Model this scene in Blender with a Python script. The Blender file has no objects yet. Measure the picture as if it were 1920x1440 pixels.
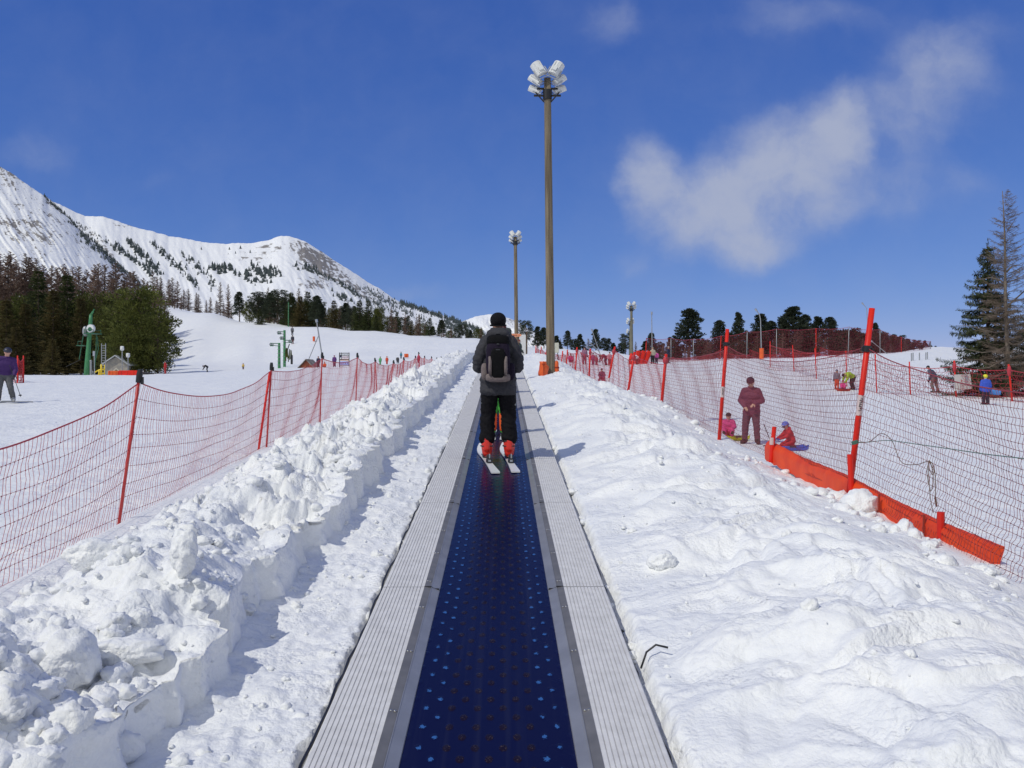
import bpy, math, random
import numpy as np
from mathutils import Vector, Matrix

random.seed(7)
RNG = np.random.default_rng(7)
SC = bpy.context.scene
COL = SC.collection
F = 1660.0                      # focal length of the view in photo pixels (1920 wide)
R = math.radians


def P(px, py, d):
    """point at depth d seen in direction (px, py); camera at the origin looking along +Y"""
    return Vector(((px - 960) / F * d, d, (720 - py) / F * d))


# ------------------------------------------------------------------ noise
def _hash(ix, iy, iz, seed):
    h = (ix.astype(np.int64) * 374761393 + iy.astype(np.int64) * 668265263 + iz.astype(np.int64) * 2147483647 + seed * 144665) & 0xFFFFFFFF
    h = ((h ^ (h >> 13)) * 1274126177) & 0xFFFFFFFF
    h = ((h ^ (h >> 15)) * 2246822519) & 0xFFFFFFFF
    return (h ^ (h >> 16)) & 0xFFFFFFFF


def pnoise(x, y, seed=0):
    """2-D gradient noise, about -1..1"""
    x, y = np.broadcast_arrays(np.asarray(x, float), np.asarray(y, float))
    ix = np.floor(x); iy = np.floor(y)
    fx = x - ix; fy = y - iy
    u = fx * fx * fx * (fx * (fx * 6 - 15) + 10)
    v = fy * fy * fy * (fy * (fy * 6 - 15) + 10)
    def g(dx, dy):
        a = _hash(ix + dx, iy + dy, np.zeros_like(ix), seed) * (2 * np.pi / 4294967296.0)
        return np.cos(a) * (fx - dx) + np.sin(a) * (fy - dy)
    a = g(0, 0) * (1 - u) + g(1, 0) * u
    b = g(0, 1) * (1 - u) + g(1, 1) * u
    return (a * (1 - v) + b * v) * 1.5


def fbm(x, y, octv=4, seed=0, gain=.5):
    s = 0; a = 1; f = 1
    for k in range(octv):
        s = s + a * pnoise(np.asarray(x) * f + 17.3 * k, np.asarray(y) * f - 9.1 * k, seed + k)
        a *= gain; f *= 2.03
    return s


def ridged(x, y, octv=4, seed=0, gain=.5):
    s = 0; a = 1; f = 1
    for k in range(octv):
        s = s + a * (1 - 2 * np.abs(pnoise(np.asarray(x) * f + 17.3 * k, np.asarray(y) * f - 9.1 * k, seed + k)))
        a *= gain; f *= 2.03
    return s


def billow(x, y, octv=4, seed=0, gain=.5):
    return -ridged(x, y, octv, seed, gain)


def sstep(a, b, x):
    t = np.clip((np.asarray(x, float) - a) / (b - a), 0, 1)
    return t * t * (3 - 2 * t)


# ------------------------------------------------------------------ objects
def tag(o, label=None, cat=None, group=None, kind=None):
    if label: o['label'] = label
    if cat: o['category'] = cat
    if group: o['group'] = group
    if kind: o['kind'] = kind
    return o


def empty(name, loc=(0, 0, 0), rz=0.0, label=None, cat=None, group=None):
    o = bpy.data.objects.new(name, None)
    COL.objects.link(o)
    o.location = loc
    o.rotation_euler = (0, 0, rz)
    o.empty_display_size = .2
    return tag(o, label, cat, group)


def link(name, me, parent=None, mats=()):
    for m in mats:
        me.materials.append(m)
    o = bpy.data.objects.new(name, me)
    COL.objects.link(o)
    if parent is not None:
        o.parent = parent
    return o


def np_mesh(name, v, f, smooth=True, attr=None):
    """v (n,3), f (m,k) with one k"""
    v = np.ascontiguousarray(v, dtype=np.float32); f = np.ascontiguousarray(f, dtype=np.int32)
    me = bpy.data.meshes.new(name)
    k = f.shape[1]
    me.vertices.add(len(v)); me.vertices.foreach_set('co', v.ravel())
    me.loops.add(f.size); me.loops.foreach_set('vertex_index', f.ravel())
    me.polygons.add(len(f))
    me.polygons.foreach_set('loop_start', np.arange(0, f.size, k, dtype=np.int32))
    if attr:
        for an, av in attr.items():
            a = me.attributes.new(an, 'FLOAT', 'POINT')
            a.data.foreach_set('value', np.ascontiguousarray(av, dtype=np.float32).ravel())
    me.update(calc_edges=True)
    me.validate()
    if smooth:
        me.polygons.foreach_set('use_smooth', np.ones(len(me.polygons), dtype=bool))
    return me


def grid_faces(nr, nc):
    i = np.arange(nr * nc).reshape(nr, nc)
    return np.stack([i[:-1, :-1], i[:-1, 1:], i[1:, 1:], i[1:, :-1]], -1).reshape(-1, 4)


def dup_tree(o, parent=None):
    c = o.copy(); COL.objects.link(c)
    if parent is not None:
        c.parent = parent
    for ch in list(o.children):
        dup_tree(ch, c)
    return c


class MB:
    """collects shapes of ONE mesh"""
    def __init__(s):
        s.v = []; s.f = []; s.m = []

    def add(s, vs, fs, mi=0):
        b = len(s.v)
        s.v.extend([tuple(p) for p in vs])
        s.f.extend([tuple(i + b for i in f) for f in fs])
        s.m.extend([mi] * len(fs))
        return s

    def box(s, c, size, rot=None, mi=0, bev=0.0):
        cx, cy, cz = c; hx, hy, hz = (q / 2 for q in size)
        if bev <= 0:
            vs = [Vector((x * hx, y * hy, z * hz)) for x in (-1, 1) for y in (-1, 1) for z in (-1, 1)]
            fs = [(0, 1, 3, 2), (4, 6, 7, 5), (0, 4, 5, 1), (2, 3, 7, 6), (0, 2, 6, 4), (1, 5, 7, 3)]
        else:
            # chamfered box: 24 vertices
            b = min(bev, hx * .9, hy * .9, hz * .9)
            vs = []; idx = {}
            for x in (-1, 1):
                for y in (-1, 1):
                    for z in (-1, 1):
                        for a in range(3):
                            q = [x * (hx - b), y * (hy - b), z * (hz - b)]
                            q[a] = (x * hx, y * hy, z * hz)[a]
                            idx[(x, y, z, a)] = len(vs); vs.append(Vector(q))
            fs = []
            for a in range(3):
                o1, o2 = (a + 1) % 3, (a + 2) % 3
                for sg in (-1, 1):
                    q = []
                    for (p1, p2) in ((-1, -1), (1, -1), (1, 1), (-1, 1)):
                        k = [0, 0, 0]; k[a] = sg; k[o1] = p1; k[o2] = p2
                        q.append(idx[(k[0], k[1], k[2], a)])
                    fs.append(tuple(q if sg > 0 else q[::-1]))
                for p1 in (-1, 1):
                    for p2 in (-1, 1):
                        k1 = [0, 0, 0]; k2 = [0, 0, 0]
                        k1[o1] = k2[o1] = p1; k1[o2] = k2[o2] = p2; k1[a] = -1; k2[a] = 1
                        q = [idx[(*k1, o1)], idx[(*k2, o1)], idx[(*k2, o2)], idx[(*k1, o2)]]
                        fs.append(tuple(q if p1 * p2 > 0 else q[::-1]))
            for x in (-1, 1):
                for y in (-1, 1):
                    for z in (-1, 1):
                        q = [idx[(x, y, z, 0)], idx[(x, y, z, 1)], idx[(x, y, z, 2)]]
                        fs.append(tuple(q if x * y * z > 0 else q[::-1]))
        if rot is not None:
            vs = [rot @ q for q in vs]
        return s.add([q + Vector(c) for q in vs], fs, mi)

    def tube(s, pts, rad, sides=8, caps=True, mi=0):
        pts = [Vector(p) for p in pts]
        if not hasattr(rad, '__len__'):
            rad = [rad] * len(pts)
        vs = []; fs = []
        up = None
        for i, p in enumerate(pts):
            a = pts[max(0, i - 1)]; b = pts[min(len(pts) - 1, i + 1)]
            t = (b - a)
            t = t.normalized() if t.length > 1e-9 else Vector((0, 0, 1))
            if up is None:
                up = Vector((1, 0, 0)) if abs(t.x) < .9 else Vector((0, 1, 0))
            n = (up - t * up.dot(t)).normalized(); up = n
            bn = t.cross(n)
            for k in range(sides):
                an = 2 * math.pi * k / sides
                vs.append(p + (n * math.cos(an) + bn * math.sin(an)) * rad[i])
        for i in range(len(pts) - 1):
            for k in range(sides):
                k2 = (k + 1) % sides
                fs.append((i * sides + k, i * sides + k2, (i + 1) * sides + k2, (i + 1) * sides + k))
        if caps:
            fs.append(tuple(range(sides))[::-1])
            fs.append(tuple(range((len(pts) - 1) * sides, len(pts) * sides)))
        return s.add(vs, fs, mi)

    def ellipsoid(s, c, r, rot=None, nu=14, nv=9, mi=0, pw=1.0):
        vs = []; fs = []
        def sp(q):
            return math.copysign(abs(q) ** pw, q)
        for j in range(1, nv):
            th = math.pi * j / nv
            for i in range(nu):
                ph = 2 * math.pi * i / nu
                vs.append(Vector((sp(math.cos(ph)) * sp(math.sin(th)) * r[0], sp(math.sin(ph)) * sp(math.sin(th)) * r[1], sp(math.cos(th)) * r[2])))
        top = len(vs); vs.append(Vector((0, 0, r[2]))); bot = len(vs); vs.append(Vector((0, 0, -r[2])))
        for j in range(nv - 2):
            for i in range(nu):
                i2 = (i + 1) % nu
                fs.append((j * nu + i, (j + 1) * nu + i, (j + 1) * nu + i2, j * nu + i2))
        for i in range(nu):
            i2 = (i + 1) % nu
            fs.append((top, i, i2)); fs.append((bot, (nv - 2) * nu + i2, (nv - 2) * nu + i))
        if rot is not None:
            vs = [rot @ q for q in vs]
        return s.add([q + Vector(c) for q in vs], fs, mi)

    def prism(s, poly, depth, M=None, mi=0):
        """poly in local XZ, extruded along +Y by depth"""
        n = len(poly)
        vs = [Vector((x, 0, z)) for x, z in poly] + [Vector((x, depth, z)) for x, z in poly]
        fs = [tuple(range(n)), tuple(range(2 * n - 1, n - 1, -1))]
        for i in range(n):
            j = (i + 1) % n
            fs.append((i, i + n, j + n, j))
        if M is not None:
            vs = [M @ q for q in vs]
        return s.add(vs, fs, mi)

    def sheet(s, rows, mi=0, thick=0.0):
        """rows of points -> sheet, optionally with thickness along -normal(approx)"""
        nr, nc = len(rows), len(rows[0])
        vs = [Vector(p) for r in rows for p in r]
        fs = [tuple(q) for q in grid_faces(nr, nc).tolist()]
        s.add(vs, fs, mi)
        return s

    def build(s, name, mats, parent=None, smooth=False, loc=None):
        me = bpy.data.meshes.new(name)
        me.from_pydata(s.v, [], s.f)
        if not isinstance(mats, (list, tuple)):
            mats = [mats]
        if len(mats) > 1:
            me.polygons.foreach_set('material_index', s.m)
        if smooth:
            me.polygons.foreach_set('use_smooth', [True] * len(me.polygons))
        o = link(name, me, parent, mats)
        if loc is not None:
            o.location = loc
        return o


# ------------------------------------------------------------------ materials
def mat(name, col, rough=.6, metal=0.0, spec=.5, noise=None, bump=None, coat=0.0, var=0.0):
    """noise=(scale, colour2, contrast), bump=(scale, strength, distance); var: random value per object"""
    m = bpy.data.materials.new(name); m.use_nodes = True
    nt = m.node_tree; b = nt.nodes['Principled BSDF']
    b.inputs['Base Color'].default_value = (*col, 1); b.inputs['Roughness'].default_value = rough
    b.inputs['Metallic'].default_value = metal; b.inputs['Specular IOR Level'].default_value = spec
    b.inputs['Coat Weight'].default_value = coat
    tc = nt.nodes.new('ShaderNodeTexCoord')
    out = None
    if noise:
        n = nt.nodes.new('ShaderNodeTexNoise'); n.inputs['Scale'].default_value = noise[0]; n.inputs['Detail'].default_value = 4
        nt.links.new(tc.outputs['Object'], n.inputs['Vector'])
        r = nt.nodes.new('ShaderNodeValToRGB')
        c = noise[2] if len(noise) > 2 else .15
        r.color_ramp.elements[0].position = .5 - c; r.color_ramp.elements[1].position = .5 + c
        r.color_ramp.elements[0].color = (*col, 1); r.color_ramp.elements[1].color = (*noise[1], 1)
        nt.links.new(n.outputs['Fac'], r.inputs['Fac'])
        out = r.outputs['Color']
    if var:
        oi = nt.nodes.new('ShaderNodeObjectInfo')
        hs = nt.nodes.new('ShaderNodeHueSaturation')
        mr = nt.nodes.new('ShaderNodeMapRange'); mr.inputs['To Min'].default_value = 1 - var; mr.inputs['To Max'].default_value = 1 + var
        nt.links.new(oi.outputs['Random'], mr.inputs['Value']); nt.links.new(mr.outputs['Result'], hs.inputs['Value'])
        if out is None:
            hs.inputs['Color'].default_value = (*col, 1)
        else:
            nt.links.new(out, hs.inputs['Color'])
        out = hs.outputs['Color']
    if out is not None:
        nt.links.new(out, b.inputs['Base Color'])
    if bump:
        n = nt.nodes.new('ShaderNodeTexNoise'); n.inputs['Scale'].default_value = bump[0]; n.inputs['Detail'].default_value = 3
        nt.links.new(tc.outputs['Object'], n.inputs['Vector'])
        bp = nt.nodes.new('ShaderNodeBump'); bp.inputs['Strength'].default_value = bump[1]; bp.inputs['Distance'].default_value = bump[2]
        nt.links.new(n.outputs['Fac'], bp.inputs['Height']); nt.links.new(bp.outputs['Normal'], b.inputs['Normal'])
    return m


def snow_material(name, scales, groom=0.0, crumb=()):
    m = bpy.data.materials.new(name); m.use_nodes = True
    nt = m.node_tree; b = nt.nodes['Principled BSDF']
    b.inputs['Base Color'].default_value = (.86, .88, .91, 1)
    b.inputs['Roughness'].default_value = .55; b.inputs['Specular IOR Level'].default_value = .25
    tc = nt.nodes.new('ShaderNodeTexCoord')
    prev = None
    for (sc, strength, dist) in scales:
        n = nt.nodes.new('ShaderNodeTexNoise'); n.inputs['Scale'].default_value = sc; n.inputs['Detail'].default_value = 5
        n.inputs['Roughness'].default_value = .6
        nt.links.new(tc.outputs['Object'], n.inputs['Vector'])
        bp = nt.nodes.new('ShaderNodeBump'); bp.inputs['Strength'].default_value = strength; bp.inputs['Distance'].default_value = dist
        nt.links.new(n.outputs['Fac'], bp.inputs['Height'])
        if prev is not None:
            nt.links.new(prev.outputs['Normal'], bp.inputs['Normal'])
        prev = bp
    if groom:                                     # machine and ski tracks running up the slope
        mp = nt.nodes.new('ShaderNodeMapping'); mp.inputs['Scale'].default_value = (2.6, .16, .16); mp.inputs['Rotation'].default_value = (0, 0, R(7))
        n = nt.nodes.new('ShaderNodeTexNoise'); n.inputs['Scale'].default_value = 1.0; n.inputs['Detail'].default_value = 4
        nt.links.new(tc.outputs['Object'], mp.inputs['Vector']); nt.links.new(mp.outputs['Vector'], n.inputs['Vector'])
        bp = nt.nodes.new('ShaderNodeBump'); bp.inputs['Strength'].default_value = groom; bp.inputs['Distance'].default_value = .09
        nt.links.new(n.outputs['Fac'], bp.inputs['Height']); nt.links.new(prev.outputs['Normal'], bp.inputs['Normal']); prev = bp
    for (sc, strength, dist, ms) in crumb:        # patches of loose grains
        v = nt.nodes.new('ShaderNodeTexVoronoi'); v.feature = 'F1'; v.inputs['Scale'].default_value = sc; v.inputs['Randomness'].default_value = 1
        wn = nt.nodes.new('ShaderNodeTexNoise'); wn.inputs['Scale'].default_value = sc * .6; wn.inputs['Detail'].default_value = 2
        ad = nt.nodes.new('ShaderNodeVectorMath'); ad.operation = 'MULTIPLY_ADD'; ad.inputs[1].default_value = (1.2 / sc,) * 3
        nt.links.new(tc.outputs['Object'], wn.inputs['Vector']); nt.links.new(wn.outputs['Color'], ad.inputs[0]); nt.links.new(tc.outputs['Object'], ad.inputs[2]); nt.links.new(ad.outputs[0], v.inputs['Vector'])
        mk = nt.nodes.new('ShaderNodeTexNoise'); mk.inputs['Scale'].default_value = ms; mk.inputs['Detail'].default_value = 3
        nt.links.new(tc.outputs['Object'], mk.inputs['Vector'])
        mr = nt.nodes.new('ShaderNodeMapRange'); mr.inputs['From Min'].default_value = .42; mr.inputs['From Max'].default_value = .62; mr.inputs['To Max'].default_value = strength; mr.inputs['To Min'].default_value = strength * .12
        nt.links.new(mk.outputs['Fac'], mr.inputs['Value'])
        bp = nt.nodes.new('ShaderNodeBump'); bp.invert = True; bp.inputs['Distance'].default_value = dist
        nt.links.new(mr.outputs['Result'], bp.inputs['Strength']); nt.links.new(v.outputs['Distance'], bp.inputs['Height']); nt.links.new(prev.outputs['Normal'], bp.inputs['Normal']); prev = bp
    nt.links.new(prev.outputs['Normal'], b.inputs['Normal'])
    # faint dirt and wind crust
    n = nt.nodes.new('ShaderNodeTexNoise'); n.inputs['Scale'].default_value = 1.3; n.inputs['Detail'].default_value = 6
    nt.links.new(tc.outputs['Object'], n.inputs['Vector'])
    r = nt.nodes.new('ShaderNodeValToRGB')
    r.color_ramp.elements[0].position = .35; r.color_ramp.elements[0].color = (.84, .855, .865, 1)
    r.color_ramp.elements[1].position = .65; r.color_ramp.elements[1].color = (.90, .905, .895, 1)
    nt.links.new(n.outputs['Fac'], r.inputs['Fac']); nt.links.new(r.outputs['Color'], b.inputs['Base Color'])
    return m


M = {}
M['bank_snow'] = snow_material('bank_snow', [(7, .35, .06), (30, .30, .018), (140, .3, .005)], crumb=[(15, .32, .045, 2.1), (44, .38, .020, 3.3)])
M['field_snow'] = snow_material('field_snow', [(1.6, .5, .16), (7, .4, .05), (40, .3, .012)], groom=.45, crumb=[(9, .35, .06, .8)])
M['hill_snow'] = M['field_snow']
M['net_red'] = mat('net_red', (.46, .035, .05), .6)
M['net_fine'] = mat('net_fine', (.30, .05, .06), .7)
M['net_high'] = mat('net_high', (.42, .05, .09), .6)
M['post_red'] = mat('post_red', (.74, .022, .010), .45, spec=.3, noise=(3, (.62, .022, .012)))
M['post_thin'] = mat('post_thin', (.50, .04, .035), .4)
M['cap_black'] = mat('cap_black', (.012, .012, .014), .45)
M['pad_orange'] = mat('pad_orange', (.82, .085, .016), .55, spec=.3, noise=(4, (.70, .055, .016)), bump=(9, .4, .02))
M['bag_orange'] = mat('bag_orange', (.80, .13, .02), .5, noise=(3, (.68, .09, .02)), bump=(7, .5, .03))
M['white_print'] = mat('white_print', (.62, .50, .48), .5)
M['rope_green'] = mat('rope_green', (.06, .14, .10), .7)
M['rope_brown'] = mat('rope_brown', (.16, .10, .07), .8)
M['alu_strip'] = mat('alu_strip', (.40, .40, .405), .42, metal=.45, noise=(6, (.33, .33, .335)))
M['alu_dark'] = mat('alu_dark', (.25, .24, .23), .55, metal=.35, noise=(8, (.19, .185, .18)))
M['deck_rib'] = mat('deck_rib', (.74, .73, .72), .75, noise=(14, (.64, .63, .62)), bump=(90, .2, .003))
M['frame_dark'] = mat('frame_dark', (.02, .02, .022), .7)
M['bolt'] = mat('bolt', (.6, .58, .55), .3, metal=1)
M['wood_pole'] = mat('wood_pole', (.23, .17, .10), .85, bump=(30, .4, .01))
M['steel'] = mat('steel', (.42, .44, .47), .4, metal=.7)
M['lamp_white'] = mat('lamp_white', (.72, .73, .72), .35)
M['lamp_glass'] = mat('lamp_glass', (.42, .45, .48), .08, metal=.5)
M['green_paint'] = mat('green_paint', (.045, .20, .075), .45, noise=(2, (.06, .25, .10)))
M['green_dark'] = mat('green_dark', (.03, .13, .07), .5)
M['grey_metal'] = mat('grey_metal', (.35, .36, .37), .45, metal=.5)
M['yellow'] = mat('yellow', (.75, .55, .03), .5)
M['black_cloth'] = mat('black_cloth', (.006, .006, .008), .9, spec=.2, bump=(30, .25, .02))
M['jacket_grey'] = mat('jacket_grey', (.052, .052, .060), .85, spec=.2, noise=(5, (.040, .040, .047)), bump=(12, .5, .03))
M['trouser_black'] = mat('trouser_black', (.0055, .005, .007), .85, spec=.2, bump=(9, .5, .03))
M['skin'] = mat('skin', (.55, .30, .22), .55)
M['hair'] = mat('hair', (.05, .03, .02), .7)
M['boot_red'] = mat('boot_red', (.72, .035, .02), .25)
M['ski_white'] = mat('ski_white', (.75, .75, .76), .3)
M['binding'] = mat('binding', (.03, .03, .032), .4)
M['pack_purple'] = mat('pack_purple', (.014, .009, .022), .85, spec=.2, bump=(22, .4, .02))
M['pack_black'] = mat('pack_black', (.005, .005, .006), .85, spec=.15, bump=(22, .4, .02))
M['pack_grey'] = mat('pack_grey', (.17, .135, .13), .8, bump=(25, .4, .02))


def cloth(name, c, rough=.8):
    k = 'cloth_' + name
    if k not in M:
        M[k] = mat(k, c, rough, bump=(10, .4, .03))
    return M[k]


# wood pole: long vertical grain
def _pole():
    m = M['wood_pole']; nt = m.node_tree; b = nt.nodes['Principled BSDF']
    tc = nt.nodes.new('ShaderNodeTexCoord'); mp = nt.nodes.new('ShaderNodeMapping'); mp.inputs['Scale'].default_value = (14, 14, .8)
    n = nt.nodes.new('ShaderNodeTexNoise'); n.inputs['Scale'].default_value = 1.0; n.inputs['Detail'].default_value = 6
    r = nt.nodes.new('ShaderNodeValToRGB')
    r.color_ramp.elements[0].position = .35; r.color_ramp.elements[0].color = (.115, .09, .06, 1)
    r.color_ramp.elements[1].position = .7; r.color_ramp.elements[1].color = (.27, .22, .15, 1)
    nt.links.new(tc.outputs['Object'], mp.inputs['Vector']); nt.links.new(mp.outputs['Vector'], n.inputs['Vector'])
    nt.links.new(n.outputs['Fac'], r.inputs['Fac']); nt.links.new(r.outputs['Color'], b.inputs['Base Color'])
_pole()
M['wood_dark'] = mat('wood_dark', (.13, .125, .095), .85, noise=(3, (.19, .18, .13)))


# conveyor belt: dark blue glossy rubber with staggered studs, the outer rows printed light blue
def belt_material():
    m = bpy.data.materials.new('belt_rubber'); m.use_nodes = True
    nt = m.node_tree; b = nt.nodes['Principled BSDF']; L = nt.links.new
    def N(t): return nt.nodes.new(t)
    def math_(op, a, c=None, clamp=False):
        n = N('ShaderNodeMath'); n.operation = op; n.use_clamp = clamp
        for i, q in enumerate((a, c)):
            if q is None: continue
            if isinstance(q, (int, float)): n.inputs[i].default_value = q
            else: L(q, n.inputs[i])
        return n.outputs[0]
    tc = N('ShaderNodeTexCoord'); sx = N('ShaderNodeSeparateXYZ')
    L(tc.outputs['Object'], sx.inputs[0])
    px, py = .056, .18
    cx = math_('DIVIDE', sx.outputs['X'], px)
    kx = math_('ROUND', cx)
    fx = math_('MULTIPLY', math_('SUBTRACT', cx, kx), px)          # metres from the column's centre
    par = math_('ABSOLUTE', math_('MODULO', kx, 2.0))
    cy = math_('ADD', math_('DIVIDE', sx.outputs['Y'], py), math_('MULTIPLY', par, .5))
    ky = math_('ROUND', cy)
    fy = math_('MULTIPLY', math_('SUBTRACT', cy, ky), py)
    def oval(rx, ry):
        a = math_('POWER', math_('DIVIDE', fx, rx), 2.0)
        c = math_('POWER', math_('DIVIDE', fy, ry), 2.0)
        return math_('ADD', a, c)
    n = N('ShaderNodeTexNoise'); n.inputs['Scale'].default_value = 130; n.inputs['Detail'].default_value = 2
    L(tc.outputs['Object'], n.inputs['Vector'])
    ab = math_('ABSOLUTE', kx)
    isblue = math_('MULTIPLY', math_('GREATER_THAN', ab, 3.5), math_('LESS_THAN', ab, 5.5))
    inner = math_('LESS_THAN', ab, 3.5)
    nz = math_('MULTIPLY', math_('SUBTRACT', n.outputs['Fac'], .5), 5.0)
    ob = math_('ADD', oval(.0105, .016), nz)
    n4 = N('ShaderNodeTexNoise'); n4.inputs['Scale'].default_value = 9; L(tc.outputs['Object'], n4.inputs['Vector'])
    wear = math_('MULTIPLY', math_('SUBTRACT', n4.outputs['Fac'], .5), 3.4)
    blue = math_('MULTIPLY', math_('MULTIPLY', math_('LESS_THAN', math_('ADD', ob, wear), .80), isblue), .85)
    on = math_('ADD', oval(.017, .030), math_('MULTIPLY', nz, .35))
    brown = math_('MULTIPLY', math_('LESS_THAN', on, .95), inner)
    speck = math_('MULTIPLY', brown, math_('GREATER_THAN', n.outputs['Fac'], .62))
    c1 = N('ShaderNodeMix'); c1.data_type = 'RGBA'
    c1.inputs['A'].default_value = (.006, .008, .046, 1); c1.inputs['B'].default_value = (.012, .007, .018, 1)
    L(brown, c1.inputs['Factor'])
    c2 = N('ShaderNodeMix'); c2.data_type = 'RGBA'; c2.inputs['B'].default_value = (.07, .05, .045, 1)
    L(speck, c2.inputs['Factor']); L(c1.outputs['Result'], c2.inputs['A'])
    c3 = N('ShaderNodeMix'); c3.data_type = 'RGBA'; c3.inputs['B'].default_value = (.045, .15, .42, 1)
    L(blue, c3.inputs['Factor']); L(c2.outputs['Result'], c3.inputs['A'])
    smp = N('ShaderNodeMapping'); smp.inputs['Scale'].default_value = (26, .5, 1); sn = N('ShaderNodeTexNoise'); sn.inputs['Scale'].default_value = 1; sn.inputs['Detail'].default_value = 5
    L(tc.outputs['Object'], smp.inputs['Vector']); L(smp.outputs['Vector'], sn.inputs['Vector'])
    sr = N('ShaderNodeMapRange'); sr.inputs['From Min'].default_value = .52; sr.inputs['From Max'].default_value = .78; sr.inputs['To Max'].default_value = .07
    L(sn.outputs['Fac'], sr.inputs['Value'])
    c4 = N('ShaderNodeMix'); c4.data_type = 'RGBA'; c4.inputs['B'].default_value = (.12, .13, .17, 1)   # dry scuffs along the travel
    L(sr.outputs['Result'], c4.inputs['Factor']); L(c3.outputs['Result'], c4.inputs['A'])
    L(c4.outputs['Result'], b.inputs['Base Color'])
    b.inputs['Roughness'].default_value = .24; b.inputs['Specular IOR Level'].default_value = .05
    bp = N('ShaderNodeBump'); bp.inputs['Strength'].default_value = .6; bp.inputs['Distance'].default_value = .003
    hgt = math_('SUBTRACT', 1.0, math_('MINIMUM', oval(.020, .034), 1.0))
    n2 = N('ShaderNodeTexNoise'); n2.inputs['Scale'].default_value = 5
    L(tc.outputs['Object'], n2.inputs['Vector'])
    rr = N('ShaderNodeMapRange'); rr.inputs['To Min'].default_value = .15; rr.inputs['To Max'].default_value = .34
    L(n2.outputs['Fac'], rr.inputs['Value']); L(rr.outputs['Result'], b.inputs['Roughness'])
    L(hgt, bp.inputs['Height']); L(bp.outputs['Normal'], b.inputs['Normal'])
    return m
M['belt'] = belt_material()
# ------------------------------------------------------------------ camera, sun, sky
cam_d = bpy.data.cameras.new('camera'); cam = bpy.data.objects.new('camera', cam_d); COL.objects.link(cam)
cam.location = (0, 0, 0); cam.rotation_euler = (R(90), 0, 0)
cam_d.sensor_width = 36; cam_d.lens = F / 1920 * 36; cam_d.clip_start = .05; cam_d.clip_end = 20000
SC.camera = cam

SUN_EL, SUN_TH = 49.0, 49.0
sd = Vector((-math.sin(R(SUN_TH)) * math.cos(R(SUN_EL)), -math.cos(R(SUN_TH)) * math.cos(R(SUN_EL)), math.sin(R(SUN_EL))))
sl = bpy.data.lights.new('sun', 'SUN'); sun = bpy.data.objects.new('sun', sl); COL.objects.link(sun)
sl.energy = 2.0; sl.angle = R(.5); sl.color = (1, .965, .86)
sun.rotation_euler = sd.to_track_quat('Z', 'Y').to_euler()
sun.location = (-30, -20, 40)

SC.view_settings.view_transform = 'Standard'; SC.view_settings.look = 'None'; SC.view_settings.exposure = 0.07
SC.view_settings.gamma = 1

W = bpy.data.worlds.new('World'); SC.world = W; W.use_nodes = True


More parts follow.
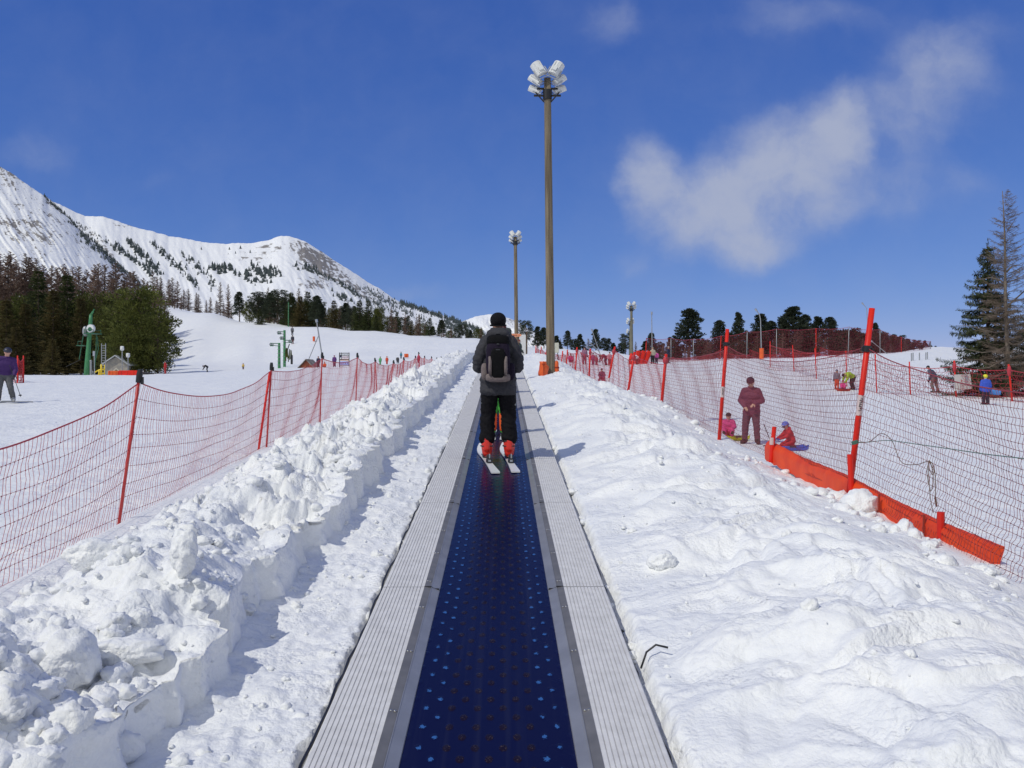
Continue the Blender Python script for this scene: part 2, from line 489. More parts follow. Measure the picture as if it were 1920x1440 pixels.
def build_sky():
    nt = W.node_tree; L = nt.links.new
    def N(t): return nt.nodes.new(t)
    bg = nt.nodes['Background']; bg.inputs['Strength'].default_value = SKY_STRENGTH
    sky = N('ShaderNodeTexSky'); sky.sky_type = 'NISHITA'; sky.sun_disc = False
    sky.sun_elevation = R(SUN_EL); sky.sun_rotation = math.atan2(sd.x, sd.y)
    sky.altitude = 2800; sky.air_density = 1.0; sky.dust_density = .0; sky.ozone_density = 4.0
    hs = N('ShaderNodeHueSaturation'); hs.inputs['Saturation'].default_value = 1.0; hs.inputs['Value'].default_value = SKY_VALUE
    hs.inputs['Hue'].default_value = .5
    L(sky.outputs['Color'], hs.inputs['Color'])
    tc = N('ShaderNodeTexCoord'); sx = N('ShaderNodeSeparateXYZ'); L(tc.outputs['Generated'], sx.inputs[0])
    def math_(op, a, c=None, clamp=False):
        n = N('ShaderNodeMath'); n.operation = op; n.use_clamp = clamp
        for i, q in enumerate((a, c)):
            if q is None: continue
            if isinstance(q, (int, float)): n.inputs[i].default_value = q
            else: L(q, n.inputs[i])
        return n.outputs[0]
    yy = math_('MAXIMUM', sx.outputs['Y'], .05)
    u = math_('DIVIDE', sx.outputs['X'], yy); v = math_('DIVIDE', sx.outputs['Z'], yy)
    cmb = N('ShaderNodeCombineXYZ'); L(u, cmb.inputs[0]); L(v, cmb.inputs[1])
    # warp
    wn = N('ShaderNodeTexNoise'); wn.inputs['Scale'].default_value = 7; wn.inputs['Detail'].default_value = 5; wn.inputs['Roughness'].default_value = .6
    L(cmb.outputs[0], wn.inputs['Vector'])
    ws = N('ShaderNodeVectorMath'); ws.operation = 'SUBTRACT'; ws.inputs[1].default_value = (.5, .5, .5); L(wn.outputs['Color'], ws.inputs[0])
    wm = N('ShaderNodeVectorMath'); wm.operation = 'SCALE'; wm.inputs['Scale'].default_value = .085; L(ws.outputs[0], wm.inputs[0])
    wa = N('ShaderNodeVectorMath'); L(cmb.outputs[0], wa.inputs[0]); L(wm.outputs[0], wa.inputs[1])
    # soft banks of cloud (direction u, v, half sizes, weight)
    blobs = [(1215, 335, 75, 95, .95), (1290, 390, 130, 110, 1), (1390, 370, 150, 120, 1.05), (1480, 310, 140, 120, 1.05), (1575, 255, 85, 100, 1), (1400, 455, 110, 60, .95), (1510, 400, 120, 70, .7),
             (1690, 230, 130, 100, .60), (1760, 140, 110, 130, .62), (1650, 350, 150, 90, .48), (1500, 30, 220, 50, .34), (1150, 30, 60, 60, .42),
             (1850, 60, 150, 60, .30), (60, 285, 90, 50, .33), (300, 350, 50, 25, .2), (780, 556, 70, 18, .30), (1800, 350, 80, 60, .3), (1190, 500, 50, 30, .3)]
    acc = None
    for (bx, by, rx, ry, w) in blobs:
        s = N('ShaderNodeVectorMath'); s.operation = 'SUBTRACT'; s.inputs[1].default_value = ((bx - 960) / F, (720 - by) / F, 0); L(wa.outputs[0], s.inputs[0])
        q = N('ShaderNodeVectorMath'); q.operation = 'MULTIPLY'; q.inputs[1].default_value = (F / rx / 1.45, F / ry / 1.45, 0); L(s.outputs[0], q.inputs[0])
        l = N('ShaderNodeVectorMath'); l.operation = 'LENGTH'; L(q.outputs[0], l.inputs[0])
        mr = N('ShaderNodeMapRange'); mr.interpolation_type = 'SMOOTHSTEP'
        mr.inputs['From Min'].default_value = 1.0; mr.inputs['From Max'].default_value = .1; mr.inputs['To Min'].default_value = 0; mr.inputs['To Max'].default_value = w
        L(l.outputs['Value'], mr.inputs['Value'])
        acc = mr.outputs['Result'] if acc is None else math_('SMOOTH_MAX', acc, mr.outputs['Result'])
        if acc.node.type == 'MATH' and acc.node.operation == 'SMOOTH_MAX':
            acc.node.inputs[2].default_value = .25
    fn = N('ShaderNodeTexNoise'); fn.inputs['Scale'].default_value = 13; fn.inputs['Detail'].default_value = 7; fn.inputs['Roughness'].default_value = .58
    L(wa.outputs[0], fn.inputs['Vector'])
    f2 = math_('MULTIPLY', math_('SUBTRACT', fn.outputs['Fac'], .5), 1.55)
    den = math_('MULTIPLY', acc, math_('ADD', .92, f2))
    md = N('ShaderNodeMapRange'); md.interpolation_type = 'SMOOTHSTEP'
    md.inputs['From Min'].default_value = .0; md.inputs['From Max'].default_value = 1.05; md.inputs['To Max'].default_value = .90
    L(den, md.inputs['Value'])
    mx = N('ShaderNodeMix'); mx.data_type = 'RGBA'; mx.clamp_factor = True
    k = 1 / SKY_STRENGTH / 2 ** SC.view_settings.exposure
    mx.inputs['B'].default_value = (CLOUD[0] * k, CLOUD[1] * k, CLOUD[2] * k, 1)
    # colour balance of the clear sky
    sc_ = N('ShaderNodeSeparateColor'); L(hs.outputs['Color'], sc_.inputs[0])
    cc = N('ShaderNodeCombineColor')
    for i, (a_, g_) in enumerate(((.634, 1.153), (.515, .826), (.726, .49))):
        p_ = math_('POWER', math_('MULTIPLY', sc_.outputs[i], .10), g_)
        L(math_('MULTIPLY', p_, a_ * k), cc.inputs[i])
    L(md.outputs['Result'], mx.inputs['Factor']); L(cc.outputs[0], mx.inputs['A'])
    # bright broken cloud added in the unseen sky behind the viewer, lifts the shadows
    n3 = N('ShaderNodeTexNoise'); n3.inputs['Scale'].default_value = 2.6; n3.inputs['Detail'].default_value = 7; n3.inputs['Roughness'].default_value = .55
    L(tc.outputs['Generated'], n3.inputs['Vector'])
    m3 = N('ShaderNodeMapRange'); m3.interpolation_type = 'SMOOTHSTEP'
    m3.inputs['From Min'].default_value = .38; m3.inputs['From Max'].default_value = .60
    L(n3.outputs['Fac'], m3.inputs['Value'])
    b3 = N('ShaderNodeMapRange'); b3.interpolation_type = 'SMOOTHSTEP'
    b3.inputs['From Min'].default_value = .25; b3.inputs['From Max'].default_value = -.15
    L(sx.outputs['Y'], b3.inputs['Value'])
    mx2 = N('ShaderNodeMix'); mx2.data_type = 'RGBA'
    mx2.inputs['B'].default_value = (FILL_CLOUD * .97 * k, FILL_CLOUD * k, FILL_CLOUD * .95 * k, 1)
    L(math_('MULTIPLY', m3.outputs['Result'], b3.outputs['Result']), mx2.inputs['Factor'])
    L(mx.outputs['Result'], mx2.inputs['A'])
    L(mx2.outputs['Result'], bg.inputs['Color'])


SKY_STRENGTH = .12; SKY_VALUE = 1.0; CLOUD = (.40, .445, .585); FILL_CLOUD = .60
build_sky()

# ------------------------------------------------------------------ the lie of the land
_by = np.array([-30, 0, 30, 33, 36, 40, 45, 50, 60, 75, 90, 110, 140]); _bz = np.array([-3.9, -1.7, .49, .70, .89, 1.10, 1.30, 1.45, 1.72, 2.12, 2.55, 3.0, 3.6])
def belt_x(y): return -0.053 - 0.0108 * np.asarray(y, float)
def belt_z(y):
    y = np.asarray(y, float)
    return np.interp(y, _by, _bz)
_ly = np.array([-30, 0, 62, 75, 90, 110]); _lz = np.array([-2.8, -1.7, .62, .95, 1.55, 2.2])
def left_z(y): return np.interp(y, _ly, _lz)
_ry = np.array([-30, 5, 12, 22, 32, 41, 53, 62, 75, 90, 105]); _rz = np.array([-2.3, -1.95, -1.8, -1.5, -1.2, -.9, -.52, .1, 1.3, 2.2, 3.0])
def right_z(y): return np.interp(y, _ry, _rz)
_fy = np.array([-5, 3, 6.05, 8.6, 15.4, 20, 25, 32, 40, 60, 88]); _fx = np.array([-3.3, -3.4, -3.5, -3.72, -4.24, -4.3, -4.4, -4.7, -4.9, -5.2, -4.9])
def left_fence_x(y): return np.interp(y, _fy, _fx)
_ny = np.array([-5, 3.5, 5.5, 8.5, 14.8, 21, 27, 33, 40, 60, 90]); _nx = np.array([3.0, 3.1, 3.18, 3.24, 3.48, 3.6, 3.55, 3.58, 3.5, 3.5, 3.6])
_nz = np.array([-1.9, -1.32, -1.13, -1.02, -.85, -.5, -.45, -.2, .12, 1.1, 2.3])
def right_net_x(y): return np.interp(y, _ny, _nx)
def right_net_z(y): return np.interp(y, _ny, _nz)

# far relief: for a set of directions (photo column) the profile (depth, photo row)
FAR = {
    -500: [(50, 705), (62, 704), (100, 706), (140, 702), (250, 640), (320, 600), (420, 560), (900, 600)],
    0: [(50, 705), (62, 704), (100, 706), (140, 702), (250, 640), (320, 600), (420, 560), (900, 600)],
    220: [(50, 705), (62, 704), (100, 706), (150, 697), (230, 640), (310, 585), (400, 560), (900, 600)],
    310: [(50, 708), (62, 704), (110, 700), (170, 680), (230, 625), (285, 576), (340, 577), (900, 620)],
    390: [(50, 708), (62, 703), (110, 697), (160, 680), (220, 625), (262, 586), (330, 592), (900, 625)],
    480: [(50, 708), (62, 700), (100, 693), (140, 680), (195, 632), (235, 603), (320, 615), (900, 640)],
    600: [(50, 708), (62, 697), (95, 688), (140, 660), (205, 612), (300, 626), (900, 650)],
    700: [(50, 708), (62, 693), (95, 681), (130, 657), (188, 621), (280, 634), (900, 655)],
    800: [(50, 705), (70, 688), (95, 672), (125, 652), (172, 629), (260, 640), (900, 660)],
    890: [(50, 690), (70, 676), (90, 670), (110, 655), (155, 636), (250, 646), (900, 660)],
    960: [(50, 680), (70, 676), (90, 674), (110, 667), (150, 652), (250, 650), (900, 660)],
    1040: [(50, 685), (70, 680), (90, 676), (112, 664), (140, 656), (250, 660), (900, 670)],
    1120: [(50, 720), (70, 700), (85, 684), (95, 675), (118, 661), (135, 658), (250, 668), (900, 675)],
    1250: [(50, 728), (70, 692), (82, 684), (95, 679), (110, 675), (140, 677), (250, 680), (900, 685)],
    1440: [(50, 728), (70, 694), (80, 682), (92, 673), (112, 673), (150, 678), (250, 680), (900, 690)],
    1650: [(50, 734), (65, 705), (80, 678), (97, 664), (115, 662), (160, 670), (250, 675), (900, 690)],
    1760: [(50, 735), (65, 708), (85, 678), (112, 654), (140, 650), (220, 658), (900, 690)],
    1860: [(50, 732), (65, 708), (85, 680), (120, 655), (150, 652), (220, 658), (900, 690)],
    2500: [(50, 732), (65, 708), (85, 680), (120, 655), (150, 652), (220, 658), (900, 690)],
}
_cols = np.array(sorted(FAR)); _lgy = np.linspace(math.log(40), math.log(900), 160)
_tab = np.zeros((len(_cols), len(_lgy)))
for _i, _c in enumerate(_cols):
    _d = np.array([q[0] for q in FAR[_c]], float); _z = np.array([(720 - q[1]) / F * q[0] for q in FAR[_c]])
    zz = np.interp(np.exp(_lgy), _d, _z)
    k = np.exp(-np.linspace(-2, 2, 9) ** 2); k /= k.sum()
    zz = np.convolve(np.pad(zz, 4, mode='edge'), k, mode='valid')
    _tab[_i] = zz


def far_z(x, y):
    y = np.maximum(np.asarray(y, float), 41.0)
    px = np.clip(960 + F * x / y, _cols[0], _cols[-1] - 1e-3)
    ci = np.clip(np.searchsorted(_cols, px, side='right') - 1, 0, len(_cols) - 2)
    t = (px - _cols[ci]) / (_cols[ci + 1] - _cols[ci]); t = t * t * (3 - 2 * t)
    ly = np.clip((np.log(y) - _lgy[0]) / (_lgy[1] - _lgy[0]), 0, len(_lgy) - 1.001)
    li = ly.astype(int); s = ly - li
    def g(c, l): return _tab[c, l]
    a = g(ci, li) * (1 - s) + g(ci, li + 1) * s
    b = g(ci + 1, li) * (1 - s) + g(ci + 1, li + 1) * s
    z = a * (1 - t) + b * t
    return np.where(y > 900, z * 1.0 + (y - 900) * .012, z)


def ground_z(x, y):
    x = np.asarray(x, float); y = np.asarray(y, float)
    bx = belt_x(y); zb = belt_z(y) - .28
    xl = left_fence_x(y); xr = right_net_x(y)
    zl = left_z(y); zr = right_z(y); zn = right_net_z(y) - .28
    tl = sstep(0, 1, (x - (xl + .2)) / (bx - 1.6 - xl - .2))
    left = zl * (1 - tl) + np.minimum(zb, zb) * tl
    left = left - .16 * sstep(0, .25, tl)
    tr = np.clip((x - bx - 1.2) / (xr - bx - 1.2), 0, 1)
    right = zb * (1 - tr) + zn * tr
    to = sstep(0, 1, (x - xr) / 1.5)
    right = np.where(x > xr, zn * (1 - to) + zr * to, right)
    near = np.where(x < bx, left, right)
    far = far_z(x, y)
    inb = sstep(7, 4.5, np.abs(x - bx))          # the ramp itself runs on further than the fields beside it
    w = sstep(52, 68, y) * (1 - inb) + sstep(85, 105, y) * inb
    z = near * (1 - w) + far * w
    return z


def gz(x, y):
    return float(ground_z(np.array([x]), np.array([y]))[0])


def on_ground(px, d):
    x = (px - 960) / F * d
    return Vector((x, d, gz(x, d)))


def build_ground():
    ys = np.concatenate([np.linspace(-14, 1.8, 24)[:-1], np.exp(np.linspace(math.log(1.8), math.log(900), 560)), np.array([1100, 1600, 2600, 5000, 9000])])
    us = np.linspace(-1, 1, 520); us = np.sign(us) * np.abs(us) ** 1.1 * 1.05
    Y, U = np.meshgrid(ys, us, indexing='ij')
    X = U * (np.maximum(Y, -13) + 15)
    Z = ground_z(X, Y)
    near = sstep(120, 20, Y)
    bumps = .035 * fbm(X * .35, Y * .22, 3, 5) + near * (.022 * fbm(X * 1.6, Y * 1.3, 3, 9) + .012 * fbm(X * 6, Y * 5, 2, 19))
    farb = sstep(60, 140, Y) * (.25 * fbm(X * .05, Y * .05, 3, 29) + .10 * fbm(X * .2, Y * .2, 2, 39)) * sstep(900, 500, Y)
    left = X < belt_x(Y)
    Z = Z + bumps * np.where(left, 1.15, .8) + farb
    me = np_mesh('snow_field', np.stack([X, Y, Z], -1).reshape(-1, 3), grid_faces(*Y.shape))
    o = link('snow_field', me, None, [M['field_snow']]); tag(o, 'groomed snow slope spreading out on both sides of the ramp', kind='structure')
build_ground()


# ------------------------------------------------------------------ snow banks beside the conveyor
def clod_field(x, y, cell, prob, seed, squash=.7, rmin=.28, rmax=.62):
    gx = x / cell; gy = y / cell
    ix = np.floor(gx); iy = np.floor(gy)
    out = np.zeros_like(x)
    for dx in (-1, 0, 1):
        for dy in (-1, 0, 1):
            cx = ix + dx; cy = iy + dy; zz = np.zeros_like(ix)
            h1 = _hash(cx, cy, zz, seed) / 4294967296.0; h2 = _hash(cx, cy, zz + 1, seed) / 4294967296.0
            h3 = _hash(cx, cy, zz + 2, seed) / 4294967296.0; h4 = _hash(cx, cy, zz + 3, seed) / 4294967296.0
            h5 = _hash(cx, cy, zz + 4, seed) / 4294967296.0
            r = cell * (rmin + (rmax - rmin) * h4)
            an = h5 * np.pi; el = .6 + .4 * h3
            ddx = x - (cx + h1) * cell; ddy = y - (cy + h2) * cell
            a = (ddx * np.cos(an) + ddy * np.sin(an)) / el; b = -ddx * np.sin(an) + ddy * np.cos(an)
            q = np.maximum(r * r - a * a - b * b, 0)
            h = np.sqrt(q) * squash * np.where(h3 < prob, 1, 0) * (.5 + .5 * h5)
            out = np.maximum(out, h)
    return out


def build_left_bank():
    ys = np.exp(np.linspace(math.log(1.5), math.log(95), 760))
    n_fl, n_cl, n_tp = 44, 18, 230
    V = []
    bx = belt_x(ys); zb = belt_z(ys)
    sc = 1.33 + .10 * pnoise(ys * .55, 3.1, 4) + .07 * pnoise(ys * 1.9, 8.2, 5) + .03 * pnoise(ys * 5, 2.2, 6)
    sc = sc + .06 * sstep(.0, .35, pnoise(ys * .8, 7.7, 44)) + .07 * sstep(-.03, .03, pnoise(ys * 1.25, 4.7, 45)) - .05 * sstep(-.03, .03, pnoise(ys * 2.1, 2.9, 46))
    hc = .20 + .06 * pnoise(ys * .7, 1.4, 7) + .02 * pnoise(ys * 3, 5.4, 8) + .05 * sstep(-.04, .04, pnoise(ys * 1.1, 6.4, 48))
    hc = hc + .05 * sstep(6, 14, ys)
    inner = .715 + .030 * fbm(ys * 2.2, 0.3, 3, 11) + .022 * fbm(ys * 9, .7, 3, 12)
    fade = sstep(95, 60, ys)
    # floor
    t = np.linspace(0, 1, n_fl)[None, :]
    S = inner[:, None] * (1 - t) + sc[:, None] * t
    X = bx[:, None] - S; Y = np.broadcast_to(ys[:, None], X.shape)
    tw = .026 * fbm(X * 3.2, Y * 2.2, 4, 21, .55) + .45 * clod_field(X, Y, .16, .42, 24, .5) + .5 * clod_field(X, Y, .06, .6, 25, .6) + .008 * fbm(X * 16, Y * 12, 2, 27)
    Zf = zb[:, None] - .035 + tw + .03 * pnoise(X * 1.1, Y * .9, 22)
    Zf = Zf - .10 * sstep(.05, 0, t)
    Zf = Zf + .02 * sstep(.8, 1, t)
    fl = np.stack([X, Y, Zf], -1)
    # cliff
    t = np.linspace(0, 1, n_cl + 1)[None, 1:]
    z0 = Zf[:, -1:]; z1 = (zb + hc)[:, None]
    Zc = z0 * (1 - t) + np.maximum(z1, z0 + .04) * t
    slant = .05 * t + .025 * np.sin(t * np.pi) * pnoise(ys * 2.3, 5.5, 31)[:, None] - .03 * sstep(.55, 1, t) * (pnoise(ys * 1.6, 9.5, 32)[:, None] > -.1)
    bulge = .022 * fbm(ys[:, None] * 4.0, Zc * 6, 3, 33) + .010 * fbm(ys[:, None] * 14, Zc * 16, 2, 34)
    Sc = sc[:, None] + slant + bulge * np.sin(t * np.pi * .9)
    cl = np.stack([bx[:, None] - Sc, np.broadcast_to(ys[:, None], Sc.shape), Zc], -1)
    # top
    t = np.linspace(0, 1, n_tp + 1)[None, 1:] ** 1.15
    s0 = Sc[:, -1:]; s1 = (bx - left_fence_x(ys) + .7)[:, None]
    S = s0 * (1 - t) + s1 * t
    X = bx[:, None] - S; Y = np.broadcast_to(ys[:, None], X.shape)
    ze = Zc[:, -1:]; zf = (left_z(ys) + .07)[:, None]
    sfen = (bx - left_fence_x(ys))[:, None]
    tf = np.clip((S - s0) / np.maximum(sfen - s0, .5), 0, 1)
    hump = (.20 + .10 * fbm(X * .8, Y * .45, 2, 40)) * np.sin(np.clip(tf * 1.25, 0, 1) * np.pi) ** .8
    Zt = ze * (1 - sstep(.1, 1, tf)) + zf * sstep(.1, 1, tf) + hump
    edge = sstep(0, .12, tf)
    rough = sstep(1.0, .65, tf)
    wx = X + .10 * fbm(X * 2.5, Y * 2.5, 2, 50); wy = Y + .10 * fbm(X * 2.5, Y * 2.5, 2, 53)
    cz = .8 * clod_field(wx, wy, .44, .20, 60, .6) + 1.2 * clod_field(wx, wy, .24, .46, 61, .85) + .8 * clod_field(wx, wy, .09, .5, 62, .8) + .7 * clod_field(wx, wy, .042, .5, 68, .8) * sstep(14, 7, Y)
    n = .12 * billow(wx * .8, wy * .6, 2, 63) + .10 * fbm(wx * 1.5, wy * 1.2, 3, 69) + .085 * billow(wx * 3.2, wy * 3.2, 4, 64, .55) + .014 * fbm(X * 13, Y * 13, 3, 65)
    patch = sstep(-.55, .25, fbm(X * .7, Y * .5, 2, 66))          # smooth scraped stretches between the heaps
    Zt = Zt + (edge * .85 + .15) * rough * (n * (.45 + .55 * patch) + cz * (.25 + .75 * patch))
    # the heap of broken lumps nearest to the viewer
    heap = np.exp(-(((X + 2.05) / .42) ** 2 + ((Y - 3.1) / .55) ** 2))
    Zt = Zt + heap * (.24 + .5 * clod_field(wx, wy, .12, .8, 70, .9) + .6 * clod_field(wx, wy, .055, .8, 71, .9))
    dip = np.exp(-(((X + 1.62) / .22) ** 2 + ((Y - 3.75) / .5) ** 2))
    Zt = Zt - .10 * dip
    over = np.clip((S - sfen) / .7, 0, 1)
    Zt = Zt - .35 * over
    tp = np.stack([X, Y, Zt], -1)
    G = np.concatenate([fl, cl, tp], 1)
    G[..., 2] -= (1 - fade)[:, None] * .25
    me = np_mesh('snow_bank', G.reshape(-1, 3), grid_faces(G.shape[0], G.shape[1])[:, ::-1])
    o = link('snow_bank', me, None, [M['bank_snow']]); tag(o, 'lumpy shovelled snow bank with a cut edge left of the belt', kind='structure')
    return G
LEFT_BANK = build_left_bank()


def build_right_bank():
    ys = np.exp(np.linspace(math.log(1.5), math.log(95), 760))
    nc = 300
    bx = belt_x(ys); zb = belt_z(ys)
    inner = .712 + .030 * fbm(ys * 1.9, 4.3, 3, 111) + .022 * fbm(ys * 8, 2.7, 3, 112)
    snet = right_net_x(ys) - bx
    s1 = snet + 1.3
    t = np.linspace(0, 1, nc)[None, :]
    S = inner[:, None] * (1 - t) + s1[:, None] * t
    X = bx[:, None] + S; Y = np.broadcast_to(ys[:, None], X.shape)
    tn = (S - inner[:, None]) / (snet - inner)[:, None]
    zn = right_net_z(ys)[:, None]
    z0 = zb[:, None] + .0
    base = z0 * (1 - sstep(.25, 1, tn)) + zn * sstep(.25, 1, tn)
    swell = (.16 + .10 * fbm(X * .55, Y * .4, 2, 120)) * np.sin(np.clip(tn, 0, 1) * np.pi) ** 1.2
    wx = X + .22 * fbm(X * 1.2, Y * 1.2, 2, 150); wy = Y + .22 * fbm(X * 1.2, Y * 1.2, 2, 153)
    n = .10 * ridged(wx * .75, wy * .95, 2, 160, .45) + .040 * billow(wx * 1.7, wy * 2.2, 3, 161) + .007 * fbm(X * 8, Y * 11, 3, 162, .5)
    patch = sstep(-.1, .6, fbm(X * .8, Y * .6, 2, 163))
    cz = (.62 * clod_field(wx, wy, .66, .40, 164, .45) + .6 * clod_field(wx, wy, .26, .26, 165, .5)) * (.3 + .7 * patch) + .7 * clod_field(wx, wy, .08, .42, 166, .75) * (.25 + .75 * patch)
    # scooped shelves, as left by boots and shovels
    sh = pnoise(wx * 1.0 + 3, wy * 1.5, 170); terr = .038 * (sstep(-.05, .02, sh) + sstep(.25, .31, sh) - sstep(-.35, -.28, sh))
    edge = sstep(0, .16, tn)
    ramp = sstep(0, .4, tn)
    body = sstep(1.25, .9, tn)
    calm = 1 - .6 * sstep(.55, .85, tn)
    Z = base + swell + (n * (.35 + .65 * ramp) + terr * ramp + cz * (.2 + .8 * ramp)) * body * calm
    Z = Z - .14 * sstep(.5, .92, tn) * sstep(20, 13, Y)
    Z = Z - .09 * sstep(.03, 0, tn) + .012 * edge
    # row of heaps along the net
    rim = np.exp(-((tn - .90) / .10) ** 2) * (.10 + .9 * clod_field(wx, wy, .34, .75, 171, .7))
    Z = Z + rim * (.62 - .40 * sstep(22, 12, Y))
    out = np.clip((S - snet[:, None]) / 1.3, 0, 1)
    zr = right_z(ys)[:, None] - .22
    Z = Z * (1 - sstep(.1, 1, out)) + zr * sstep(.1, 1, out)
    fade = sstep(95, 60, ys)
    Z = Z - (1 - fade)[:, None] * .25
    G = np.stack([X, Y, Z], -1)
    me = np_mesh('snow_bank', G.reshape(-1, 3), grid_faces(*Y.shape))
    o = link('snow_bank', me, None, [M['bank_snow']]); tag(o, 'trodden uneven snow bank right of the belt up to the red net', kind='structure')
    return G
RIGHT_BANK = build_right_bank()


def bank_z(x, y):
    """height of the bank mesh (or ground) at a point"""
    G = LEFT_BANK if x < belt_x(y) else RIGHT_BANK
    r = int(np.clip(np.searchsorted(G[:, 0, 1], y), 0, G.shape[0] - 1))
    xs = G[r, :, 0]; zs = G[r, :, 2]
    if xs[0] > xs[-1]:
        xs = xs[::-1]; zs = zs[::-1]
    if x < xs[0] or x > xs[-1]:
        return gz(x, y)
    return max(float(np.interp(x, xs, zs)), gz(x, y))


# loose lumps of snow
def ico(sub):
    import bmesh
    bm = bmesh.new(); bmesh.ops.create_icosphere(bm, subdivisions=sub, radius=1)
    v = np.array([q.co[:] for q in bm.verts]); f = np.array([[w.index for w in p.verts] for p in bm.faces]); bm.free()
    return v, f


def lump(v, seed, rough=.28):
    n = fbm(v[:, 0] * 1.3 + seed * 3.7, v[:, 1] * 1.3 + v[:, 2] * 1.7, 3, seed % 97)
    n2 = pnoise(v[:, 2] * 3.1 + seed, v[:, 0] * 2.7 - v[:, 1] * 2.9, seed % 89)
    return v * (1 + rough * n + .10 * n2)[:, None]


def build_clods():
    V = []; Fc = []; b = 0
    rs = np.random.default_rng(33)
    i2 = ico(2); i3 = ico(3)
    def put(x, y, r, big=False):
        nonlocal b
        v, f = i3 if (big or (r > .03 and y < 7)) else i2
        q = lump(v, int(rs.integers(1e6)), .36)
        q = q * (r * rs.uniform(.7, 1.25, 3))
        q[:, 2] *= .8
        a = rs.uniform(0, 6.28); c, s = math.cos(a), math.sin(a)
        q = np.stack([q[:, 0] * c - q[:, 1] * s, q[:, 0] * s + q[:, 1] * c, q[:, 2]], -1)
        z = bank_z(x, y)
        V.append(q + np.array([x, y, z + r * .08])); Fc.append(f + b); b += len(v)
    for k in range(1300):                                       # left heap
        y = 2.4 + 20 * rs.random() ** 2.0
        s = 1.45 + 1.9 * rs.random() ** 1.3
        put(float(belt_x(y)) - s, y, .014 + .055 * rs.random() ** 3)
    for k in range(90):                                         # crumbs lying in the cut
        y = 2.5 + 18 * rs.random() ** 1.6
        put(float(belt_x(y)) - .76 - .55 * rs.random(), y, .010 + .028 * rs.random() ** 3)
    for k in range(520):                                        # fine crumbs everywhere on the left
        y = 2.5 + 9 * rs.random() ** 1.6
        put(float(belt_x(y)) - .78 - 2.4 * rs.random(), y, .006 + .014 * rs.random() ** 2)
    for k in range(220):                                        # and on the right
        y = 2.4 + 9 * rs.random() ** 1.6
        put(float(belt_x(y)) + .74 + 2.4 * rs.random(), y, .005 + .011 * rs.random() ** 2)
    for k in range(170):                                        # lumps fallen against the deck edges
        y = 2.4 + 16 * rs.random() ** 1.5
        s_ = rs.choice((-1, 1), p=(.68, .32))
        x = float(belt_x(y)) + s_ * (.70 + .05 * rs.random()); r = .012 + .035 * rs.random() ** 2.5
        put(x, y, r)
    for k in range(40):                                         # thrown against the padding
        y = 5.9 + 3.0 * rs.random()
        put(float(right_net_x(y)) - .12 - .22 * rs.random(), y, .03 + .07 * rs.random() ** 2)
    for k in range(130):                                        # heap nearest to the viewer
        put(-1.95 + rs.normal() * .22, 3.15 + rs.normal() * .32, .025 + .06 * rs.random() ** 2)
    for k in range(130):                                        # right bank
        y = 2.3 + 22 * rs.random() ** 1.7
        s = .8 + 2.3 * rs.random()
        put(float(belt_x(y)) + s, y, .010 + .040 * rs.random() ** 4)
    for k in range(110):                                        # along the net
        y = 4.5 + 26 * rs.random() ** 1.3
        put(float(right_net_x(y)) - .05 - .5 * rs.random(), y, .02 + .07 * rs.random() ** 2.5)
    me = np_mesh('snow_clods', np.concatenate(V), np.concatenate(Fc))
    o = link('snow_clods', me, None, [M['bank_snow']]); tag(o, 'loose crumbs and lumps of snow strewn over the banks', kind='stuff')
build_clods()


def snow_lump(px, py_d, r, label, dz=0.0, squash=.8, yaw=0.0, x=None):
    v, f = ico(4)
    q = lump(v, int(px) * 7 + 13, .17) * np.array(r)
    c, s = math.cos(yaw), math.sin(yaw)
    q = np.stack([q[:, 0] * c - q[:, 1] * s, q[:, 0] * s + q[:, 1] * c, q[:, 2]], -1)
    me = np_mesh('snow_lump', q, f)
    o = link('snow_lump', me, None, [M['bank_snow']])
    xx = (px - 960) / F * py_d if x is None else x
    o.location = (xx, py_d, bank_z(xx, py_d) + dz)
    tag(o, label, 'snow lump', 'big lumps of snow beside the ramp')
    return o


snow_lump(622, 3.98, (.075, .10, .085), 'egg shaped snow lump leaning on the left deck edge, farther of the two there', .05, x=-.80)
snow_lump(612, 3.62, (.085, .10, .075), 'round snow lump at the left deck edge, nearer of the two there', .03, x=-.83)
snow_lump(345, 4.55, (.065, .055, .12), 'upright snow lump standing alone on the flat part of the left bank', .08)
snow_lump(235, 4.0, (.17, .10, .07), 'long flat snow slab lying at the cut edge of the left bank', .02, yaw=.3)
snow_lump(130, 3.75, (.12, .13, .14), 'big squarish snow block beside the broken heap at lower left', .05)
snow_lump(175, 5.1, (.16, .10, .09), 'big tilted snow slab near the foot of the left fence', .05, yaw=.6)
snow_lump(1612, 7.9, (.16, .15, .15), 'biggest snow lump, at the foot of the tall red post with orange padding', .04)
snow_lump(1240, 6.0, (.10, .09, .07), 'rounded snow lump close to the right deck in the trodden snow', .01)


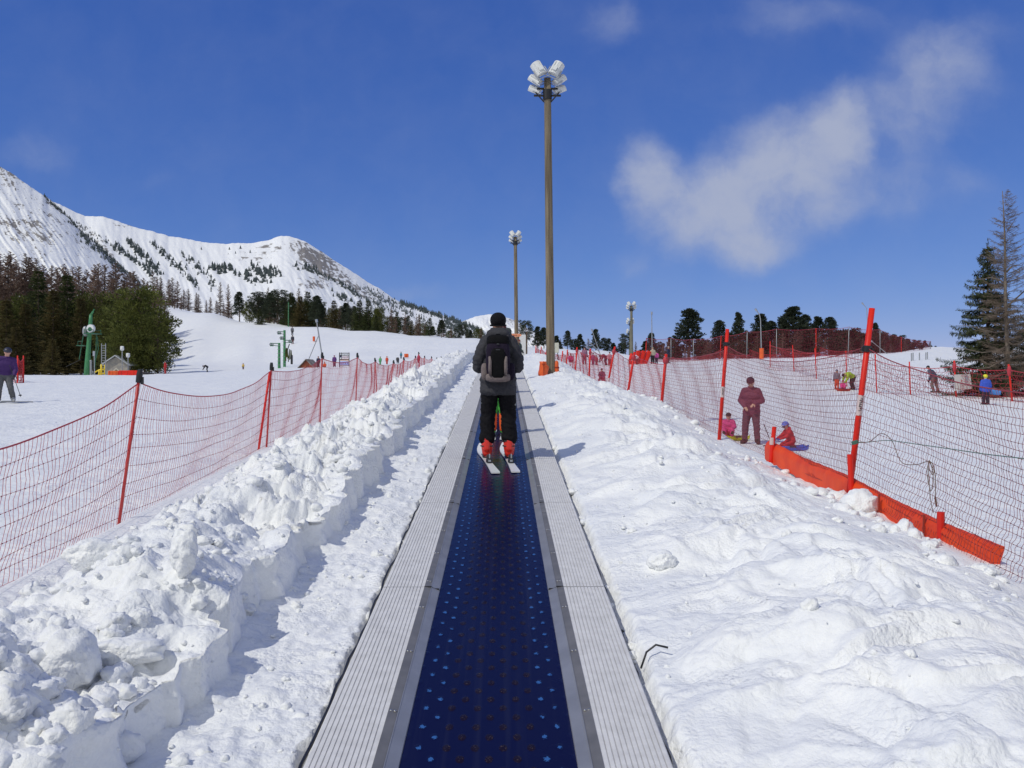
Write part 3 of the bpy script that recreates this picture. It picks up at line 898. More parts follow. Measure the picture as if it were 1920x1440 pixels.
# ------------------------------------------------------------------ mountains
def mountain_material(name):
    m = bpy.data.materials.new(name); m.use_nodes = True
    nt = m.node_tree; b = nt.nodes['Principled BSDF']; L = nt.links.new
    at = nt.nodes.new('ShaderNodeAttribute'); at.attribute_name = 'rock'
    tc = nt.nodes.new('ShaderNodeTexCoord')
    n = nt.nodes.new('ShaderNodeTexNoise'); n.inputs['Scale'].default_value = .022; n.inputs['Detail'].default_value = 9; n.inputs['Roughness'].default_value = .68
    mp = nt.nodes.new('ShaderNodeMapping'); mp.inputs['Scale'].default_value = (1.0, .8, 1.3); mp.inputs['Rotation'].default_value = (0, R(-28), 0)
    L(tc.outputs['Object'], mp.inputs['Vector']); L(mp.outputs['Vector'], n.inputs['Vector'])
    a = nt.nodes.new('ShaderNodeMath'); a.operation = 'ADD'
    L(at.outputs['Fac'], a.inputs[0]); L(n.outputs['Fac'], a.inputs[1])
    r = nt.nodes.new('ShaderNodeValToRGB')
    r.color_ramp.elements[0].position = .86; r.color_ramp.elements[0].color = (.88, .89, .89, 1)
    r.color_ramp.elements[1].position = 1.12; r.color_ramp.elements[1].color = (.27, .25, .23, 1)
    L(a.outputs[0], r.inputs['Fac']); L(r.outputs['Color'], b.inputs['Base Color'])
    b.inputs['Roughness'].default_value = .8; b.inputs['Specular IOR Level'].default_value = .15
    n2 = nt.nodes.new('ShaderNodeTexNoise'); n2.inputs['Scale'].default_value = .035; n2.inputs['Detail'].default_value = 8
    L(mp.outputs['Vector'], n2.inputs['Vector'])
    bp = nt.nodes.new('ShaderNodeBump'); bp.inputs['Strength'].default_value = .35; bp.inputs['Distance'].default_value = 6
    L(n2.outputs['Fac'], bp.inputs['Height']); L(bp.outputs['Normal'], b.inputs['Normal'])
    return m
M['mountain'] = mountain_material('mountain_snow')


class Mountain:
    def __init__(s, name, label, ridge, d0, d1, base, cols, rows, power, rock_fn, relief, slant, seed, lean=0.0):
        rx = np.array([q[0] for q in ridge], float); ry = np.array([q[1] for q in ridge], float)
        s.px = np.linspace(rx[0], rx[-1], cols); s.t = np.linspace(0, 1, rows)
        T, PX = np.meshgrid(s.t, s.px, indexing='ij')
        k = np.exp(-np.linspace(-2, 2, 7) ** 2); k /= k.sum()
        rr = np.interp(s.px, rx, ry)
        rr = np.convolve(np.pad(rr, 3, mode='edge'), k, mode='valid')
        rr = rr + 1.6 * fbm(s.px * .05, .5, 4, seed + 5)
        RY = rr[None, :]
        PY = base + (np.minimum(RY, base) - base) * T ** power
        D = d0 + (d1 - d0) * T
        X = (PX - 960) / F * D; Z = (720 - PY) / F * D
        # ribs and gullies that run down the slope, leaning with it
        c = PX * .035 - slant * (1 - T) * 9 + .55 * fbm(PX * .006, PY * .009, 2, seed + 70)
        env = np.sin(np.clip(T, 0, 1) * np.pi) ** .7
        amp = relief * env
        rel = amp * (.62 * ridged(c * 1.0, T * 1.1, 3, seed) + .3 * ridged(c * 3.1, T * 4, 3, seed + 1)) + .25 * relief * env * fbm(c * 4, T * 14, 4, seed + 2)
        D2 = D - rel * 1.6
        s.V = np.stack([X / D * D2, D2, Z / D * D2 + rel * .10], -1)
        # far side
        back = s.V[-1].copy()[None]; rows_b = []
        for q in (1, 2, 3):
            bb = back.copy(); bb[..., 1] += 220 * q; bb[..., 2] -= 120 * q; rows_b.append(bb)
        G = np.concatenate([s.V] + rows_b, 0)
        rock = rock_fn(PX, PY, T, c)
        rock = rock + (.10 + .55 * np.clip(rock - .14, 0, .5)) * fbm(c * 5, T * 26, 4, seed + 30) + .16 * fbm(PX * .10, PY * .28, 4, seed + 40) * (.4 + 1.6 * np.clip(rock - .1, 0, .4)) + .04 * ridged(c * 2, T * 3, 2, seed + 50)
        rock = np.concatenate([rock, np.repeat(rock[-1:], 3, 0)], 0)
        me = np_mesh(name, G.reshape(-1, 3), grid_faces(G.shape[0], G.shape[1]), attr={'rock': rock})
        o = link(name, me, None, [M['mountain']]); tag(o, label, kind='structure')
        Dp = s.V[..., 1]
        s.spx = 960 + F * s.V[..., 0] / Dp; s.spy = 720 - F * s.V[..., 2] / Dp

    def at(s, px, py):
        ci = int(np.clip(np.searchsorted(s.px, px), 0, len(s.px) - 1))
        k = int(np.argmin(np.abs(s.spy[:, ci] - py)))
        return s.V[k, ci]


def blob(PX, PY, cx, cy, rx, ry, w=1.0, ang=0.0):
    c, q = math.cos(ang), math.sin(ang)
    a = ((PX - cx) * c + (PY - cy) * q) / rx; b = (-(PX - cx) * q + (PY - cy) * c) / ry
    return w * np.exp(-(a * a + b * b))


def rock_main(PX, PY, T, c):
    r = np.full_like(PX, .14)
    r += blob(PX, PY, 575, 476, 36, 20, .36, .7) + blob(PX, PY, 510, 466, 22, 9, .24) + blob(PX, PY, 600, 505, 30, 16, .30, .8)
    r += blob(PX, PY, 640, 520, 60, 14, .24, .72) + blob(PX, PY, 585, 535, 24, 10, .30) + blob(PX, PY, 690, 555, 60, 10, .18, .6)
    r += blob(PX, PY, 470, 485, 50, 14, .18) + blob(PX, PY, 150, 440, 50, 12, .25, .8) + blob(PX, PY, 200, 470, 60, 9, .22, .85)
    r += blob(PX, PY, 240, 424, 30, 4, .25, .15)
    r -= .08 * blob(PX, PY, 330, 470, 60, 30)
    return r
def rock_spur(PX, PY, T, c):
    r = np.full_like(PX, .19) + .05 * ridged(c * 1.5, T * 2, 2, 411) + .17 * fbm(c * 11 + PX * .05, T * 55, 3, 431) + .10 * fbm(PX * .06, PY * .08, 3, 441)
    r += blob(PX, PY, 60, 430, 60, 30, .16) + blob(PX, PY, 20, 330, 40, 20, .12) + blob(PX, PY, 130, 400, 90, 10, .15, .85)
    return r
def rock_dome(PX, PY, T, c):
    return np.full_like(PX, .10) + blob(PX, PY, 950, 600, 30, 8, .25)

MT_A = Mountain('mountain', 'snowy mountain ridge with a rocky peak behind the slopes on the left',
                [(-700, 120), (-300, 200), (0, 318), (60, 352), (100, 378), (160, 405), (190, 406), (250, 425), (320, 443), (400, 456), (470, 456), (500, 451), (522, 444), (540, 441), (556, 447), (572, 452), (600, 471), (650, 502), (700, 535), (740, 560), (770, 573), (820, 588), (860, 602), (900, 618), (980, 645), (1040, 665)],
                1000, 2600, 668, 760, 260, .92, rock_main, 9, .50, 400)
MT_B = Mountain('mountain', 'steep snowy mountain spur with rock ribs above the brown wood at far left',
                [(-700, -60), (-300, 130), (-100, 245), (0, 311), (40, 338), (80, 366), (110, 392), (150, 430), (190, 466), (225, 500), (270, 540), (320, 575), (380, 620), (430, 650)],
                800, 1500, 668, 480, 220, .95, rock_spur, 5, 1.1, 500)
MT_C = Mountain('mountain', 'distant rounded white mountain dome behind the skier and the far lamp pole',
                [(780, 660), (820, 634), (850, 612), (870, 601), (890, 594), (912, 590), (930, 591), (950, 595), (970, 604), (990, 616), (1020, 632), (1060, 655), (1100, 672)],
                2800, 4300, 680, 240, 100, .9, rock_dome, 60, .2, 600)
# ------------------------------------------------------------------ nets
def wires(lines, r, sides=3):
    """list of (n,3) polylines -> tube vertices and quads"""
    Vs = []; Fs = []; b = 0
    ang = 2 * np.pi * np.arange(sides) / sides
    for ln in lines:
        ln = np.asarray(ln, float); n = len(ln)
        t = np.gradient(ln, axis=0); t /= np.maximum(np.linalg.norm(t, axis=1, keepdims=True), 1e-9)
        ref = np.array([0.31, .87, .38]) if abs(t[0, 2]) > .7 else np.array([.1, .2, .97])
        a = np.cross(t, ref); a /= np.maximum(np.linalg.norm(a, axis=1, keepdims=True), 1e-9)
        c = np.cross(t, a)
        ring = ln[:, None, :] + r * (a[:, None, :] * np.cos(ang)[None, :, None] + c[:, None, :] * np.sin(ang)[None, :, None])
        Vs.append(ring.reshape(-1, 3))
        i = np.arange(n * sides).reshape(n, sides)
        j = np.roll(i, -1, 1)
        Fs.append(np.stack([i[:-1], j[:-1], j[1:], i[1:]], -1).reshape(-1, 4) + b)
        b += n * sides
    return np.concatenate(Vs), np.concatenate(Fs)


def knots(pts, r):
    o = np.array([(1, 0, 0), (-1, 0, 0), (0, 1, 0), (0, -1, 0), (0, 0, 1), (0, 0, -1)], float) * r
    f = np.array([(0, 2, 4, 4), (2, 1, 4, 4), (1, 3, 4, 4), (3, 0, 4, 4), (2, 0, 5, 5), (1, 2, 5, 5), (3, 1, 5, 5), (0, 3, 5, 5)])
    return o, f


def net_panel(name, parent, At, Ab, Bt, Bb, rows, ncol, sag=.12, sagb=.0, r=.0022, rope=.006, wig=.35, billow_=.05, seed=0, mat_=None, knot=0.0, origin=(0, 0, 0)):
    rs = np.random.default_rng(seed)
    At, Ab, Bt, Bb = (np.array(q, float) for q in (At, Ab, Bt, Bb))
    along = (Bt - At); L = np.linalg.norm(along)
    nrm = np.cross(along / L, [0, 0, 1]); nrm /= np.linalg.norm(nrm)
    def S(u, v):
        u = np.asarray(u, float); v = np.asarray(v, float)
        top = At[None] * (1 - u[:, None]) + Bt[None] * u[:, None]
        bot = Ab[None] * (1 - u[:, None]) + Bb[None] * u[:, None]
        s = 4 * u * (1 - u)
        p = top * (1 - v[:, None]) + bot * v[:, None]
        p[:, 2] -= s * (sag * (1 - v) + sagb * v)
        off = billow_ * s * np.sin(v * np.pi) * (1 + .6 * np.sin(u * 5 + seed)) + .012 * np.sin(u * 23 + v * 9 + seed)
        return p + nrm[None] * off[:, None]
    lines = []
    du = 1.0 / ncol
    # across
    uu = np.linspace(0, 1, max(10, min(60, int(L / .16))))
    vr = np.linspace(0, 1, rows + 1)
    for k, v in enumerate(vr):
        vv = np.full_like(uu, v) + (0 if k in (0, rows) else 1) * .10 / rows * np.sin(uu * 9 + k * 2.1 + seed)
        lines.append(S(uu, vv))
    # down
    us = (np.arange(ncol + 1)) / ncol
    m = rows * 2 + 1
    vv = np.linspace(0, 1, m)
    ph = rs.random(ncol + 1) * 6.28
    drift = np.cumsum(rs.normal(0, 1, (m, 1)), 0) * .10
    for k, u in enumerate(us):
        w = wig * du * (.55 * np.sin(vv * rows * np.pi + ph[0] + k * .15) + .45 * np.sin(vv * rows * 1.31 + ph[k]) + rs.normal(0, .18, m) + .5 * np.sin(u * 13 + vv * 4 + seed))
        lines.append(S(np.clip(u + w * np.sin(np.clip(u * ncol, 0, 1) * 1.57), 0, 1), vv))
    v1, f1 = wires(lines, r)
    v2, f2 = wires([S(uu, np.full_like(uu, 0.0)) + np.array([0, 0, .003])], rope, 5)
    v = np.concatenate([v1, v2]); f = np.concatenate([f1, f2 + len(v1)])
    if knot > 0:
        pts = np.concatenate([S(us, np.full_like(us, q) + (0 if kq in (0, rows) else 1) * .10 / rows * np.sin(us * 9 + kq * 2.1 + seed)) for kq, q in enumerate(vr[:-1])])
        o = np.array([(1, 0, 0), (-1, 0, 0), (0, 1, 0), (0, -1, 0), (0, 0, 1), (0, 0, -1)], float) * knot
        kv = (pts[:, None, :] + o[None]).reshape(-1, 3)
        q4 = np.array([(0, 2, 1, 4), (0, 4, 1, 3), (0, 3, 1, 5), (0, 5, 1, 2)])
        kf = (np.arange(len(pts)) * 6)[:, None, None] + q4[None]
        f = np.concatenate([f, kf.reshape(-1, 4) + len(v)]); v = np.concatenate([v, kv])
    me = np_mesh(name, v - np.array(origin), f, smooth=False)
    return link(name, me, parent, [mat_ or M['net_red']])


def post(parent, base, top, r, mat_, origin, cap=None, name='post', below=.35):
    base = Vector(base); top = Vector(top); d = (top - base).normalized()
    m = MB(); m.tube([base - d * below - Vector(origin), (base + top) / 2 - Vector(origin), top - Vector(origin)], [r, r, r * .97], 10)
    o = m.build(name, mat_, parent, smooth=False)
    for p in o.data.polygons: p.use_smooth = len(p.vertices) == 4
    if cap:
        c = MB(); c.tube([top - d * cap * .7 - Vector(origin), top - d * cap * .1 - Vector(origin), top + d * cap * .3 - Vector(origin)], [r * 1.7, r * 1.9, r * 1.35], 10)
        c.box(top - d * cap * .55 - Vector(origin) + Vector((r * 2.2, 0, 0)), (r * 1.5, r * 1.1, cap * .55))
        c.build('post_cap', M['cap_black'], o)
    return o


# fence left of the belt: (x, y, base z, top z, lean of the top in x)
def left_fence():
    root = empty('safety_fence', (-4.0, 8.6, left_z(8.6)), 0, 'red netting on thin posts with black caps along the left snow bank', 'fence')
    o0 = Vector(root.location)
    spec = []
    #  (base px, base py, top px, top py, depth)
    seen = [(220, 1003, 262, 700, 8.6), (499, 852, 509, 684, 15.0), (600, 792, 604, 664, 20), (667, 768, 670, 664, 25), (708, 754, 703, 673, 31), (730, 739, 738, 677, 36.5),
            (757, 728, 757, 671, 42), (775, 717, 779, 668, 47), (787, 712, 785, 661, 51), (795, 707, 796, 668, 55), (808, 703, 809, 669, 59), (818, 699, 819, 671, 63), (826, 697, 827, 669, 67),
            (835, 693, 836, 665, 71), (842, 690, 843, 663, 75), (850, 688, 851, 661, 79), (858, 684, 859, 659, 83), (866, 681, 868, 658, 87)]
    prev = None
    pts = [(Vector((-3.35, 2.6, -1.50)), Vector((-3.30, 2.6, -.16)))]
    for (bx, by, tx, ty, d) in seen:
        b = P(bx, by, d); t = P(tx, ty, d)
        b.z = min(b.z, t.z - .9)
        pts.append((b, t))
    for i, (b, t) in enumerate(pts):
        post(root, b, t, .016 if i < 6 else .019, M['post_thin'], o0, cap=.13 if i < 8 else .11)
        if i == 2:                                               # a second stake tied to this one
            post(root, b + Vector((-.13, -.05, -.02)), t + Vector((-.02, -.03, -.12)), .020, M['post_red'], o0)
        if i:
            pb, pt = pts[i - 1]
            L = (b - pb).length; d = b.y
            cell = .066 if d < 21 else .085 if d < 33 else .13 if d < 50 else .24
            rad = .0019 if d < 16 else .0024 if d < 33 else .0042 if d < 50 else .007
            up = Vector((0, 0, .10))
            net_panel('net_panel', root, pt - up, pb + Vector((0, 0, .03)), t - up, b + Vector((0, 0, .03)), 9 if d < 50 else 6, max(6, int(L / cell)), sag=(.34, .26, .12, .12, .13, .12)[min(i - 1, 5)] if i < 6 else .12,
                      r=rad, rope=.0065 if d < 22 else .010, seed=i, knot=.0058 if d < 21 else 0, origin=o0, billow_=.06)
    return root
left_fence()


# red net on thick posts right of the belt
def right_fence():
    root = empty('safety_fence', (3.3, 8.5, right_net_z(8.5)), 0, 'fine red netting on thick leaning posts along the right snow bank', 'fence')
    o0 = Vector(root.location)
    seen = [(1592, 925, 1635, 578, 8.5, .029), (1349, 817, 1364, 617, 14.8, .031), (1240, 764, 1249, 664, 21, .036), (1175, 750, 1190, 660, 26, .036), (1137, 734, 1153, 650, 30.5, .034),
            (1104, 716, 1107, 654, 36, .034), (1078, 706, 1082, 651, 41, .034), (1061, 704, 1064, 656, 46, .034), (1051, 700, 1055, 658, 51, .034), (1020, 688, 1025, 655, 62, .036), (1012, 684, 1015, 650, 68, .036), (1003, 680, 1005, 648, 75, .036)]
    pts = [(Vector((3.10, 3.4, -1.40)), Vector((3.15, 3.4, .32)), .034)]
    for (bx, by, tx, ty, d, r) in seen:
        pts.append((P(bx, by, d), P(tx, ty, d), r))
    for i, (b, t, r) in enumerate(pts):
        p = post(root, b, t, r, M['post_red'], o0)
        ax = (t - b).normalized()
        if i in (1, 2, 5):                                       # pale printed sleeve with dark upright lettering
            f0, f1 = {1: (.42, .53), 2: (.36, .46), 5: (.10, .30)}[i]
            L = (t - b).length
            s = MB(); s.tube([b + ax * L * f0 - o0, b + ax * L * f1 - o0], r * 1.06, 12, caps=False)
            st = s.build('printed_sleeve', M['white_print'], p, smooth=True)
            if i < 3:
                k = MB()
                rr = random.Random(i)
                q = b + ax * L * f0; n = 6
                for e in range(n):
                    c = q + ax * L * (f1 - f0) * (.30 + .62 * e / n) - o0 + Vector((-.006, -r * 1.07, 0))
                    for w in range(2):
                        k.box(c + Vector((rr.uniform(-.008, .008), 0, (w - .5) * .016)), (rr.uniform(.014, .026), .003, .005))
                    k.box(c + Vector((rr.choice((-1, 1)) * .010, 0, 0)), (.005, .003, .018))
                k.build('lettering', M['pack_grey'] if i == 2 else cloth('grey_ink', (.12, .10, .10)), st)
        if i in (1, 2):
            L = (t - b).length
            c = b + ax * L * (.78, .86)[i - 1]
            s = MB(); s.tube([c - ax * .03 - o0, c + ax * .03 - o0], r * 1.35, 12); s.box(c - o0 + Vector((-.045, -.01, .0)), (.02, .02, .04)); s.box(c - o0 + Vector((.05, -.01, -.01)), (.02, .02, .03))
            s.build('tie_strap', M['cap_black'], p)
        if i >= 3 and i < 8:                                     # bunched netting and black strap at the post head
            c = b + (t - b) * .88
            s = MB(); s.ellipsoid(c - o0, (r * 1.9, r * 1.9, .10)); s.build('net_bundle', M['net_red'], p, smooth=True)
        if i:
            pb, pt, _ = pts[i - 1]
            d = b.y; L = (b - pb).length
            top_a = pb + (pt - pb) * (.80 if i > 1 else .80); top_b = b + (t - b) * (.78 if i == 1 else .84 if i == 2 else .93)
            if i == 2: top_a = pb + (pt - pb) * .79
            cell = .046 if d < 16 else .075 if d < 28 else .13 if d < 42 else .22
            rad = .0017 if d < 10 else .0020 if d < 16 else .003 if d < 28 else .0045 if d < 42 else .007
            rows = 22 if d < 16 else 18 if d < 28 else 12 if d < 42 else 8
            net_panel('net_panel', root, top_a, pb + Vector((0, 0, .02)), top_b, b + Vector((0, 0, .02)), rows, max(5, int(L / cell)), sag=.20 if i < 3 else .06, sagb=.02, r=rad, rope=.005 if d < 16 else .008, mat_=M['net_fine'] if i < 4 else M['net_red'],
                      seed=40 + i, knot=.0042 if d < 16 else 0, origin=o0, wig=.45, billow_=.12 if i < 3 else .05)
    return root, pts
RF, RPTS = right_fence()


# orange foam skirt at the foot of the net, with its short stakes
def padding():
    keys = [P(1441, 838, 11.4), P(1500, 868, 10.3), P(1590, 905, 8.65), P(1680, 952, 7.55), P(1765, 990, 6.75), P(1871, 1032, 6.0)]
    root = empty('foam_padding', tuple(keys[2]), 0, 'orange foam padding lying along the foot of the right net', 'padding')
    o0 = Vector(root.location)
    rows = []
    n = 60
    for i in range(n + 1):
        f = i / n * (len(keys) - 1); k = min(int(f), len(keys) - 2); t = f - k
        c = keys[k].lerp(keys[k + 1], t)
        h = .19 + .012 * math.sin(i * .9)
        prof = []
        tilt = .16 + .02 * math.sin(i * .35)
        hs = .84 - .48 * (i / n)
        for (a, b) in ((-.02, -.18), (-.05, -.02), (-.035, .05), (.0, .085), (.035, .05), (.045, -.02), (.02, -.18)):
            w = 1 + .06 * math.sin(i * 2.3 + a * 40)
            prof.append(c - o0 + Vector((a * w + b * tilt, 0, (b * w + .02) * (hs if b > -.1 else 1))))
        rows.append(prof)
    m = MB(); m.sheet(rows)
    e0 = [tuple(range(7))]; m.add(rows[0], [tuple(range(6, -1, -1))]); m.add(rows[-1], [tuple(range(7))])
    o = m.build('foam_strip', M['pad_orange'], root, smooth=True)
    for c in (P(1656, 945, 7.72), P(1741, 985, 6.92)):
        sm = MB(); sm.box(c - o0 + Vector((-.04, -.01, .0)), (.012, .02, .17)); sm.build('seam', cloth('pad_dark', (.30, .03, .012)), root)
    for (a, b, d) in (((1597, 918), (1594, 852), 8.42), ((1445, 852), (1452, 800), 11.1), ((1764, 1000), (1764, 960), 6.68)):
        s = MB(); s.tube([P(*a, d) - o0 - Vector((0, 0, .1)), P(*b, d) - o0], .028, 10)
        st = s.build('stake', M['post_red'], root)
        if d == 11.1:
            q = P(*a, d).lerp(P(*b, d), .35); s = MB(); s.tube([q - o0, q + Vector((0, 0, .09)) - o0], .030, 10, caps=False); s.build('printed_sleeve', M['white_print'], st)
padding()


def ropes():
    def curve(pts, n=14):
        out = []
        for i in range(len(pts) - 1):
            p0 = pts[max(0, i - 1)]; p1 = pts[i]; p2 = pts[i + 1]; p3 = pts[min(len(pts) - 1, i + 2)]
            for k in range(n):
                t = k / n
                out.append(.5 * ((2 * p1) + (p2 - p0) * t + (2 * p0 - 5 * p1 + 4 * p2 - p3) * t * t + (3 * p1 - p0 - 3 * p2 + p3) * t ** 3))
        out.append(pts[-1]); return out
    D = [8.42, 8.2, 7.8, 7.4, 6.8, 6.2, 5.6, 5.0]
    m = MB()
    m.tube(curve([P(1604, 829, 8.38), P(1628, 829, 8.3), P(1665, 826, 7.9), P(1720, 833, 7.3), P(1790, 843, 6.6), P(1860, 853, 6.0), P(1960, 864, 5.3)]), .0034, 6)
    m.tube([P(1602, 827, 8.38), P(1603, 829.5, 8.38), P(1604, 832, 8.38)], [.033, .034, .033], 10)
    o = m.build('rope', M['rope_green'], None); tag(o, 'thin green rope tied to the tall red post and stretched to the right', 'rope')
    m = MB()
    m.tube(curve([P(1604, 830, 8.38), P(1630, 828, 8.3), P(1652, 813, 8.1), P(1672, 826, 7.85), P(1690, 866, 7.65), P(1718, 871, 7.35), P(1742, 865, 7.05), P(1752, 880, 6.97), P(1754, 920, 6.95), P(1752, 936, 6.95)]), .0034, 6)
    m.tube(curve([P(1742, 866, 7.03), P(1738, 886, 7.0), P(1745, 920, 6.99), P(1750, 900, 6.99), P(1746, 872, 7.0), P(1741, 868, 7.0), P(1744, 930, 6.98), P(1750, 962, 6.96)]), .003, 6)
    m.tube(curve([P(1743, 867, 7.02), P(1751, 882, 6.99), P(1748, 890, 6.99), P(1741, 876, 7.0)]), .003, 6)
    m.tube([P(1754, 933, 6.94), P(1756, 950, 6.94)], .008, 6)
    o = m.build('rope', M['rope_brown'], None); tag(o, 'slack rope end with a coil hanging in the right net', 'rope')
ropes()


# lower net fence far right, near the spruce
def mid_fence():
    root = empty('safety_fence', tuple(on_ground(1642, 53)), 0, 'red net fence on thin red stakes climbing the slope left of the big spruce', 'fence')
    o0 = Vector(root.location)
    seen = [(1444, 690, 1444, 640, 74), (1489, 700, 1486, 647, 68), (1531, 708, 1528, 653, 62), (1588, 716, 1586, 658, 57), (1644, 734, 1641, 664, 53), (1707, 735, 1705, 678, 50), (1793, 742, 1789, 676, 47), (1898, 755, 1891, 683, 43), (2010, 770, 2004, 690, 38)]
    pts = []
    for (bx, by, tx, ty, d) in seen:
        b = P(bx, by, d); b.z = gz(b.x, d); t = P(tx, ty, d)
        pts.append((b, t))
    for i, (b, t) in enumerate(pts):
        p = post(root, b, t, .045 if i > 5 else .035, M['post_red'], o0)
        if i in (6, 7):
            s = MB(); s.ellipsoid(b + (t - b) * .82 - o0, (.10, .09, .28)); s.build('net_bundle', M['net_red'], p, smooth=True)
        if i:
            pb, pt = pts[i - 1]
            net_panel('net_panel', root, pb + (pt - pb) * .85, pb, b + (t - b) * .85, b, 7, max(6, int((b - pb).length / .26)), sag=.12, r=.007 if i < 5 else .010, rope=.02, seed=80 + i, origin=o0, wig=.7, billow_=.1)
mid_fence()


# tall net on the crest at the back right
def high_fence():
    root = empty('high_safety_net', tuple(on_ground(1400, 95)), 0, 'tall dark red net screen on poles along the crest in front of the pines', 'fence')
    o0 = Vector(root.location)
    seen = [(1210, 682, 1212, 634, 94), (1258, 680, 1258, 634, 96), (1300, 679, 1300, 636, 97), (1350, 678, 1352, 630, 98), (1400, 677, 1401, 622, 98), (1456, 675, 1456, 617, 98), (1530, 674, 1530, 616, 98), (1590, 672, 1592, 613, 99), (1650, 668, 1650, 618, 101), (1690, 660, 1690, 632, 106), (1745, 655, 1745, 640, 112)]
    pts = []
    for (bx, by, tx, ty, d) in seen:
        b = P(bx, by, d); b.z = gz(b.x, d) - .1
        pts.append((b, P(tx, ty, d)))
    for i, (b, t) in enumerate(pts):
        post(root, b, t, .04, M['grey_metal'] if i % 3 else M['post_red'], o0)
        if i:
            pb, pt = pts[i - 1]
            net_panel('net_panel', root, pt, pb, t, b, 20, max(8, int((b - pb).length / .16)), sag=.16, r=.0058, rope=.02, seed=120 + i, mat_=M['net_high'], origin=o0, billow_=.12, wig=.3)
    # low dense net folded at its foot
    for i in range(1, 8):
        b = pts[i][0]; pb = pts[i - 1][0]
        sag = .5
        net_panel('foot_net', root, pb + Vector((0, -1.2, 1.1 if i > 3 else .55)), pb + Vector((0, -1.3, -.2)), b + Vector((0, -1.2, 1.3 if i == 3 else .55)), b + Vector((0, -1.3, -.2)), 9, int((b - pb).length / .12), sag=.25, r=.010, rope=.025, seed=140 + i, mat_=M['net_red'], origin=o0)
high_fence()


# ------------------------------------------------------------------ the conveyor (magic carpet)
def conveyor():
    yaw = math.atan(.0108)
    root = empty('conveyor_lift', (-.053, 0, 0), yaw, 'moving carpet ski lift with a dark blue belt between ribbed grey decks', 'ski lift')
    ys = np.concatenate([np.arange(-1.5, 34, .25), np.arange(34, 60, .5)])
    # belt
    xs = np.linspace(-.345, .345, 9)
    X, Y = np.meshgrid(xs, ys)
    Z = belt_z(Y) + .004 * (X / .34) ** 2
    me = np_mesh('belt', np.stack([X, Y, Z], -1).reshape(-1, 3), grid_faces(*X.shape))
    link('belt', me, root, [M['belt']])
    under = MB()
    for sg in (-1, 1):
        rows = [[Vector((sg * .36, y, float(belt_z(y)) - .01)), Vector((sg * .36, y, float(belt_z(y)) - .22))] for y in ys[::4]]
        under.sheet(rows if sg > 0 else [r[::-1] for r in rows])
    rows = [[Vector((-.36, y, float(belt_z(y)) - .10)), Vector((.36, y, float(belt_z(y)) - .10))] for y in ys[::4]]
    under.sheet([r[::-1] for r in rows])
    under.build('frame', M['frame_dark'], root)
    # deck sections
    joints = 5.53 + 2.55 * np.arange(-2, 20)
    pitch = .0212
    for sg in (-1, 1):
        for a, b in zip(joints[:-1], joints[1:]):
            a2, b2 = a + .004, b - .004
            prof = [(.434, -.10), (.434, .030)]
            s = .4375
            while s + pitch < .683:
                prof += [(s, .030), (s + pitch - .0052, .030), (s + pitch - .0042, .0235), (s + pitch - .0010, .0235)]
                s += pitch
            prof += [(s, .030), (.686, .030), (.692, .024), (.692, -.16)]
            nseg = 2 if b < 32 else 3
            yy = np.linspace(a2, b2, nseg)
            rows = [[Vector((sg * x, y, float(belt_z(y)) + z)) for x, z in prof] for y in yy]
            if sg < 0: rows = [r[::-1] for r in rows]
            m = MB(); m.sheet([r[::-1] for r in rows])
            for r in (rows[0], rows[-1]):
                pass
            d = m.build('deck_panel', M['deck_rib'], root)
            # end faces
            # smooth aluminium edge: sloping lip by the belt and a flat dark bar next to the deck
            lip = [(.338, .004), (.340, .010), (.386, .026), (.388, .0295), (.392, .0295), (.393, .020), (.393, -.05)]
            rows = [[Vector((sg * x, y, float(belt_z(y)) + z)) for x, z in lip] for y in yy]
            if sg < 0: rows = [r[::-1] for r in rows]
            m = MB(); m.sheet([r[::-1] for r in rows]); m.build('edge_lip', M['alu_strip'], d)
            bar = [(.3935, -.05), (.3935, .027), (.4335, .033), (.4335, -.05)]
            rows = [[Vector((sg * x, y, float(belt_z(y)) + z)) for x, z in bar] for y in yy]
            if sg < 0: rows = [r[::-1] for r in rows]
            m = MB(); m.sheet([r[::-1] for r in rows])
            m.build('edge_bar', M['alu_dark'], d)
            if b < 16:
                m = MB()
                for y in (a + .12, a + .80, a + 1.48, a + 2.16):
                    for dx in (-.009, .009):
                        m.ellipsoid((sg * (.414 + dx), y + dx * .4, float(belt_z(y)) + .0315), (.0065, .0065, .004), nu=8, nv=5)
                m.build('bolt', M['bolt'], d, smooth=True)
            m = MB()
            m.box((sg * .412, b, float(belt_z(b)) + .022), (.045, .012, .024)); m.box((sg * .365, b, float(belt_z(b)) + .010), (.045, .012, .02))
            m.build('joint', M['frame_dark'], d)
    return root
CONV = conveyor()


def cable_end():
    m = MB(); rr = random.Random(4)
    def pts(s, y0, y1, n):
        return [(float(belt_x(y)) + s + rr.uniform(-.010, .010), y, float(belt_z(y)) - .005 + rr.uniform(-.012, .012)) for y in np.linspace(y0, y1, n)]
    m.tube([(a, b, c - .03) for a, b, c in pts(.708, 3.0, 9.5, 40)], .005, 6)
    m.tube([(.635, 4.36, -1.40), (.67, 4.41, -1.335), (.72, 4.43, -1.305), (.775, 4.40, -1.31)], .0052, 6)
    o = m.build('cable', M['cap_black'], None, smooth=True); tag(o, 'black cable running along the outer edge of the right deck', 'cable')
    m = MB(); m.tube(pts(-.712, 3.0, 12, 50), .008, 6)
    o = m.build('cable', M['cap_black'], None, smooth=True); tag(o, 'black cable half buried along the outer edge of the left deck', 'cable')
cable_end()


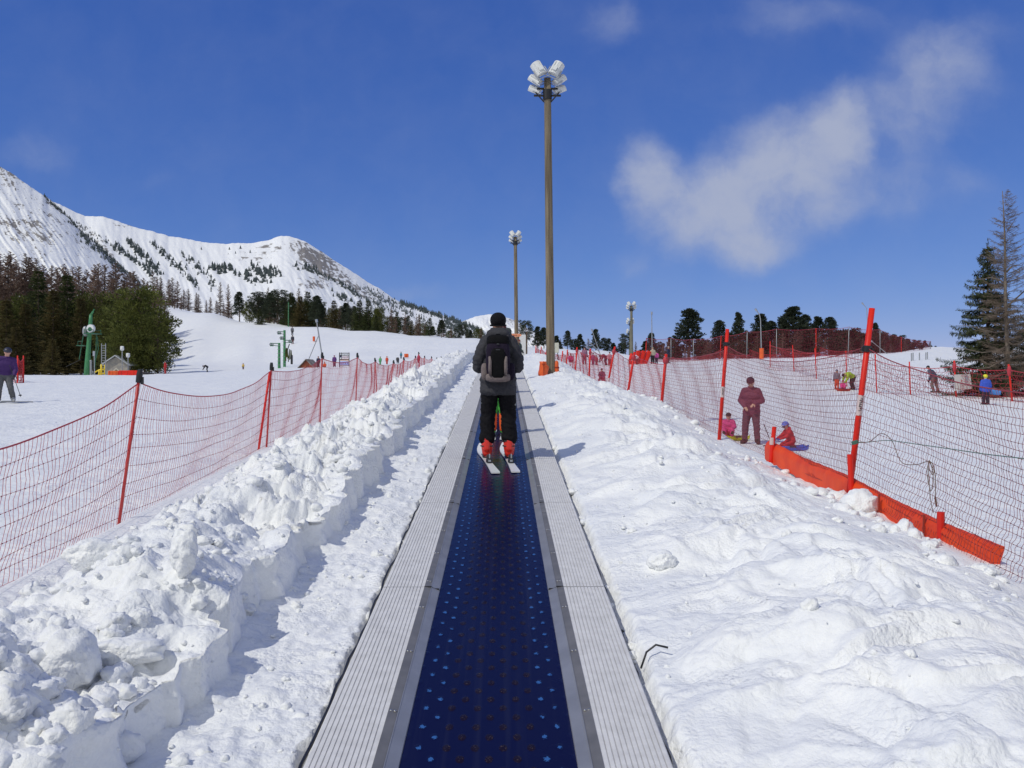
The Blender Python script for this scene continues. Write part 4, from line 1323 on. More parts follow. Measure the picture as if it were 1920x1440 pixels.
# ------------------------------------------------------------------ floodlight masts
def floodlight(parent, c, size, rot, k):
    w, h, t = size
    m = MB()
    # housing: barrel-backed box, open front towards +Y(local)
    prof = [(-w / 2, 0)] + [(w / 2 * math.cos(math.pi - a) , -t * math.sin(a)) for a in np.linspace(.35, math.pi - .35, 9)] + [(w / 2, 0)]
    poly = [(x, y) for x, y in prof]
    n = len(poly)
    vs = [Vector((x, y, -h / 2)) for x, y in poly] + [Vector((x, y, h / 2)) for x, y in poly]
    fs = [tuple(range(n))[::-1], tuple(range(n, 2 * n))] + [(i, (i + 1) % n, (i + 1) % n + n, i + n) for i in range(n)]
    m.add([rot @ q + c for q in vs], fs)
    for i in (-1, 0, 1):
        m.box(c + rot @ Vector((i * w * .25, -t * .97, 0)), (w * .06, t * .12, h * .82), rot)
    m.box(c + rot @ Vector((0, -t * 1.08, -h * .18)), (w * .34, t * .30, h * .3), rot)
    o = m.build('floodlight', M['lamp_white'], parent)
    g = MB(); g.box(c + rot @ Vector((0, .008, 0)), (w * .9, .012, h * .9), rot); g.build('lens', M['lamp_glass'], o)
    y = MB(); y.tube([c + rot @ Vector((-w * .55, -t * .4, 0)), c + rot @ Vector((-w * .55, -t * .4, -h * .75)), c + rot @ Vector((w * .55, -t * .4, -h * .75)), c + rot @ Vector((w * .55, -t * .4, 0))], .018, 6)
    y.build('yoke', M['steel'], o)
    return o


def mast(base, height, r, label, s=1.0, spread=1.0, yaw=0.0, name='floodlight_mast'):
    root = empty(name, tuple(base), yaw, label, 'lamp post', 'wooden floodlight masts')
    m = MB()
    n = 14
    lean = -.012
    m.tube([Vector((lean * height * i / n, 0, -.6 + (height + .6) * i / n)) for i in range(n + 1)], [r * (1.08 - .24 * i / n) for i in range(n + 1)], 16)
    m.build('pole', M['wood_pole'] if s >= 1 and base[1] < 100 else M['wood_dark'], root, smooth=False)
    for p in root.children[0].data.polygons: p.use_smooth = len(p.vertices) == 4
    T = Vector((lean * height, 0, height))
    q = MB(); q.tube([T + Vector((0, 0, -.62)) * s, T + Vector((0, 0, -.34)) * s], r * 1.12, 14)
    for a in (-1, 1):
        q.box(T + Vector((a * .22 * s, 0, -.50 * s)), (.34 * s, .05, .05)); q.box(T + Vector((a * .17 * s, 0, -.30 * s)), (.26 * s, .05, .05))
        q.tube([T + Vector((a * .10, -.05, -.70 * s)), T + Vector((a * .34 * s, -.05, -.42 * s))], .02, 6)
    q.build('bracket', M['cap_black'], root)
    for a in (-1, 1):
        E = Matrix.Rotation(R(a * 27), 3, 'Y') @ Matrix.Rotation(R(a * -10), 3, 'Z') @ Matrix.Rotation(R(-14), 3, 'X')
        floodlight(root, T + Vector((a * .25 * spread, -.05, .22)) * s, (.34 * s, .42 * s, .17 * s), E, 0)
        E = Matrix.Rotation(R(a * 38), 3, 'Y') @ Matrix.Rotation(R(a * -38), 3, 'Z') @ Matrix.Rotation(R(-22), 3, 'X')
        floodlight(root, T + Vector((a * .36 * spread, .05, -.07)) * s, (.26 * s, .36 * s, .14 * s), E, 1)
        E = Matrix.Rotation(R(a * 52), 3, 'Y') @ Matrix.Rotation(R(a * -40), 3, 'Z') @ Matrix.Rotation(R(-18), 3, 'X')
        floodlight(root, T + Vector((a * .36 * spread, .16, -.31)) * s, (.25 * s, .34 * s, .13 * s), E, 2)
    return root


b1 = P(1033, 708, 25.6); b1.z = bank_z(b1.x, b1.y) - .05
mast(b1, (708 - 147) / F * 25.6 + (P(1033, 708, 25.6).z - b1.z), .118, 'tall wooden floodlight mast nearest to the belt, wrapped in orange at its foot', 1.0)
b2 = P(969, 672, 69); b2.z = gz(b2.x, b2.y)
mast(b2, P(969, 444, 69).z - b2.z, .15, 'second wooden floodlight mast, rising straight above the waiting skier', 1.0, .9)
for (px, ty, d, r, lab) in ((1185, 573, 92, .15, 'nearest of the three floodlight masts standing in line behind the right net'),
                            (1182.5, 602, 126, .13, 'middle floodlight mast of the three standing in line behind the right net'),
                            (1180.5, 621, 165, .13, 'farthest floodlight mast of the three in line, just above the pines')):
    b = on_ground(px, d)
    mast(b, P(px, ty, d).z - b.z, r, lab, .9 if d < 100 else 1.0, 1.15)


# orange wraps and boxes at the foot of the first mast
def mast_pads():
    c = P(1019, 710, 25.3)
    root = empty('foam_mat', tuple(c), 0, 'orange foam mat leaning on the left side of the nearest mast', 'padding', 'orange mats at the mast foot')
    m = MB(); n = 8
    rows = []
    for i in range(n + 1):
        z = -.1 + 1.15 * .52 * 2 * i / n * .52 * .95
        rows.append([Vector((.11 * math.cos(a) * (1.25 if i < n - 1 else .9) + .02 * math.sin(i * 1.4), .11 * math.sin(a), z)) for a in np.linspace(0, 2 * math.pi, 13)[:-1]])
    vs = [p for r in rows for p in r]; k = 12
    fs = [(i * k + j, i * k + (j + 1) % k, (i + 1) * k + (j + 1) % k, (i + 1) * k + j) for i in range(n) for j in range(k)] + [tuple(range(n * k, n * k + k))]
    m.add(vs, fs); m.build('foam_body', M['bag_orange'], root, smooth=True)
    s = MB(); s.tube([(-.05, -.13, .42), (0, -.15, .40), (.05, -.13, .42)], .012, 6); s.box((0, -.13, .3), (.012, .02, .4)); s.build('strap', cloth('pad_dark', (.3, .03, .012)), root)
    c2 = P(1043.5, 708, 25.6)
    r2 = empty('foam_mat', tuple(c2), 0, 'narrow orange foam mat on the right side of the nearest mast', 'padding', 'orange mats at the mast foot')
    m = MB(); m.tube([(0, 0, -.1), (.01, 0, .15), (-.01, 0, .3), (.0, 0, .45), (.03, 0, .48)], [.075, .07, .075, .06, .03], 10)
    m.build('foam_body', M['bag_orange'], r2, smooth=True)
    s = MB(); s.tube([(0, 0, .27), (0, 0, .31)], .082, 10); s.build('strap', cloth('pad_dark', (.3, .03, .012)), r2)
    c3 = P(1043.5, 662, 25.6)
    r3 = empty('switch_box', tuple(c3), 0, 'pale grey switch box on a thin white post beside the nearest mast', 'switch box')
    m = MB(); m.box((0, 0, .15), (.135, .10, .29), bev=.01); m.build('box', cloth('pale_box', (.62, .62, .52), .5), r3)
    m = MB(); m.tube([(-.055, .02, -.75), (-.055, .02, 0)], .022, 8); m.build('stand', M['lamp_white'], r3)
    m = MB(); m.tube([(.03, 0, .0), (.05, 0, -.1), (.03, 0, -.15), (.05, 0, -.2)], .012, 6); m.build('cable', M['cap_black'], r3)
mast_pads()
# ------------------------------------------------------------------ trees
def foliage_material(name, a, b, c=None, rough=.75, scale=1.4, var=.18):
    m = bpy.data.materials.new(name); m.use_nodes = True
    nt = m.node_tree; bs = nt.nodes['Principled BSDF']; L = nt.links.new
    tc = nt.nodes.new('ShaderNodeTexCoord'); n = nt.nodes.new('ShaderNodeTexNoise'); n.inputs['Scale'].default_value = scale; n.inputs['Detail'].default_value = 5; n.inputs['Roughness'].default_value = .7
    L(tc.outputs['Object'], n.inputs['Vector'])
    r = nt.nodes.new('ShaderNodeValToRGB'); r.color_ramp.elements[0].position = .36; r.color_ramp.elements[1].position = .64
    r.color_ramp.elements[0].color = (*a, 1); r.color_ramp.elements[1].color = (*b, 1)
    if c:
        e = r.color_ramp.elements.new(.70); e.color = (*c, 1)  # brighter third tone puts highlights into the foliage colour
    L(n.outputs['Fac'], r.inputs['Fac'])
    oi = nt.nodes.new('ShaderNodeObjectInfo'); hs = nt.nodes.new('ShaderNodeHueSaturation')
    mr = nt.nodes.new('ShaderNodeMapRange'); mr.inputs['To Min'].default_value = 1 - var; mr.inputs['To Max'].default_value = 1 + var
    L(oi.outputs['Random'], mr.inputs['Value']); L(mr.outputs['Result'], hs.inputs['Value']); L(r.outputs['Color'], hs.inputs['Color']); L(hs.outputs['Color'], bs.inputs['Base Color'])
    bs.inputs['Roughness'].default_value = rough; bs.inputs['Specular IOR Level'].default_value = .25
    tr = nt.nodes.new('ShaderNodeBsdfTranslucent'); ms = nt.nodes.new('ShaderNodeMixShader'); ms.inputs[0].default_value = .22
    L(hs.outputs['Color'], tr.inputs['Color']); L(bs.outputs[0], ms.inputs[1]); L(tr.outputs[0], ms.inputs[2]); L(ms.outputs[0], nt.nodes['Material Output'].inputs['Surface'])
    return m


M['bark'] = mat('bark', (.11, .075, .05), .9, noise=(6, (.07, .05, .035)))
M['bark_grey'] = mat('bark_grey', (.20, .165, .13), .9, noise=(5, (.13, .10, .08)))
M['twig'] = foliage_material('twig', (.165, .108, .082), (.29, .20, .155), None, .9, .6, .2)
M['twig_grey'] = foliage_material('twig_grey', (.19, .145, .11), (.30, .235, .185), None, .9, .8, .05)
M['spruce'] = foliage_material('spruce', (.030, .044, .018), (.095, .11, .036), (.16, .13, .05), .75, .9)
M['spruce_brown'] = foliage_material('spruce_brown', (.042, .042, .016), (.15, .115, .042), (.27, .16, .075), .8, .5)
M['spruce_near'] = foliage_material('spruce_near', (.050, .064, .034), (.12, .135, .062), (.20, .165, .095), .75, 1.2)
M['pine_olive'] = foliage_material('pine_olive', (.042, .056, .014), (.14, .15, .032), (.20, .18, .05), .75, .8)
M['pine_dark'] = foliage_material('pine_dark', (.026, .038, .026), (.070, .085, .050), (.11, .10, .06), .75, .9)


class Tri:
    """many small faces of one mesh"""
    def __init__(s): s.v = []; s.f = []
    def blade(s, a, b, w, side):
        """kite from a to b, half width w along side"""
        i = len(s.v); mid = a.lerp(b, .45)
        s.v += [a, mid + side * w, b, mid - side * w]; s.f.append((i, i + 1, i + 2, i + 3))
    def strip(s, pts, w0, w1):
        """thin crossed ribbon standing for a twig with width w0 -> w1 (three-sided tube)"""
        n = len(pts); i0 = len(s.v)
        for k, p in enumerate(pts):
            t = (pts[min(n - 1, k + 1)] - pts[max(0, k - 1)]); t = t.normalized() if t.length > 1e-6 else Vector((0, 0, 1))
            a = t.cross(Vector((.2, .3, .93)));
            a = a.normalized() if a.length > 1e-6 else Vector((1, 0, 0))
            b = t.cross(a); w = w0 + (w1 - w0) * k / max(1, n - 1)
            for q in range(3):
                an = 2.094 * q
                s.v.append(p + (a * math.cos(an) + b * math.sin(an)) * w)
        for k in range(n - 1):
            for q in range(3):
                q2 = (q + 1) % 3
                s.f.append((i0 + k * 3 + q, i0 + k * 3 + q2, i0 + (k + 1) * 3 + q2, i0 + (k + 1) * 3 + q))
    def mesh(s, name):
        v = np.array([tuple(p) for p in s.v]); f = np.array(s.f)
        return np_mesh(name, v, f, smooth=False)


def rdir(rs):
    a = rs.uniform(0, 6.283); z = rs.uniform(-1, 1); q = math.sqrt(1 - z * z)
    return Vector((q * math.cos(a), q * math.sin(a), z))


def spruce_meshes(seed, h, w, dens=1.0, droop=.25, bare=.06, blade=.26, lumpy=.25):
    rs = random.Random(seed); T = Tri()
    lev = int(h * 3.1 * dens ** .5) + 8
    gaps = [(rs.uniform(.2, .9), rs.uniform(0, 6.28), rs.uniform(.25, .5)) for _ in range(5)]
    for i in range(lev):
        f = bare + (1 - bare) * (i + rs.uniform(-.4, .4)) / lev
        if f > .995: continue
        z = f * h
        prof = (1 - f) ** .82 * (1 - .25 * max(0, .15 - f) / .15)
        nb = max(4, int((5.5 + 6 * (1 - f)) * dens ** .5))
        a0 = rs.uniform(0, 6.28)
        for k in range(nb):
            a = a0 + 6.283 * k / nb + rs.uniform(-.3, .3)
            Lb = w * prof * rs.uniform(1 - lumpy * 1.6, 1 + lumpy) + .12
            for (gf, ga, gw) in gaps:
                if abs(f - gf) < .06 and abs((a - ga + 3.14) % 6.28 - 3.14) < gw: Lb *= .55
            d = Vector((math.cos(a), math.sin(a), 0)); sd_ = Vector((-d.y, d.x, 0))
            rise = .25 * f - droop * (1 - f)
            n = max(2, int(Lb / (blade * .62)))
            for j in range(n + 1):
                t = (j + .4) / (n + .6)
                if t < .12 and Lb > .8: continue
                p = Vector((0, 0, z)) + d * Lb * t + Vector((0, 0, Lb * (rise * t + .22 * t * t * (1 if f < .7 else .4))))
                bl = blade * rs.uniform(.7, 1.25) * (1.05 - .35 * t)
                for sgn in (-1, 1):
                    for q in range(2):
                        tip = p + (d * rs.uniform(.35, .9) + sd_ * sgn * rs.uniform(.5, 1.0) + Vector((0, 0, rs.uniform(-.55, .12)))) * bl
                        T.blade(p, tip, bl * rs.uniform(.13, .22), (d * .4 - sd_ * sgn * .3 + Vector((0, 0, rs.uniform(.3, 1)))).normalized())
                if j == n:
                    T.blade(p, p + (d + Vector((0, 0, .1))) * bl * .9, bl * .18, sd_)
    for q in range(10):
        p = Vector((0, 0, h * (1 - .05 * rs.random()))); a = rs.uniform(0, 6.28)
        T.blade(p, p + Vector((math.cos(a) * .18, math.sin(a) * .18, rs.uniform(.1, .4))), .03, Vector((-math.sin(a), math.cos(a), 0)))
    t = MB(); t.tube([Vector((0, 0, -.4)), Vector((0, 0, h * .5)), Vector((0, 0, h * .99))], [h * .016, h * .010, .012], 8)
    return T.mesh('spruce_crown'), t


def pine_meshes(seed, h, w, bare=.3, clumps=26, blades=90, round_=.5, blade=.22, flat=.55):
    rs = random.Random(seed); T = Tri(); t = MB()
    bend = [Vector((rs.uniform(-.05, .05) * h * k / 5, rs.uniform(-.05, .05) * h * k / 5, h * .93 * k / 5)) for k in range(6)]; bend[0] = Vector((0, 0, -.5)); bend[5].x *= .5; bend[5].y *= .5
    t.tube(bend, [h * .022 * (1 - .75 * k / 5) for k in range(6)], 8)
    for c in range(clumps):
        f = bare + (1 - bare) * (c + .5) / clumps
        g = (f - bare) / (1 - bare)
        env = math.sin(min(1, (g * (1 - round_ * .0) + .16)) ** .8 * math.pi * (.55 + .42 * round_) + .0) if round_ > .3 else (1 - g) ** .75 + .08
        env = max(.14, env)
        a = c * 2.4 + rs.uniform(-.5, .5); rr = w * env * rs.uniform(.45, 1.05)
        kx = min(4, int(f * 5)); base = bend[kx].lerp(bend[kx + 1], f * 5 - kx) if f < 1 else bend[5]
        zc = h * f * (.97)
        c0 = Vector((base.x + math.cos(a) * rr, base.y + math.sin(a) * rr, zc + rr * .14))
        t.tube([Vector((base.x, base.y, max(.1, zc - rr * .25))), (Vector((base.x, base.y, zc)) + c0) / 2, c0], [h * .007, h * .005, h * .002], 5, caps=False)
        R1 = w * rs.uniform(.20, .40) * (.7 + .5 * env)
        for b in range(blades):
            dv = rdir(rs); q = rs.random() ** .45
            p = c0 + Vector((dv.x * R1 * q, dv.y * R1 * q, dv.z * R1 * q * flat))
            o = (dv * .7 + Vector((math.cos(a), math.sin(a), .0)) * .35 + Vector((0, 0, .45)) + rdir(rs) * .5).normalized()
            bl = blade * rs.uniform(.7, 1.3)
            T.blade(p, p + o * bl, bl * rs.uniform(.16, .28), o.cross(rdir(rs)).normalized())
    return T.mesh('pine_crown'), t


def larch_meshes(seed, h, w, twigs=1.0, wt=.012, bare=.08, up=.25):
    rs = random.Random(seed); T = Tri(); t = MB()
    t.tube([Vector((0, 0, -.4)), Vector((.01 * h * rs.uniform(-1, 1), 0, h * .5)), Vector((0, 0, h))], [h * .015, h * .0095, .012], 9)
    lev = int(h * 5.5 * twigs)
    for i in range(lev):
        f = bare + (1 - bare) * (i + rs.random()) / lev
        z = f * h; L1 = w * ((1 - f) ** .7) * rs.uniform(.45, 1.1) + .12
        a = rs.uniform(0, 6.283); d = Vector((math.cos(a), math.sin(a), 0)); sd_ = Vector((-d.y, d.x, 0))
        el = rs.uniform(-.35, .1) if f < .5 else rs.uniform(0, .5)
        pts = [Vector((0, 0, z)) + d * L1 * q + Vector((0, 0, L1 * (el * q + up * q * q))) + sd_ * L1 * .08 * math.sin(q * 3 + a) for q in (0, .35, .7, 1)]
        T.strip(pts, wt * (1.5 - f * .6), wt * .45)
        nt_ = int(4 + L1 * 5 * twigs)
        for k in range(nt_):
            q = rs.uniform(.15, 1.0); kk = min(2, int(q * 3)); p = pts[kk].lerp(pts[kk + 1], q * 3 - kk)
            l2 = L1 * .28 * rs.uniform(.4, 1) * (1.15 - q) + .10
            o = (sd_ * rs.choice((-1, 1)) * rs.uniform(.5, 1) + d * rs.uniform(.1, .8) + Vector((0, 0, rs.uniform(-.65, .35))))
            T.strip([p, p + o * l2 * .6, p + o * l2 + Vector((0, 0, l2 * .15))], wt * .5, wt * .22)
            if l2 > .25 * 1:
                for s2 in range(2):
                    p2 = p + o * l2 * rs.uniform(.3, .9); o2 = (rdir(rs) + Vector((0, 0, -.2))) * l2 * .35
                    T.strip([p2, p2 + o2], wt * .32, wt * .18)
    return T.mesh('larch_twigs'), t


def near_spruce(seed, h, w):
    """layered spruce with hanging boughs and gaps between the whorls"""
    rs = random.Random(seed); T = Tri(); lv = int(h * 3.1)
    for i in range(lv):
        f = .03 + .96 * max(0.0, (i + rs.uniform(-.25, .25)) / lv) ** .95
        if f < .0: continue
        nb = rs.randint(6, 8) if f < .7 else 5
        a0 = rs.uniform(0, 6.28)
        for k in range(nb):
            a = a0 + 6.283 * k / nb + rs.uniform(-.35, .35)
            L_ = (w * (1 - f) ** .85 + .10) * rs.choice((1.12, 1.0, .95, .8, .6)) * rs.uniform(.85, 1.1)
            d = Vector((math.cos(a), math.sin(a), 0)); sd_ = Vector((-d.y, d.x, 0))
            dr = .42 * (1 - f) + .02; z = f * h + rs.uniform(-.12, .12)
            def pt(t): return Vector((0, 0, z)) + d * L_ * t + Vector((0, 0, L_ * (-dr * t + (dr * .62 + .12 * f) * t * t * t)))
            n = max(3, int(L_ / .085))
            for j in range(n + 1):
                t = (j + .5) / (n + .8); p = pt(t)
                if t < .16 and L_ > 1: continue
                sl = (.42 * L_ * (1 - t) * (.5 + t) + .10) * rs.uniform(.6, 1.15)       # side shoots, longest in the middle
                for sg in (-1, 1):
                    o = (d * rs.uniform(.45, .8) + sd_ * sg + Vector((0, 0, -.28 - .25 * (1 - f)))).normalized()
                    m = max(1, int(sl / .13))
                    for q in range(m + 1):
                        pp = p + o * sl * (q + .2) / (m + .6)
                        bl = rs.uniform(.11, .19)
                        T.blade(pp, pp + (o + rdir(rs) * .35).normalized() * bl, bl * .27, Vector((0, 0, 1)).cross(o).normalized())
                        T.blade(pp, pp + (o * .5 + Vector((0, 0, -.9 if rs.random() < .55 else .35)) + rdir(rs) * .4).normalized() * bl * 1.25, bl * .25, sd_)
                bl = rs.uniform(.12, .2)
                T.blade(p, p + (d + Vector((0, 0, .25)) + rdir(rs) * .3).normalized() * bl, bl * .2, sd_)
            T.strip([pt(q) for q in (0, .4, .8, 1)], .016, .004)
    for q in range(14):
        p = Vector((0, 0, h * (1 - .08 * rs.random()))); a = rs.uniform(0, 6.28)
        T.blade(p, p + Vector((math.cos(a) * .14, math.sin(a) * .14, rs.uniform(.05, .3))), .025, Vector((-math.sin(a), math.cos(a), 0)))
    t = MB(); t.tube([Vector((0, 0, -.4)), Vector((0, 0, h * .5)), Vector((0, 0, h * .99))], [h * .016, h * .010, .012], 8)
    return T.mesh('spruce_crown'), t


PROTO = {}
def proto(kind, i):
    """crown mesh and trunk mesh of unit kinds, built once"""
    k = (kind, i)
    if k in PROTO: return PROTO[k]
    if kind == 'spruce': c, t = spruce_meshes(100 + i, 10, 2.5, 1.0, droop=(.12, .3, .2)[i % 3], blade=.42); fm, tm = M['spruce'], M['bark']
    elif kind == 'spruce_brown': c, t = spruce_meshes(140 + i, 10, 2.3, 1.0, droop=.25, blade=.42, lumpy=.35); fm, tm = M['spruce_brown'], M['bark']
    elif kind == 'pine_olive': c, t = pine_meshes(200 + i, 10, 3.6, .06, 70, 120, .55, .36, .75); fm, tm = M['pine_olive'], M['bark']
    elif kind == 'pine': c, t = pine_meshes(220 + i, 10, (2.5, 3.0, 2.2)[i % 3], (.22, .3, .16)[i % 3], (54, 46, 56)[i % 3], 130, (.30, .45, .15)[i % 3], .33, .40); fm, tm = M['pine_dark'], M['bark']
    elif kind == 'small_pine': c, t = pine_meshes(260 + i, 6, (1.5, 1.9)[i % 2], .10, 30, 150, (.2, .5)[i % 2], .34, .6); fm, tm = M['pine_dark'], M['bark']
    elif kind == 'larch': c, t = larch_meshes(300 + i, 12, 2.7, 2.5, .052); fm, tm = M['twig'], M['bark_grey']
    tm_ = t.build('tree_trunk', tm); tmesh = tm_.data; bpy.data.objects.remove(tm_)
    c.materials.append(fm)
    zs = np.empty(len(c.vertices) * 3, np.float32); c.vertices.foreach_get('co', zs); zs = zs.reshape(-1, 3)
    top = float(zs[:, 2].max())
    PROTO[k] = (c, tmesh, top)
    return PROTO[k]


NAMES = {'spruce': 'spruce_tree', 'spruce_brown': 'spruce_tree', 'pine_olive': 'pine_tree', 'pine': 'pine_tree', 'small_pine': 'pine_tree', 'larch': 'larch_tree'}
def tree(kind, i, base, top_z, label, group, wide=1.0, rz=None):
    c, t, top = proto(kind, i)
    o = empty(NAMES[kind], tuple(base), random.uniform(0, 6.28) if rz is None else rz, label, 'tree', group)
    s = (top_z - base[2]) / top
    o.scale = (s * wide, s * wide, s)
    link('trunk', t, o); link('crown', c, o)
    return o


ORD = ['first', 'second', 'third', 'fourth', 'fifth', 'sixth', 'seventh', 'eighth', 'ninth', 'tenth', 'eleventh', 'twelfth', 'thirteenth', 'fourteenth', 'fifteenth', 'sixteenth', 'seventeenth', 'eighteenth', 'nineteenth', 'twentieth',
       'twenty first', 'twenty second', 'twenty third', 'twenty fourth', 'twenty fifth', 'twenty sixth', 'twenty seventh', 'twenty eighth', 'twenty ninth', 'thirtieth', 'thirty first', 'thirty second', 'thirty third', 'thirty fourth', 'thirty fifth', 'thirty sixth', 'thirty seventh', 'thirty eighth', 'thirty ninth', 'fortieth']


def row(specs, phrase, group):
    """specs: (px, top py, depth, kind, variant, wide, own label or None) ordered from the left"""
    specs = sorted(specs, key=lambda q: q[0])
    for n, (px, ty, d, kind, v, wide, lab) in enumerate(specs):
        b = on_ground(px, d)
        tz = (720 - ty) / F * d
        tree(kind, v, b - Vector((0, 0, .1)), tz, lab or f'{ORD[n]} {phrase}', group, wide)


# the dark wood at the left: front row
row([(-75, 520, 112, 'spruce', 0, 1.0, None), (-35, 540, 108, 'spruce_brown', 1, 1.1, None),
     (12, 556, 104, 'spruce_brown', 0, 1.25, 'brownish spruce with spreading boughs at the left edge of the photo behind the purple skier'),
     (48, 566, 106, 'spruce_brown', 1, 1.3, 'rusty brown spruce left of the dark spires in the front row of the left wood'),
     (72, 497, 116, 'spruce', 0, .9, 'tall narrow dark spruce, the left spire of the pair in the left wood'),
     (100, 540, 110, 'spruce_brown', 2, 1.15, 'mid height brown green spruce between the two dark spires of the left wood'),
     (126, 509, 114, 'spruce', 2, 1.0, 'dark spruce with long drooping boughs, the right spire of the pair in the left wood'),
     (152, 552, 109, 'spruce_brown', 0, 1.0, 'dull spruce just left of the green lift pylon'),
     (182, 540, 113, 'pine_olive', 1, .8, 'rounded olive pine directly behind the green lift pylon'),
     (212, 568, 108, 'pine_olive', 0, .75, 'lower olive pine above the stone hut'),
     (262, 531, 103, 'pine_olive', 2, 1.0, 'largest broad olive pine at the right end of the left wood'),
     (296, 585, 101, 'pine_olive', 1, .95, 'outermost olive pine whose low boughs reach over the snow slope'),
     (30, 610, 99, 'spruce_brown', 2, 1.5, 'low bushy brown spruce behind the small red net at far left'),
     (98, 632, 97, 'spruce_brown', 0, 1.5, 'short rusty sapling in front of the dark spires'),
     (240, 612, 100, 'pine_olive', 2, 1.0, 'low olive pine right behind the two snow capped lamps')],
    'spruce from the left in the left wood, at or beyond the photo edge', 'trees of the dark wood at left')
# second row
rs_ = random.Random(11)
specs = []
for k in range(13):
    px = -60 + k * 27 + rs_.uniform(-8, 8)
    specs.append((px, 545 + 18 * rs_.random() + (6 if px > 150 else 0), 124 + rs_.uniform(0, 14), ('spruce', 'spruce_brown', 'pine_olive')[k % 3], k % 3, rs_.uniform(.95, 1.2), None))
row(specs, 'dark conifer from the left in the second row of the left wood', 'conifers deeper in the left wood')
# bare larches behind
specs = []
top_line = [(-80, 470), (0, 465), (40, 470), (90, 485), (140, 487), (190, 498), (235, 496), (262, 505), (290, 530), (310, 545), (332, 560), (345, 575)]
for k in range(34):
    px = -70 + k * 11.6 + rs_.uniform(-5, 5)
    ty = np.interp(px, [q[0] for q in top_line], [q[1] for q in top_line]) + rs_.uniform(-5, 16)
    specs.append((px, ty, 165 + rs_.uniform(0, 60), 'larch', k % 4, rs_.uniform(1.0, 1.35), None))
row(specs, 'bare brown larch from the left in the band above the left wood', 'bare larches above the left wood')
specs = []
for k in range(16):
    px = 285 + k * 10 + rs_.uniform(-4, 4)
    ty = np.interp(px, [285, 330, 360, 400, 440], [508, 528, 545, 560, 572]) + rs_.uniform(-5, 8)
    specs.append((px, ty, 300 + rs_.uniform(0, 40), 'larch', k % 4, rs_.uniform(1.0, 1.4), None))
row(specs, 'bare larch from the left in the thin row beyond the big olive pine', 'bare larches behind the hill at the wood end')
specs = []
for k in range(22):
    px = -60 + k * 16.5 + rs_.uniform(-6, 6)
    ty = np.interp(px, [q[0] for q in top_line], [q[1] for q in top_line]) + rs_.uniform(14, 34)
    specs.append((px, ty, 235 + rs_.uniform(0, 50), 'larch', k % 4, rs_.uniform(1.1, 1.5), None))
row(specs, 'bare larch from the left in the hindmost ranks above the left wood', 'hindmost bare larches of the left wood')

# along the top of the left hill
row([(413, 528, 262, 'larch', 0, .8, 'bare larch with a broken top at the left end of the hill crest trees'),
     (428, 532, 258, 'larch', 1, .8, 'slim bare larch second from the left on the hill crest'),
     (340, 552, 285, 'larch', 2, .9, 'half bare larch alone beyond the big olive pine'), (327, 566, 285, 'larch', 3, .8, 'small larch tucked behind the big olive pine on the crest'),
     (449, 546, 250, 'pine', 0, .9, 'single small dark pine between the larches and the tree line on the hill'),
     (468, 562, 242, 'pine_olive', 0, .85, 'broad low olive pine where the hill tree line begins'),
     (484, 545, 240, 'pine', 1, .95, 'tall pine above the boughs that sweep onto the piste'),
     (487, 578, 226, 'spruce', 1, 1.5, 'low spreading conifer standing out on the piste below the hill tree line'),
     (503, 538, 240, 'larch', 1, .8, None), (506, 548, 238, 'pine', 2, 1.1, None), (521, 541, 236, 'pine', 1, 1.0, None), (535, 552, 240, 'larch', 2, .9, None), (546, 546, 232, 'spruce', 1, 1.2, None),
     (560, 540, 236, 'larch', 3, .9, None), (563, 553, 228, 'spruce_brown', 0, 1.5, None), (577, 545, 232, 'spruce', 2, 1.3, None), (594, 553, 226, 'pine', 0, 1.0, None), (601, 568, 222, 'pine', 2, 1.1, None),
     (626, 562, 214, 'spruce_brown', 2, 1.4, None), (637, 574, 218, 'larch', 0, 1.0, None), (648, 567, 210, 'pine', 2, 1.1, None), (661, 572, 208, 'pine', 1, .9, None), (674, 561, 204, 'spruce', 0, 1.5, None),
     (691, 562, 202, 'spruce', 2, 1.4, None), (712, 574, 196, 'pine_olive', 1, .8, None), (705, 590, 192, 'spruce', 1, 1.4, None), (734, 573, 196, 'larch', 1, .95, None), (742, 592, 192, 'larch', 2, 1.0, None),
     (760, 588, 190, 'larch', 3, 1.0, None), (772, 600, 184, 'spruce_brown', 1, 1.4, None), (786, 588, 186, 'larch', 0, 1.0, None), (797, 604, 180, 'larch', 2, 1.2, None), (806, 594, 176, 'spruce', 0, 1.4, None),
     (828, 599, 172, 'pine', 0, 1.1, None), (846, 614, 170, 'larch', 1, 1.2, None), (866, 607, 166, 'pine', 1, 1.2, None), (882, 618, 164, 'pine', 2, 1.2, None), (902, 612, 168, 'larch', 3, 1.0, None), (916, 622, 160, 'pine', 2, 1.3, None), (948, 613, 165, 'pine', 0, 1.0, None)],
    'tree from the left in the tree line on the left hill crest', 'trees along the left hill crest')
specs = []
for k in range(40):
    px = 492 + k * 10.6 + rs_.uniform(-4, 4)
    ty = np.interp(px, [490, 580, 620, 700, 780, 880, 920], [556, 562, 575, 576, 597, 618, 622]) + rs_.uniform(-6, 10)
    specs.append((px, ty, float(np.interp(px, [490, 600, 700, 800, 890], [252, 226, 208, 192, 175])) + rs_.uniform(0, 14), ('pine', 'spruce_brown', 'larch', 'pine_olive', 'spruce')[k % 5], k % 3, rs_.uniform(1.0, 1.35), None))
row(specs, 'tree from the left in the second rank behind the left crest', 'second rank of trees on the left hill')

